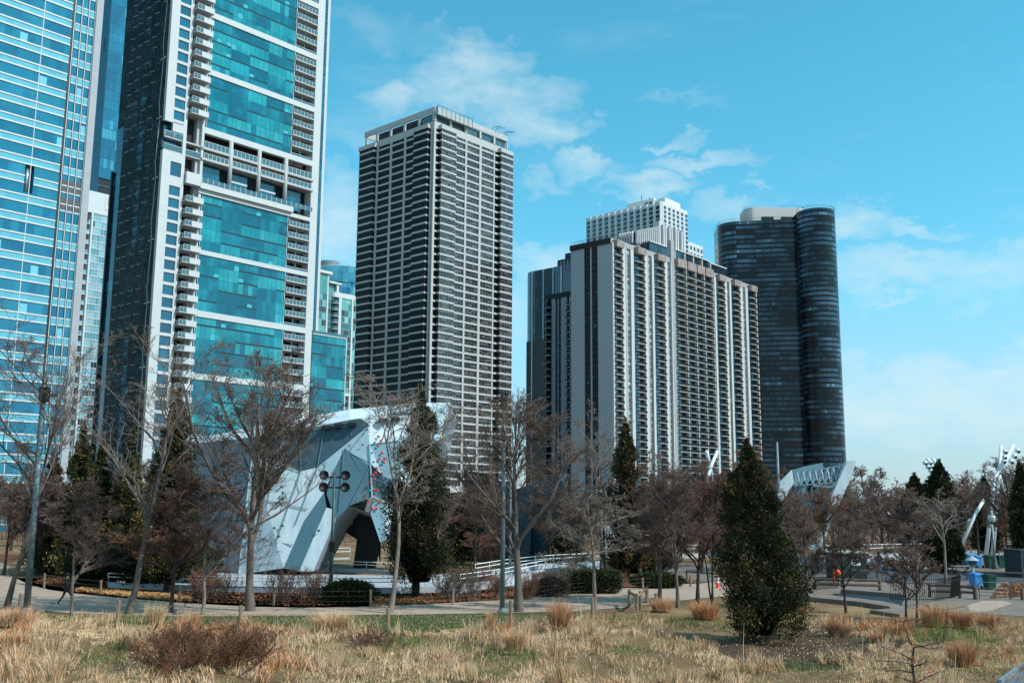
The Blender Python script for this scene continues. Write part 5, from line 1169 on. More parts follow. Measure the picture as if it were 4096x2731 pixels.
for i_,(px_,Y_,H_,lb) in enumerate(spotsA):
    p=AY(px_,2000,Y_); k_=i_%4
    if i_<4:
        o=empty('bare_tree',(p.x,p.y,0),0,lb,'tree','bare trees in the background'); rawmesh('trunk',protos[k_][0],protos[k_][1],BARKD,None,o,True); rawmesh('crown',protos[k_][2],protos[k_][3],far_tw[k_],None,o,True); o.scale=(H_/10,)*3; PO.append((o,children(o)))
    else:
        src,ch=PO[k_]; c=copy_tree(src,[(q,[]) for q in ch],lb); c.location=(p.x,p.y,0); c.scale=(H_/10*random.uniform(.95,1.15),H_/10,H_/10); c.rotation_euler=(0,0,random.uniform(0,6.28))
mid=[(40,82,8.,'bare tree behind the bench at the far left'),(110,95,9.,'bare tree behind the rust coloured bush at left'),(330,88,8.,'bare tree behind the spreading juniper'),(450,92,9.,'bare tree behind the narrow golden-brown conifer'),(620,96,9.,'bare tree behind the large dark juniper'),(740,100,8.5,'bare tree touching the left end of the climbing wall'),(1960,98,8.5,'bare tree behind the tall central light pole'),(2300,86,7.,'bare tree behind the ramp railing and green hedge'),(2470,90,8.5,'bare tree around the thin brownish conifer'),(2620,84,8.,'bare tree behind the wooden rail posts and evergreen mass'),(2700,95,9.,'bare tree between the purplish crowns, farther back'),(2800,90,8.5,'bare tree well behind the traffic cone'),(2890,98,9.,'bare tree behind the left edge of the big conifer'),(3120,92,8.,'bare tree behind the right edge of the big conifer'),(3290,100,8.,'bare tree below the slanting white wall'),(3430,108,8.,'bare tree behind the dark portable cabin'),(3600,104,8.,'bare tree right of the globe lamp, before the conifers'),(3700,112,7.5,'bare tree between the skirts of the dark conifers'),(4020,104,8.,'bare tree behind the corrugated container'),(550,108,9.,'bare tree beneath the dark tower corner')]
rm=random.Random(8)
for i_,(px_,Y_,H_,lb) in enumerate(mid):
    p=AY(px_,2000,Y_); src,ch=PO[(i_*3+1)%4]; c=copy_tree(src,[(q,[]) for q in ch],lb); s_=H_/10; c.location=(p.x,p.y,0); c.scale=(s_*rm.uniform(.9,1.2),s_*rm.uniform(.9,1.1),s_); c.rotation_euler=(0,0,rm.uniform(0,6.28))
# far-off wood: one mass of bare crowns across the background
rng=np.random.default_rng(300)
nT=2600; Yw=rng.uniform(130,230,nT); pxw=rng.uniform(-500,4700,nT); 
dirx=(pxw-CX)/FPX; xw=dirx*Yw; Hh=rng.uniform(4.5,7.6,nT)*np.where(pxw>3250,1.12,1.)*(1+.12*np.sin(pxw*.01)); 
P=np.zeros((nT,6,3)); P[:,0]=np.stack([xw,Yw,np.zeros(nT)],1); d=np.stack([rng.normal(size=nT)*.2,rng.normal(size=nT)*.2,np.ones(nT)],1)
for q in range(1,6): d=d+rng.normal(size=d.shape)*.12; d/=np.linalg.norm(d,axis=1,keepdims=True); P[:,q]=P[:,q-1]+d*(Hh/5)[:,None]
r0=np.full(nT,.07); a_,La,ra=kids(rng,P,Hh,r0,7,.2,1.,.42,42,.05,.14,4,.5); b_,Lb,rb=kids(rng,a_,La,ra,6,.2,1.,.6,40,.03,.14,3,.5)
v,f=merge([ring_mesh(P,r0[:,None]*np.linspace(1,.3,6)[None,:],3),ring_mesh(a_,np.full((len(ra),4),.03),3),ring_mesh(b_,np.full((len(rb),3),.022),3)])
tag(rawmesh('far_wood',v,f,[TW_P],None,None,True),'brown mass of bare trees across the background of the park','wood',None,'stuff')
# ================================================================ climbing wall
c2=lambda x,y:(700+x/1.65,1550+y/1.65)
c3=lambda x,y:(1400+x/1.65,1550+y/1.65)
PALE=mat('pale_painted_concrete',(190,204,210),.75,0,.13,1.1,.3,stretch=(1.5,1.5,.3)); PBLUE=mat('light_blue_panel',(158,184,194),.75,0,.13,1.1,.3,stretch=(1.5,1.5,.3))
TEALP=mat('teal_blue_panel',(78,114,126),.7,0,.10,.8,.3,stretch=(2,2,.3)); DTEAL=mat('dark_teal_panel',(58,86,98),.7,0,.12,.8,.3); MTEAL=mat('mid_teal_panel',(108,142,154),.7,0,.08,.8,.3); GREYP=mat('grey_panel',(134,142,150),.75,0,.14,1.,.3,stretch=(1.5,1.5,.3)); BLK=mat('black_panel',(30,38,44),.7,0,.15,.8,.3)
WM=[PALE,PBLUE,TEALP,DTEAL,MTEAL,GREYP,BLK]
org=A(1150,2292); R=empty('climbing_wall',org,0,'faceted pale blue and teal climbing boulder with an arch and scattered coloured holds','climbing wall')
def W(p,Y): q=AY(p[0],p[1],Y)-org; return (q.x,q.y,q.z)
def dep(x,y):   # relief of the front: ridges at x 1009 and 1480, leaning back with height
    if x<1009: d=(1009-x)*.022
    elif x<1480: d=(1009-x)*.0022
    else: d=-1.04+(x-1480)*.009
    return 84.4+d+(2290-y)*.0040
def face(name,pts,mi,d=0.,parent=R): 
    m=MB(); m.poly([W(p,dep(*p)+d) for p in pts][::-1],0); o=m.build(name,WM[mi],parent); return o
TL=(745,1762);T1=(1090,1690);T2=(1400,1637);T3=(1636,1613);TIP=(1803,1609)
R1=(779,1772);R2=(1100,1738);R3=(1400,1678);R4=(1640,1648)
dT=dep(*TIP)
m=MB(); m.poly([W(R1,dep(*R1)-.3),W(R2,dep(*R2)-.3),W(T1,dep(*T1)+2.2),W(TL,dep(*TL)+1.5)]); m.poly([W(R2,dep(*R2)-.3),W(R3,dep(*R3)-.3),W(T2,dep(*T2)+2.4),W(T1,dep(*T1)+2.2)]); m.poly([W(R3,dep(*R3)-.3),W(R4,dep(*R4)-.3),W(T3,dep(*T3)+2.2),W(T2,dep(*T2)+2.4)]); m.poly([W(R4,dep(*R4)-.3),W(TIP,dT),W(T3,dep(*T3)+2.2)]); m.build('top_rim',[PALE],R)
m=MB(); 
for a,b in ((R1,R2),(R2,R3),(R3,R4),(R4,TIP)):
    A_=W(a,dep(*a)-.3) ; B_=W(b,dep(*b)-.3 if b!=TIP else dT); m.poly([A_,B_,(B_[0],B_[1]+.25,B_[2]-.25),(A_[0],A_[1]+.25,A_[2]-.25)])
m.build('rim_edge',[PBLUE],R)
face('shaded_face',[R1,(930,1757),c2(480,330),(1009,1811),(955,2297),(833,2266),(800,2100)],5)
face('dark_teal_band',[c2(480,330),R2,R3,(1445,1676),(1478,1700),(1270,1868),(1203,1885),c2(700,490),(1009,1811)],3)  # dark teal band below the rim
face('grey_strip',[c2(690,400),c2(720,300),c2(765,280),c2(720,480),c2(690,500)],5,-.04)
face('white_slab',[(1009,1811),c2(700,490),(1203,1885),(1270,1868),c2(985,690),c2(850,880),c2(715,1190),(955,2297)],0)
face('teal_stripe',[c2(985,690),c2(850,880),c2(715,1190),c2(820,1210),c2(1000,790)],2)
face('pale_leg',[c2(1000,790),c2(820,1210),c2(912,1212),c2(1060,870),c2(1035,800)],0)
face('light_panel',[(1270,1868),(1478,1700),c3(110,250),c3(0,330),c2(1285,515),c2(1120,400),c2(1040,560),c2(985,690)],1)
face('teal_triangle',[c2(1120,400),c2(1285,515),c3(145,720),c2(1150,778),c2(1060,870),c2(1035,800),c2(1000,700),c2(1040,560)],2)
face('pale_upper_panel',[(1400,1678),(1479,1667),c3(130,372),c3(110,250)],0); face('pale_upper_panel',[(1479,1667),R4,(1720,1632),c3(520,300),c3(330,345),c3(130,372)],0)
face('dark_teal_band',[(1400,1678),(1445,1674),(1478,1700),(1400,1750)],3,-.05)
face('light_end_panel',[(1720,1632),R4,TIP,c3(600,330),c3(560,385),c3(520,300)],1,-.2)
face('pale_triangle',[c3(130,372),c3(110,250),c3(0,330),c2(1285,515),c3(135,500),c3(215,580)],1)
face('mid_teal_panel',[c3(130,372),c3(330,345),c3(350,420),c3(320,620),c3(215,580)],4)
face('side_panel',[c3(330,345),c3(520,300),c3(560,385),c3(500,600),c3(420,900),c3(320,620),c3(350,420)],0)
face('deep_teal_panel',[c3(0,430),c3(135,500),c3(215,580),c3(290,750),c3(240,775),c3(145,720)],3,-.05)
face('dark_wedge',[c3(215,580),c3(320,620),c3(335,700),c3(290,760)],3)
face('foot_panel',[c3(145,720),c3(240,775),c3(240,900),c3(235,1010),c3(200,1020),c3(135,830)],4)
face('white_foot_edge',[c3(240,775),c3(290,750),c3(262,960),c3(236,1010),c3(240,900)],0)
for a,b in ((c3(130,372),c3(150,800)),(c3(130,372),c3(330,345)),(c3(145,715),c3(265,770)),((1009,1811),(955,2297))):
    m=MB(); m.bar(W(a,dep(*a)-.08),W(b,dep(*b)-.08),.10); m.build('fold_line',[PBLUE],R)
SEAM=mat('panel_seam',(104,122,130),.8,0,.2)
for a,b in (((1100,1860),(1010,2292)),((1203,1885),(1060,2293)),((1009,1990),(1230,2035)),((985,2140),(1170,2180)),((1270,1868),(1180,2100)),((1330,1890),(1478,1700)),((1377,1792),(1357,2040)),((1482,1862),(1400,2020)),((1009,1811),(1203,1885)),((1560,1660),(1530,1760)),((1640,1650),(1600,1750)),((900,1760),(860,2262)),((955,1765),(905,2290)),((790,1900),(985,1900)),((810,2080),(970,2080)),((1200,1718),(1203,1885)),((1300,1698),(1270,1868))):
    MB().bar(W(a,dep(*a)-.09),W(b,dep(*b)-.09),.05).build('panel_seam',SEAM,R)
# solid body behind the panels
outl=[R1,(955,1765),R2,R3,R4,(1795,1612),c3(600,330),c3(560,385),c3(500,600),c3(420,900),c3(262,960),c3(236,1010),c3(200,1020),c3(135,830),c2(1150,778),c2(1060,870),c2(912,1212),(955,2297),(833,2266),(800,2100)]
fr_=[W(p,dep(*p)+.35) for p in outl]; m=MB(); n_=len(fr_); bk=[(p[0]*1.03,p[1]+6.5,max(p[2]-.9,-.3) if p[2]>3 else p[2]) for p in fr_]
for i_ in range(n_): j_=(i_+1)%n_; m.poly([fr_[i_],bk[i_],bk[j_],fr_[j_]])
m.poly(bk); m.build('body',[GREYP],R)
m=MB(); m.poly([W(p,90.0) for p in (c2(1165,780),c3(0,780),c3(145,830),c3(205,1020),c3(170,1190),c3(20,1190),c2(1200,1000))]); m.poly([W(c3(145,830),88.4),W(c3(205,1020),86),W(c3(200,1180),88.4)]); m.build('inner_wall',[BLK],R)
m=MB(); m.poly([W(p,91.0) for p in (c2(1060,870),c2(1165,780),c2(1200,1000),c2(1100,940),c2(1040,960),c2(1010,1030))]); m.build('inner_ceiling',[BLK],R)
HC={'r':mat('hold_red',(196,52,44),.5),'g':mat('hold_green',(30,92,74),.5),'y':mat('hold_yellow',(222,168,70),.5),'o':mat('hold_orange',(220,126,60),.5),'t':mat('hold_teal',(0,140,146),.5),'k':mat('hold_dark',(40,60,66),.5)}
holds=[('r',3,[(185,385),(212,430),(195,470),(225,492),(175,530),(208,565),(150,578),(162,605),(135,632),(160,675),(178,680),(157,730),(190,760),(205,350),(120,745),(175,798),(148,800),(188,322),(168,560),(230,470)]),('t',3,[(128,680),(157,752)]),('k',3,[(112,278),(145,430),(163,360),(205,600),(180,650),(196,655),(225,640),(196,515),(155,490),(235,600),(262,610)]),('y',3,[(626,210),(615,262),(592,302),(600,332)]),
 ('g',2,[(692,549),(670,592),(703,652),(712,695),(655,925),(685,980),(708,910),(948,942),(695,762)]),('o',2,[(565,370),(512,545),(508,600),(505,715)]),('y',2,[(518,470),(573,410)]),('k',2,[(1268,278),(1237,377),(1150,383),(545,490),(583,520),(590,665),(620,840)])]
for c_,w_,ps in holds:
    for q in ps:
        p=(c3 if w_==3 else c2)(*q); MB().sphere(W(p,dep(*p)-.22),.13 if c_!='k' else .09,6,4,0,(1,.7,.9)).build('climbing_hold',HC[c_],R,True)
for p in (c2(1075,252),c2(1165,240),c2(995,262),c2(745,295),c2(585,335),c3(215,212),c3(300,205)): MB().box(*[v for v in (W(p,dep(*p)-.7)[0]-.35,W(p,dep(*p)-.7)[0]+.35,W(p,dep(*p)-.7)[1],W(p,dep(*p)-.7)[1]+.7,W(p,dep(*p)-.7)[2]-.15,W(p,dep(*p)-.7)[2]+.15)]).build('wall_light',mat('dark_steel',(40,46,50),.5,.5),R)
# second boulder behind the trees, its shade put into dark facet colours
org=A(2080,2255); R=empty('climbing_boulder',org,0,'dark grey-blue faceted boulder behind the broad upswept tree','climbing wall')
def W2(p,Y): q=AY(p[0],p[1],Y)-org; return (q.x,q.y,q.z)
F2=[([(1855,1880),(1963,1895),(2000,2260),(1880,2260)],6,104,106),([(1963,1895),(2050,1960),(2130,1935),(2120,2260),(2000,2260)],3,103,106),([(2130,1935),(2222,1894),(2250,1905),(2270,2080),(2220,2180),(2170,2260),(2120,2260)],3,102,105),([(2222,1894),(2270,1894),(2255,1930)],1,101.5,103),([(2215,2090),(2270,2040),(2262,2110),(2210,2160)],0,101,102)]
for pts,mi,y0,y1 in F2:
    x0=min(p[0] for p in pts); x1=max(p[0] for p in pts); P_=[W2(p,y1+(y0-y1)*((p[0]-x0)/(x1-x0))) for p in pts]; Bk=[(p[0],p[1]+4,p[2]*.96) for p in P_]; m=MB(); m.poly(P_[::-1]); m.poly(Bk)
    for i_ in range(len(P_)): j_=(i_+1)%len(P_); m.poly([P_[i_],P_[j_],Bk[j_],Bk[i_]])
    m.build('facet',WM[mi],R)
b=A(2430,2240); o=MB().box(-.9,.9,-.5,.5,0,7.2).box(-1.2,1.2,-.6,.6,7.2,7.6).build('concrete_pylon',[PALE],None,loc=b); tag(o,'pale concrete pylon behind the pale forked tree at the foot of the long block','pylon')
# steel-backed boulder at the right
org=A(3290,2222); R=empty('steel_framed_boulder',org,0,'white slanting wall seen from behind with open steel trusses, right of the big conifer','climbing wall')
d7=lambda x,y:(2700+x/1.742,1700+y/1.742)
def W3(p,Y): q=AY(p[0],p[1],Y)-org; return (q.x,q.y,q.z)
def slab(name,pts,mi,Y,th=.35):
    P_=[W3(p,Y) for p in pts]; Bk=[(p[0],p[1]+th,p[2]) for p in P_]; m=MB(); m.poly(P_[::-1]); m.poly(Bk)
    for i_ in range(len(P_)): j_=(i_+1)%len(P_); m.poly([P_[i_],P_[j_],Bk[j_],Bk[i_]])
    return m.build(name,WM[mi],R)
slab('left_plate',[d7(735,390),d7(815,310),d7(830,400),d7(760,520),d7(700,560)],0,114); slab('upper_plate',[d7(820,312),d7(915,285),d7(1030,262),d7(1035,300),d7(960,360),d7(840,420)],4,116)
slab('rear_plate',[d7(1110,430),d7(1085,520),d7(1070,640),d7(985,650),d7(1000,560)],3,117); slab('rear_plate',[d7(840,420),d7(930,400),d7(910,470),d7(850,520)],4,117)
slab('slanting_wall',[d7(1200,250),d7(1262,245),d7(1235,350),d7(1145,545),d7(1080,705),d7(1045,800),d7(1020,800),d7(1060,640),d7(1090,500),d7(1110,450)],0,113,.8)
slab('low_plate',[d7(940,830),d7(1020,780),d7(1040,800),d7(1030,870),d7(940,870)],0,112)
slab('mid_plate',[d7(470,540),d7(560,520),d7(600,560),d7(560,640),d7(420,640)],0,116)
tr=mat('galvanised_truss',(122,146,156),.5,.5,.2)
rt=random.Random(4)
tops=[d7(850+i_*42,330-i_*6.5) for i_ in range(9)]; mids=[d7(830+i_*42,420-i_*3) for i_ in range(9)]; lows=[d7(860+i_*26,640) for i_ in range(9)]
for i_ in range(9):
    Y=115-.1*i_
    m=MB(); m.bar(W3(tops[i_],Y),W3(mids[i_],Y-1),.16).bar(W3(mids[i_],Y-1),W3(lows[i_],Y),.14)
    if i_<8: m.bar(W3(tops[i_],Y),W3(mids[i_+1],Y-1),.14).bar(W3(tops[i_],Y),W3(tops[i_+1],Y),.18).bar(W3(mids[i_],Y-1),W3(mids[i_+1],Y-1),.16).bar(W3(mids[i_],Y-1),W3(tops[i_+1],Y),.12).bar(W3(mids[i_],Y-1),W3(lows[i_+1],Y),.10).bar(W3(lows[i_],Y),W3(lows[i_+1],Y),.12)
    m.build('truss',tr,R)
m=MB(); m.bar(W3(d7(960,420),113),W3(d7(1090,430),113),.2); m.bar(W3(d7(1090,430),113),W3(d7(1130,395),113),.2); m.build('truss_tie',tr,R)
# ================================================================ ribbon walls and railings
WHT=mat('white_painted_rail',(214,222,226),.5,0,.04); WALLW=mat('pale_ramp_wall',(168,174,180),.8,0,.08,.4); 
def rail_wall(label,base,wh,rh,post_step,seed=0,wallm=WALLW,th=.25,rails=(1.,.62),rr=.036,z0=0.,pm=WHT,curve=True,name='ramp_railing'):
    P=[A(x,y,z0) for x,y in base]
    # resample
    L=[0]; 
    for a,b in zip(P[:-1],P[1:]): L.append(L[-1]+(b-a).length)
    def at_(s):
        for i_ in range(len(P)-1):
            if s<=L[i_+1] or i_==len(P)-2: 
                t=(s-L[i_])/max(1e-6,L[i_+1]-L[i_]); return P[i_].lerp(P[i_+1],t)
    org=P[0].copy(); org.z=0; R=empty(name,org,0,label,'railing'); n_=max(2,int(L[-1]/post_step)); pts=[at_(L[-1]*k/n_)-org for k in range(n_+1)]
    if wh>0:
        m=MB()
        for a,b in zip(pts[:-1],pts[1:]):
            d=(b-a).normalized(); nn=Vector((-d.y,d.x,0))*th; m.poly([a,b,b+Vector((0,0,wh)),a+Vector((0,0,wh))]); m.poly([b+nn,a+nn,a+nn+Vector((0,0,wh)),b+nn+Vector((0,0,wh))]); m.poly([a+Vector((0,0,wh)),b+Vector((0,0,wh)),b+nn+Vector((0,0,wh)),a+nn+Vector((0,0,wh))])
        m.build('low_wall',wallm,R)
    for rv in rails:
        MB().tube([p+Vector((0,-.12 if curve else 0,wh+rh*rv)) for p in pts],rr,6).build('handrail',pm,R,True)
    for p in pts:
        m=MB(); q=p+Vector((0,.05,wh)); m.tube([q,q+Vector((0,.03,rh*.55)),q+Vector((0,-.17 if curve else 0,rh))],rr*.9,5); m.build('post',pm,R,True)
    return R
rail_wall('long white railing on a low pale wall in front of the climbing wall',[(430,2352),(700,2363),(950,2369),(1200,2374),(1500,2377),(1780,2370)],.42,.62,3.2)
rail_wall('white railing along the far side of the ribbon path below the arch',[(780,2288),(1100,2286),(1400,2288),(1600,2300)],.35,.62,3.2)
rail_wall('curving white ramp railing sweeping right past the tall grey pole',[(1840,2375),(1950,2356),(2050,2338),(2110,2318),(2200,2298),(2300,2288)],.55,.75,2.6)
rail_wall('white upper ramp railing behind the clipped hedge',[(1900,2320),(2000,2300),(2120,2282),(2240,2270),(2400,2262)],.45,.8,3.)
rail_wall('short white railing behind the walking person',[(215,2238),(300,2232),(380,2226)],.0,.95,2.5)
rail_wall('grey-blue rail panel beside the dark bush at left',[(190,2300),(250,2308),(300,2262)],.0,1.0,2.0,pm=mat('grey_rail',(130,142,152),.5,.4))
rail_wall('distant white railing over a pale wall across the plaza',[(3240,2258),(3350,2254),(3500,2248),(3650,2244),(3730,2242)],.9,1.0,3.2)
rail_wall('distant white railing beyond the traffic cone',[(2730,2232),(2850,2228),(2960,2226)],.5,.9,3.)
rail_wall('white railing near the bins at the right edge',[(3830,2190),(3950,2196),(4096,2200),(4300,2206)],.2,.9,4.)
rail_wall('white railing seen through the arch of the climbing wall',[(1262,2240),(1330,2238),(1400,2236)],.2,1.0,3.)
surf('ramp_surface',[(3830,2196),(4096,2206),(4300,2212),(4300,2238),(4000,2236),(3850,2232)],ICE,.03)
# ================================================================ wooden posts and wires
WOOD=mat('weathered_wood',(138,116,98),.95,0,.3,4.,.15,bump=.5,bs=30,stretch=(3,3,.4)); WOODD=mat('dark_weathered_wood',(104,88,76),.95,0,.3,4.,.15,stretch=(3,3,.4)); WIRE=mat('fence_wire',(150,146,140),.6,.5)
def post(px,py,top,label,z=0.,r=.085,mt_=WOOD,group=None):
    b=A(px,py,z); h=AY(px,top,b.y).z-z; rs_=random.Random(int(px)); t=(rs_.uniform(-.03,.03),rs_.uniform(-.03,.03))
    o=MB().tube([(0,0,-.15),(t[0]*.5,t[1]*.5,h*.5),(t[0],t[1],h-.02),(t[0],t[1],h)],[r,r*.97,r*.95,r*.8],9).build('wooden_post',mt_,None,False,b); tag(o,label,'post',group); return b,h
near=[(76,2468,2372,'weathered post left of the galvanised pole'),(468,2502,2399,'weathered post standing left of the forked tree with pale limbs'),(960,2515,2419,'weathered post by the grass left of the thick tree trunk'),(1552,2530,2430,'weathered post on the lawn directly below the curly tree'),(2042,2506,2399,'weathered post between the grey pole and the broad tree'),(2370,2470,2387,'pale weathered post beside the tiered tree'),(2623,2442,2370,'weathered post, rightmost of those beside the low rail')]
nb=[post(x,y,t,l,.05,.095,WOOD,'near fence posts') for x,y,t,l in near]
far=[(176,2352,2292,'post on the mulch behind the galvanised pole'),(401,2374,2318,'post at the right of the walking person'),(718,2404,2338,'post by the straw under the brown leaning tree'),(1094,2420,2353,'post in front of the left red-stemmed shrub'),(1482,2423,2356,'post right of the low dark hedge at the floodlight pole'),(1811,2417,2352,'post beside the twisted open shrub'),(2060,2408,2345,'post half hidden by the broad tree'),(2239,2385,2329,'post at the left end of the clipped green hedge'),(2403,2368,2318,'post in front of the clipped green hedge'),(2572,2356,2309,'post in front of the lower green hedge'),(2762,2346,2302,'post by the straw left of the traffic cone')]
fb=[post(x,y,t,l,.03,.08,WOOD,'far fence posts') for x,y,t,l in far]
for nm,lst,lb in (('fence_wire',nb,'thin wires strung between the near wooden posts'),('fence_wire',fb,'thin wires strung between the far wooden posts')):
    m=MB()
    for (a,ha),(b_,hb) in zip(lst[:-1],lst[1:]):
        for f_ in (.3,.6,.9): m.tube([a+Vector((0,0,ha*f_)),(a+b_)/2+Vector((0,0,(ha+hb)/2*f_-.04)),b_+Vector((0,0,hb*f_))],.006,3,cap=False)
    tag(m.build(nm,WIRE),lb,'wire fence')
# low wooden rails
def railfence(label,pts,h,r=.075,mt_=WOOD,double=False,post2=True,seed=0,name='wooden_rail',z=0.):
    P=[A(x,y,z) for x,y in pts]; org=P[0]; R=empty(name,org,0,label,'wooden rail')
    for p in P: q=p-org; MB().tube([q,q+Vector((0,0,h))],[r*1.25,r*1.15],8).build('post',mt_,R,False)
    for a,b_ in zip(P[:-1],P[1:]):
        a_,c_=a-org,b_-org
        MB().tube([a_+Vector((0,-.08,h*.86)),c_+Vector((0,-.08,h*.86))],r,7).build('rail',mt_,R)
        if double: MB().tube([a_+Vector((0,-.08,h*.45)),c_+Vector((0,-.08,h*.45))],r,7).build('rail',mt_,R)
    return R
railfence('short wooden rail on four posts left of the rightmost near post',[(2518,2428),(2548,2448),(2562,2436),(2588,2414)],1.05,.085)
railfence('low wooden rail beside the path near the traffic cone',[(2748,2316),(2850,2325),(2930,2330)],.75,.07,WOODD)
railfence('double wooden rail in front of the picnic tables, left of the twin slim trees',[(3260,2355),(3370,2358),(3520,2362)],.85,.1,WOODD,True)
railfence('wooden rail behind the bare slender tree in the plaza',[(3410,2318),(3510,2322),(3533,2328)],.9,.07,WOOD)
railfence('double wooden rail between the black curved fence and the metal gate',[(3720,2388),(3840,2392),(3900,2396)],.95,.09,WOODD,True)
railfence('wooden rail behind the blue bin at right',[(3868,2318),(3980,2322),(4100,2326)],.8,.06,WOODD)
post(3905,2398,2345,'thick end post of the metal gate',0,.12,WOODD)
post(4090,2400,2352,'wooden gate post at the right edge',0,.12,WOODD)
# metal gate
STEEL=mat('grey_gate_steel',(120,124,128),.45,.7,.1); b=A(3912,2396); k=b.y/FPX; o=empty('metal_gate',b,math.radians(-9),'grey tubular metal gate across the side path','gate')
for w0,w1 in ((0.1,2.0),(2.1,4.1)):
    m=MB().tube([(w0,0,.05),(w0,0,1.),(w0+.12,0,1.12),(w1-.12,0,1.12),(w1,0,1.),(w1,0,.05)],.03,6)
    for z_ in (.25,.5,.75): m.tube([(w0,0,z_),(w1,0,z_)],.022,5)
    m.build('gate_leaf',STEEL,o,True)
# black curved fences
BLKM=mat('black_fence_paint',(26,26,28),.5,.3,.1)
def barfence(label,pts,h,step,z=.5,lean=0.):
    P=[A(x,y,0.) for x,y in pts]; L=[0]
    for a,b_ in zip(P[:-1],P[1:]): L.append(L[-1]+(b_-a).length)
    org=P[0]; R=empty('bar_fence',org,0,label,'fence'); n_=int(L[-1]/step)
    def at_(s):
        for i_ in range(len(P)-1):
            if s<=L[i_+1] or i_==len(P)-2: return P[i_].lerp(P[i_+1],(s-L[i_])/(L[i_+1]-L[i_]))
    pts_=[at_(L[-1]*k/n_)-org for k in range(n_+1)]
    bars=[]
    for q in pts_[:99]: MB().bar(q+Vector((0,0,z+.05)),q+Vector((lean,-.12,z+h)),.026).build('picket',BLKM,R)
    m=MB(); m.tube([q+Vector((0,0,z+.16)) for q in pts_],.03,4); m.build('rail',BLKM,R); m=MB(); m.tube([q+Vector((lean*.8,-.1,z+h*.82)) for q in pts_],.03,4); m.build('rail',BLKM,R)
    m=MB()
    for q in pts_[::max(1,n_//4)]: m.bar(q+Vector((0,0,z-.1)),q+Vector((0,-.1,z+h)),.08)
    return R
barfence('black bar fence with leaning pickets behind the big conifer and slender tree',[(3200,2378),(3260,2376),(3310,2372),(3353,2368)],1.05,.11,.05)
barfence('black curved fence of close leaning pickets behind the twin slim trees',[(3560,2420),(3650,2424),(3740,2422),(3800,2412),(3837,2400)],1.4,.15,.25,.15)
# sunken concrete basin platform
o=empty('concrete_basin',A(3450,2420),0,'low concrete platform round a dark sunken basin right of the big conifer','platform'); org=A(3450,2420)
def G(p,z=0.): q=A(p[0],p[1],0.)-org; return (q.x,q.y,z)
def gslab(name,pts,z0,z1,mt_):
    P_=[G(p) for p in pts]; m=MB(); m.prism([(p[0],p[1]) for p in P_],z0,z1,0); return m.build(name,mt_,o)
gslab('front_deck',[(3215,2386),(3285,2392),(3520,2420),(3600,2436),(3560,2444),(3440,2424),(3216,2402)],.0,.28,CONC2)
gslab('front_deck',[(3480,2452),(3560,2446),(3610,2434),(3640,2448),(3600,2470),(3560,2464)],.0,.2,CONC2)
gslab('rear_kerb',[(3240,2372),(3360,2366),(3620,2388),(3620,2394),(3365,2373),(3250,2380)],.0,.3,CONC2)
gslab('dark_basin',[(3290,2391),(3365,2374),(3620,2395),(3600,2430),(3520,2417)],.0,.06,mat('dark_basin_surface',(30,32,36),.6,0,.2))
gslab('right_kerb',[(3700,2440),(3855,2418),(3862,2426),(3720,2450)],.05,.4,CONC2)
# ================================================================ lamps, poles, masts
GALV=mat('galvanised_steel',(108,122,128),.6,.3,.3,5.,bump=.1); TEALPOLE=mat('green_grey_pole',(66,92,96),.55,.3,.2,2.); DK=mat('dark_lamp_housing',(30,32,34),.5,.3,.1)
def pole(px,py,top,label,r=.13,mt_=GALV,arm=None,head=True,name='light_pole'):
    b=A(px,py); h=AY(px+(top-py)*-(px-2300)*3.6e-5*.0,top,b.y).z; o=empty(name,b,0,label,'light pole')
    MB().tube([(0,0,0),(0,0,h)],[r,r*.62],10).build('pole',mt_,o,True); MB().lathe((0,0,0),[(r*1.9,0),(r*1.9,.12),(r*1.3,.2),(r*1.1,.3)],10).build('base',mt_,o)
    if arm is not None:
        k=b.y/FPX; a=arm*k; s=1 if a>0 else -1
        MB().box(-.22,.22,-.2,.2,h-.1,h+.75).build('driver_box',DK,o)
        MB().bar((0,0,h+.35),(a*.45,0,h+.33),.1).build('arm',DK,o); MB().box(min(a*.4,a),max(a*.4,a),-.22,.22,h+.22,h+.36).build('lamp_head',DK,o)
    return o,b,h
pole(105,2450,1600,'tall galvanised light pole at the left with a dark arm lamp',.19,GALV,48)
o,b,h=pole(1321,2404,1895,'green-grey pole carrying four round floodlights in front of the arch',.14,TEALPOLE)
MB().bar((-.65,0,h-.2),(.65,0,h-.2),.1).bar((-.65,0,h-.85),(.65,0,h-.85),.1).box(-.16,.16,-.15,.15,h-4.8,h-4.2).build('crossarm',DK,o)
def flood(o,c,r=.3,dy=-.3): 
    m=MB().lathe((0,0,0),[(.02,-.22),(r*.6,-.18),(r,0),(r*1.02,.16),(r*.9,.17),(r*.9,.12),(.02,.1)],14); 
    f_=m.build('floodlight',DK,o,True); f_.location=c; f_.rotation_euler=(math.radians(78),0,math.radians(12)); return f_
for x_,z_ in ((-.62,h-.1),(.62,h-.1),(-.62,h-.85),(.62,h-.85)): flood(o,(x_*1.1,0,z_))
pole(2009,2450,1625,'tall grey-green light pole in the centre with a lamp arm to the left',.15,GALV,-52)
pole(2416,2287,1945,'teal green pole behind the tiered bare tree',.13,TEALPOLE)
pole(2040,2300,1860,'slim grey pole just behind the tall central light pole',.11,GALV)
pole(1885,2180,2010,'thin grey pole beyond the ribbon path',.14,GALV)
pole(3124,2230,1768,'grey pole rising behind the big conifer',.22,GALV)
pole(3527,2180,1968,'plain timber pole behind the globe lamp',.22,WOODD)
pole(3606,2200,1970,'plain timber pole left of the dark conifers',.22,WOODD)
pole(255,2200,1740,'slim grey pole beside the pointed conifer at left',.12,GALV)
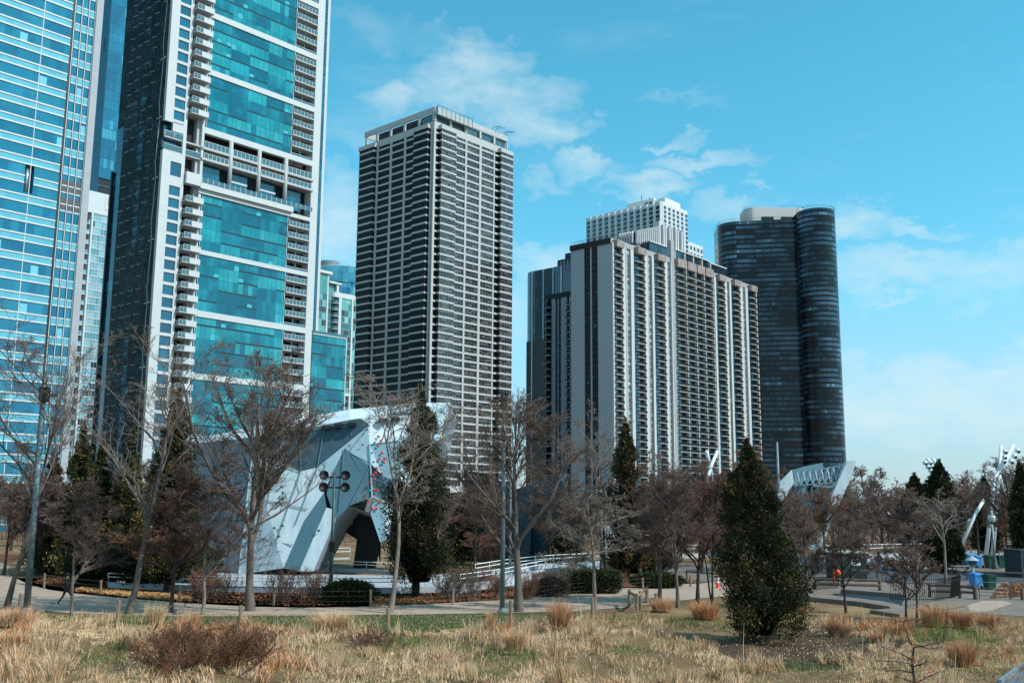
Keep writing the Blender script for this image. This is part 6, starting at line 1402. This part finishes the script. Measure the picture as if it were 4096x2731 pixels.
o,b,h=pole(3892,2180,1990,'dark pole with three round floodlights and a hanging banner',.2,DK)
for x_,z_ in ((-.95,h-.1),(.3,h),(.55,h-.9)): flood(o,(x_,0,z_),.5)
k=b.y/FPX; sg=MB().box(.35,2.6,-.05,.05,h-7.6,h-3.6).build('hanging_banner',mat('banner_blue',(70,160,196),.6,0,.1),o); MB().box(.45,2.5,-.07,-.051,h-5.4,h-3.8).build('banner_photo',mat('banner_white',(200,206,214),.6,0,.4,3.),sg)
def globe_lamp(px,py,ty,label):
    b=A(px,py); H=AY(px,ty,b.y).z; o=empty('street_lamp',b,0,label,'street lamp',None)
    MB().lathe((0,0,0),[(.36,0),(.36,.25),(.24,.45),(.2,.9),(.16,1.0),(.12,1.1)],12).build('base',mat('bronze_green_paint',(70,78,74),.6,.2),o,True)
    MB().tube([(0,0,1.),(0,0,H-1.15)],[.11,.075],10).build('pole',mat('grey_lamp_pole',(150,150,148),.6,.2),o,True)
    MB().lathe((0,0,H-1.2),[(.08,0),(.2,.08),(.2,.16)],12).build('collar',DK,o)
    g_=MB().lathe((0,0,H-1.04),[(.16,0),(.33,.22),(.37,.45),(.3,.68),(.18,.82)],14).build('globe',mat('frosted_globe',(206,216,220),.3,0,.03,spec=.6),o,True); MB().lathe((0,0,H-.24),[(.2,0),(.16,.1),(.05,.2),(.04,.3),(.01,.36)],10).build('finial',mat('frosted_globe',(206,216,220),.3),g_,True)
    return o
globe_lamp(3562,2238,2045,'white globe street lamp left of the dark pointed conifers'); globe_lamp(3981,2276,2045,'white globe street lamp near the bins at right')
MAST=mat('white_mast_paint',(214,220,224),.45,.0,.05)
e8=lambda x,y:(3300+x/2.24,1700+y/2.24)
def mast(label,base,Y,limbs,balls,r=.42,name='lighting_mast'):
    org=AY(base[0],base[1],Y); org.z=0; R=empty(name,org,0,label,'lighting mast')
    f_=lambda p,dy=0.: AY(p[0],p[1],Y+dy)-org
    for l,rr_ in limbs:
        MB().tube([f_(p,2.2*(i_-.5)*(1 if l[0][0]<l[-1][0] else -1)*.4) for i_,p in enumerate(l)],rr_,14).build('tubular_limb',MAST,R,True)
    for p in balls:
        c=f_(p,-1.0); o_=MB().sphere(c,.27 if Y<130 else .34,12,8).build('spherical_lamp',MAST,R,True); MB().sphere(c+Vector((.06,-.1,-.1)),.2 if Y<130 else .25,10,6).build('lens',DK,o_,True)
mast('large white branching mast with ball lamps at the right edge','x' and e8(1545,640),112,[([e8(1580,185),e8(1560,430),e8(1548,560),e8(1500,1190)],[.19,.19,.21,.22]),([e8(1692,175),e8(1575,400),e8(1520,470),e8(1500,640),e8(1440,1190)],[.16,.18,.19,.21,.22]),([e8(1560,430),e8(1600,590),e8(1650,740),e8(1760,1190)],[.15,.16,.17,.18]),([e8(1430,660),e8(1350,790),e8(1190,1150)],[.18,.18,.18])],[e8(*p) for p in ((1612,237),(1608,285),(1725,228),(1697,277),(1668,325),(1600,322))],.42)
mast('smaller tilted white mast with ball lamps behind the tallest dark conifer',e8(1100,500),138,[([e8(912,303),e8(1000,400),e8(1090,520),e8(1180,640),e8(1430,1060)],[.22,.23,.23,.23,.24]),([e8(965,300),e8(1010,395),e8(1060,500)],[.22,.23,.23]),([e8(1310,800),e8(1230,1060)],[.22,.22])],[e8(*p) for p in ((898,337),(924,372),(948,405),(976,403),(958,368),(943,335),(1012,368))],.42)
g9=lambda x,y:(2650+x/2.4125,1350+y/2.4125)
mast('white forked mast in front of the foot of the long balcony block',g9(440,1500),120,[([g9(425,1095),g9(450,1210),g9(470,1290),g9(520,1900)],[.21,.21,.2,.2]),([g9(530,1095),g9(480,1210),g9(440,1330),g9(300,1900)],[.18,.2,.21,.21])],[],.36)
# ================================================================ bins, cone, tables, container
def bin_(px,py,label,body,lid,s=1.,rz=0.,group='wheeled bins in the plaza'):
    b=A(px,py); o=empty('wheeled_bin',b,rz,label,'bin',group); o.scale=(s,s,s)
    m=MB(); w0,w1,d0,d1,H=.27,.34,.32,.42,1.02
    P0=[(-w0,-d0,.06),(w0,-d0,.06),(w0,d0,.06),(-w0,d0,.06)]; P1=[(-w1,-d1,H),(w1,-d1,H),(w1,d1,H),(-w1,d1,H)]
    m.poly(P0[::-1]); 
    for i_ in range(4): j_=(i_+1)%4; m.poly([P0[i_],P0[j_],P1[j_],P1[i_]])
    m.poly(P1); m.box(-w1-.03,w1+.03,-d1-.03,d1+.03,H-.1,H-.02); m.build('body',body,o)
    MB().prism([(-w1-.04,-d1-.05),(w1+.04,-d1-.05),(w1+.04,d1+.03),(-w1-.04,d1+.03)],H,H+.07).box(-w1+.08,w1-.08,-d1+.05,d1-.1,H+.07,H+.11).build('lid',lid,o)
    for s_ in (-1,1): MB().tube([(s_*(w1+.0),d1-.02,.13),(s_*(w1+.07),d1-.02,.13)],.13,12).build('wheel',DK,o)
    MB().tube([(-w1+.04,d1+.1,H-.05),(w1-.04,d1+.1,H-.05)],.02,6).build('handle',lid,o); MB().box(-.12,.14,-d1+.045,-d1+.055,.62,.72).build('sticker',MAST,o)
    return o
BB=mat('bin_blue',(62,142,206),.5,0,.05,spec=.5); BBL=mat('bin_blue_lid',(70,150,212),.5,0,.05); BG=mat('bin_green',(22,70,58),.5,0,.08); BGL=mat('bin_green_lid',(20,60,50),.5)
bin_(3905,2352,'blue wheeled bin on the near side of the path, beside a green one',BB,BBL,1.02,.2); bin_(3960,2358,'green wheeled bin on the near side, right of a blue one',BG,BGL,1.0,.15)
bin_(3882,2266,'blue wheeled bin farther back by the picnic tables, left of a pair',BB,BBL,1.1,.1); bin_(3908,2268,'blue wheeled bin farther back, right of a pair',BB,BBL,1.05,.3)
bin_(3960,2272,'dark green bin left of the globe lamp foot',BG,BGL,1.15,.1); bin_(4002,2272,'dark green bin right of the globe lamp foot',BG,BGL,1.15,.1)
b=A(2872,2352); ORG=mat('cone_orange',(236,84,40),.5,0,.05); o=empty('traffic_cone',b,0,'orange traffic cone with white bands on the path','traffic cone'); H=AY(2872,2292,b.y).z
MB().box(-.22,.22,-.22,.22,0,.05).build('base',ORG,o); MB().lathe((0,0,.05),[(.17,0),(.03,H-.07),(.0,H-.05)],14).build('cone_body',ORG,o,True)
for f_ in (.36,.62): z_=H*f_; r_=.17*(1-f_)+.03*f_+.012; MB().lathe((0,0,0),[(r_+.008,z_),(r_-.012,z_+H*.14)],14).build('white_band',MAST,o,True)
for x_,y_,l_ in ((3355,2335,'round orange marker near the black bar fence'),): 
    b=A(x_,y_); o=MB().sphere((0,0,.9),.22,12,8).build('round_marker',ORG,None,True,b); tag(o,l_,'marker'); MB().tube([(0,0,0),(0,0,.8)],.03,6).build('stick',DK,o)
b=A(3337,2338); o=MB().lathe((0,0,0),[(.08,0),(.08,1.1),(.04,1.2)],10).box(-.2,.2,-.2,.2,0,.06).build('delineator_post',ORG,None,False,b); tag(o,'slim orange marker post beside the round orange marker','marker post')
TBL=mat('grey_table_wood',(128,124,120),.9,0,.2,3.)
def picnic(px,py,label,rz=0.,s=1.):
    b=A(px,py); o=empty('picnic_table',b,rz,label,'picnic table','picnic tables in the plaza'); o.scale=(s,)*3
    m=MB(); 
    for i_ in range(5): m.box(-.95,.95,-.38+i_*.155,-.245+i_*.155,.72,.76)
    m.box(-.9,.9,-.36,.36,.69,.715); m.build('table_top',TBL,o)
    for s_ in (-1,1): MB().box(-.95,.95,s_*.72-.13,s_*.72+.13,.43,.47).build('bench',TBL,o)
    for s_ in (-.7,.7):
        m=MB().bar((s_,-.75,0),(s_,-.15,.7),.06,.1).bar((s_,.75,0),(s_,.15,.7),.06,.1).bar((s_,-.85,.4),(s_,.85,.4),.06,.1); m.build('leg_frame',TBL,o)
    return o
picnic(3810,2292,'picnic table with people seated, by the pale zigzag tree',.25,1.15); picnic(3520,2276,'picnic table between the two standing people',.1,1.3); picnic(3600,2282,'picnic table right of the standing people',.15,1.3); picnic(3852,2300,'picnic table nearest the blue bins',.2,1.1)
b=A(4088,2312); cor=mat('corrugated_steel',(70,78,84),.5,.4,.15); o=empty('shipping_container',b,math.radians(6),'grey corrugated container behind the bins at the right edge','container'); m=MB()
H=2.3
for i_ in range(28): m.poly([(i_*.2,0,0),(i_*.2+.07,-.05,0),(i_*.2+.07,-.05,H),(i_*.2,0,H)]); m.poly([(i_*.2+.07,-.05,0),(i_*.2+.13,-.05,0),(i_*.2+.13,-.05,H),(i_*.2+.07,-.05,H)]); m.poly([(i_*.2+.13,-.05,0),(i_*.2+.2,0,0),(i_*.2+.2,0,H),(i_*.2+.13,-.05,H)])
m.box(0,5.6,.01,2.4,0,H); m.build('corrugated_wall',cor,o); MB().box(-.08,5.7,-.1,2.45,H,H+.1).build('top_frame',cor,o)
# dark kiosk with small white notice, left plaza
b=A(3410,2318); o=empty('dark_kiosk',b,.1,'dark green portable cabin with a white notice behind the slender tree','cabin'); H=AY(3410,2212,b.y).z
MB().box(-1.3,1.3,0,2.2,0,H).build('cabin_wall',mat('dark_green_cabin',(30,46,46),.6,0,.15),o); MB().box(-1.45,1.45,-.15,2.35,H,H+.12).build('cabin_roof',MAST,o); MB().box(.0,.75,-.03,-.003,H-1.0,H-.4).build('white_notice',MAST,o)
b=A(3390,2300); o=MB().box(-4.2,-1.6,0,1.2,0,1.5).box(-4.25,-1.55,-.05,1.25,1.5,1.58).build('grey_cabinet',mat('blue_grey_board',(96,112,122),.7,0,.1),None,False,b); tag(o,'long blue-grey cabinet left of the dark portable cabin','cabinet')
# stone lantern near the blue bin
b=A(3895,2335); o=empty('garden_lantern',b,0,'small pale lantern standing beside the blue bin','lantern'); LT=mat('pale_lantern_stone',(150,166,174),.8,0,.1)
MB().lathe((0,0,0),[(.3,0),(.3,.15),(.14,.25),(.12,1.3),(.3,1.45)],10).build('stem',LT,o); MB().box(-.2,.2,-.2,.2,1.45,1.85).build('light_box',mat('lantern_dark',(50,60,66),.5),o); MB().lathe((0,0,1.85),[(.55,0),(.3,.18),(.06,.34),(.0,.42)],8).build('cap',LT,o)
# benches at left, far car and van
b=A(60,2262); o=empty('park_bench',b,.3,'brown slatted bench at the far left beside the path','bench'); BW=mat('brown_bench_slats',(96,66,50),.8,0,.2)
m=MB(); 
for i_ in range(5): m.box(-1.6,.6,-.1,-.06,.5+i_*.11,.59+i_*.11)
m.build('backrest',BW,o); MB().box(-1.6,.6,-.6,-.12,.42,.47).build('seat',BW,o)
for x_ in (-1.5,.5): MB().box(x_-.04,x_+.04,-.55,-.02,0,.42).build('leg',DK,o)
def car(px,py,label,colr,van=False,rz=0.,s=1.):
    b=A(px,py); o=empty('parked_van' if van else 'parked_car',b,rz,label,'van' if van else 'car'); o.scale=(s,)*3
    pr=[(-2.2,.35),(-2.25,.8),(-1.9,1.0),(-1.2,1.1),(-.7,1.55),(.9,1.58),(1.6,1.1),(2.15,1.0),(2.25,.6),(2.2,.35)] if not van else [(-2.6,.35),(-2.65,1.1),(-2.0,1.3),(-1.5,2.1),(2.5,2.15),(2.6,.35)]
    m=MB(); n_=len(pr); i0=[(x,-.88,z) for x,z in pr]; i1=[(x,.88,z) for x,z in pr]; m.poly(i0); m.poly(i1[::-1])
    for i_ in range(n_): j_=(i_+1)%n_; m.poly([i0[i_],i1[i_],i1[j_],i0[j_]])
    m.build('body',colr,o); MB().box(-1.1,1.3,-.9,-.885,1.08,1.48).build('side_window',dkglass,o) if not van else MB().box(-1.6,-.4,-.9,-.885,1.3,1.9).build('side_window',dkglass,o)
    for x_ in (-1.4,1.4): MB().tube([(x_,-.93,.34),(x_,-.7,.34)],.34,14).build('wheel',DK,o)
car(25,2080,'white van parked in the distance at the left edge',mat('white_car_paint',(210,216,220),.3,0,.02,spec=.6),True,.2,1.2); car(75,2092,'silver car parked in the distance beside the white van',mat('silver_car_paint',(150,158,166),.3,.4,.02),False,.2,1.2)
# plank deck, bottom right corner
DKW=mat('blue_grey_planks',(92,98,108),.6,0,.2,3.,stretch=(1,6,1)); org=A(4130,2760,0); o=empty('plank_deck',org,0,'corner of a blue-grey plank walkway at the bottom right','walkway')
for i_ in range(7):
    a=AY(3989+i_*16,2731-i_*1,31.)-org; c0=A(3990+i_*26,2727+i_*10,.45)-org; c1=A(4110+i_*26,2630+i_*10,.45)-org
    d=(c1-c0).normalized(); c1=c1+d*1.5; c0=c0-d*1.5; nn=Vector((d.y,-d.x,0))*.17; m=MB(); m.prism([(c0.x,c0.y),(c0.x+nn.x,c0.y+nn.y),(c1.x+nn.x,c1.y+nn.y),(c1.x,c1.y)],.28,.45); m.build('plank',DKW,o)
MB().bar(A(4000,2735,.4)-org,A(4130,2640,.4)-org,.1,.3).build('edge_beam',mat('steel_beam',(150,158,164),.4,.6),o)
# ================================================================ people
SKIN=mat('skin',(196,146,120),.6,0,.05); 
def person(loc,rz,label,J,s=1.,hair=(40,32,28),top=(24,26,32),legs=(22,24,30),shoe=(20,20,22),skirt=None,long_hair=False):
    """J: joint positions in metres, facing -y; keys hip,chest,neck,head,(l/r)sh,el,wr,hand,hipj,knee,ank,toe"""
    o=empty('person',loc,rz,label,'person'); o.scale=(s,)*3
    V=[];E_=[];Rr=[]
    def v(p,r): V.append(p); Rr.append(r); return len(V)-1
    hip=v(J['hip'],.15); ch=v(J['chest'],.17); up=v(J['up'],.15); nk=v(J['neck'],.065); hd0=v(J['head0'],.085); hd=v(J['head'],.10)
    E_+=[(hip,ch),(ch,up),(up,nk),(nk,hd0),(hd0,hd)]
    for sd in 'lr':
        sh=v(J[sd+'sh'],.075); el=v(J[sd+'el'],.05); wr=v(J[sd+'wr'],.035); E_+=[(up,sh),(sh,el),(el,wr)]
        hn=v(J[sd+'hand'],.038); E_.append((wr,hn)); d=(Vector(J[sd+'hand'])-Vector(J[sd+'wr'])).normalized(); side=Vector((1,0,0)) if abs(d.x)<.8 else Vector((0,1,0))
        for q in range(4):
            b0=v(tuple(Vector(J[sd+'hand'])+d*.045+side*(-.03+.02*q)),.010); b1=v(tuple(Vector(J[sd+'hand'])+d*(.085+.01*(q in (1,2)))+side*(-.033+.022*q)),.008); E_+=[(hn,b0),(b0,b1)]
        t0=v(tuple(Vector(J[sd+'hand'])+side*.045+d*.01),.011); t1=v(tuple(Vector(J[sd+'hand'])+side*.065+d*.045),.009); E_+=[(hn,t0),(t0,t1)]
        hj=v(J[sd+'hipj'],.095); kn=v(J[sd+'knee'],.062); an=v(J[sd+'ank'],.042); to=v(J[sd+'toe'],.035); E_+=[(hip,hj),(hj,kn),(kn,an),(an,to)]
    me=bpy.data.meshes.new('body'); me.from_pydata(V,E_,[]); b=bpy.data.objects.new('body',me); COL.objects.link(b); b.parent=o
    sk=b.modifiers.new('skin','SKIN'); sk.use_smooth_shade=True
    for i_,r in enumerate(Rr): me.skin_vertices[0].data[i_].radius=(r,r); me.skin_vertices[0].data[i_].use_root=(i_==0)
    ss=b.modifiers.new('sub','SUBSURF'); ss.levels=1; ss.render_levels=1
    # clothing painted by height region: the body carries clothes colour through position
    mt_,n,bs_=newmat('clothed_body'); co=n.new('ShaderNodeTexCoord').outputs['Object']; sp=n.new('ShaderNodeSeparateXYZ'); n.l(co,sp.inputs[0]); z=sp.outputs[2]
    nkz=J['neck'][2]-.02; hz_=J['hip'][2]+.02 if not skirt else skirt
    c=n.mix(n.m('GREATER_THAN',z,hz_),lin(legs),lin(top)); c=n.mix(n.m('LESS_THAN',z,.10),c,lin(shoe)); c=n.mix(n.m('GREATER_THAN',z,nkz),c,lin((196,146,120))); n.l(c,bs_.inputs['Base Color']); bs_.inputs['Roughness'].default_value=.85
    me.materials.append(mt_)
    H=Vector(J['head']); m=MB().sphere(H+Vector((0,.02,.04)),.115,12,8,0,(.95,1.05,1.0))
    if long_hair: m.sphere(H+Vector((0,.07,-.12)),.12,10,7,0,(1,.7,1.4))
    m.build('hair',mat('hair_%d'%hair[0],hair,.8,0,.1),o,True)
    m=MB(); 
    for s_ in (-1,1): m.sphere(H+Vector((s_*.035,-.098,.0)),.012,6,4); 
    m.build('eyes',DK,o,True); MB().sphere(H+Vector((0,-.115,-.02)),.018,6,5,0,(.8,1,1.4)).build('nose',SKIN,o,True)
    return o
def stand(walk=0.,arm=.1):
    w=walk
    return dict(hip=(0,0,.95),chest=(0,.0,1.18),up=(0,0,1.38),neck=(0,-.01,1.50),head0=(0,-.02,1.58),head=(0,-.02,1.67),
     lsh=(.19,0,1.40),lel=(.25,-.02+w*.15,1.12),lwr=(.24,-.08+w*.12-arm,.90),lhand=(.23,-.10+w*.12-arm,.82),rsh=(-.19,0,1.40),rel=(-.25,-.02-w*.15,1.12),rwr=(-.24,-.08-w*.25-arm,.91),rhand=(-.23,-.10-w*.28-arm,.83),
     lhipj=(.09,0,.90),lknee=(.10,-.05-w*.22,.50),lank=(.10,.0-w*.36,.09),ltoe=(.11,-.15-w*.38,.05),rhipj=(-.09,0,.90),rknee=(-.10,-.03+w*.14,.50),rank=(-.10,.02+w*.42,.11),rtoe=(-.11,-.10+w*.40,.05))
def sit():
    return dict(hip=(0,0,.55),chest=(0,-.04,.80),up=(0,-.08,1.0),neck=(0,-.11,1.12),head0=(0,-.13,1.19),head=(0,-.14,1.27),
     lsh=(.19,-.08,1.02),lel=(.24,-.22,.80),lwr=(.16,-.44,.80),lhand=(.12,-.52,.80),rsh=(-.19,-.08,1.02),rel=(-.24,-.22,.80),rwr=(-.14,-.44,.80),rhand=(-.10,-.52,.80),
     lhipj=(.10,-.02,.52),lknee=(.12,-.42,.50),lank=(.12,-.40,.09),ltoe=(.12,-.54,.05),rhipj=(-.10,-.02,.52),rknee=(-.12,-.42,.50),rank=(-.12,-.36,.09),rtoe=(-.12,-.50,.05))
person(A(262,2417),math.radians(78),'person in a dark jacket striding along the path at left, wearing a dark cap',stand(1.,.0),1.02)
person(A(3472,2300),math.radians(200),'standing person in a pale blue jacket seen from behind in the plaza',stand(0.,.05),1.12,(60,50,44),(160,186,200),(36,38,44),long_hair=True,skirt=.80)
person(A(3518,2296),math.radians(160),'standing person with a dark hood, white bag and blue jeans in the plaza',stand(.25,.2),1.12,(36,28,26),(44,38,40),(60,110,160),long_hair=True)
person(A(3790,2292),math.radians(30),'seated person in a pink top at the picnic table by the pale zigzag tree',sit(),1.1,(70,50,40),(190,160,170),(40,44,60))
person(A(3838,2285),math.radians(-70),'seated person in dark clothes with a bowed head at the picnic table',sit(),1.15,(30,26,26),(26,26,30),(24,26,30))
person(A(3868,2290),math.radians(-40),'seated person in a light blue top at the table nearest the blue bins',sit(),1.15,(110,70,50),(130,160,190),(30,34,44))
o=[q for q in bpy.data.objects if q.name.startswith('person')][0]
MB().lathe((0,0,1.70),[(.125,0),(.12,.06),(.07,.11),(0,.125)],12).box(-.07,.07,-.2,-.08,1.71,1.725).build('cap',DK,o,True)
S.view_settings.exposure=.32
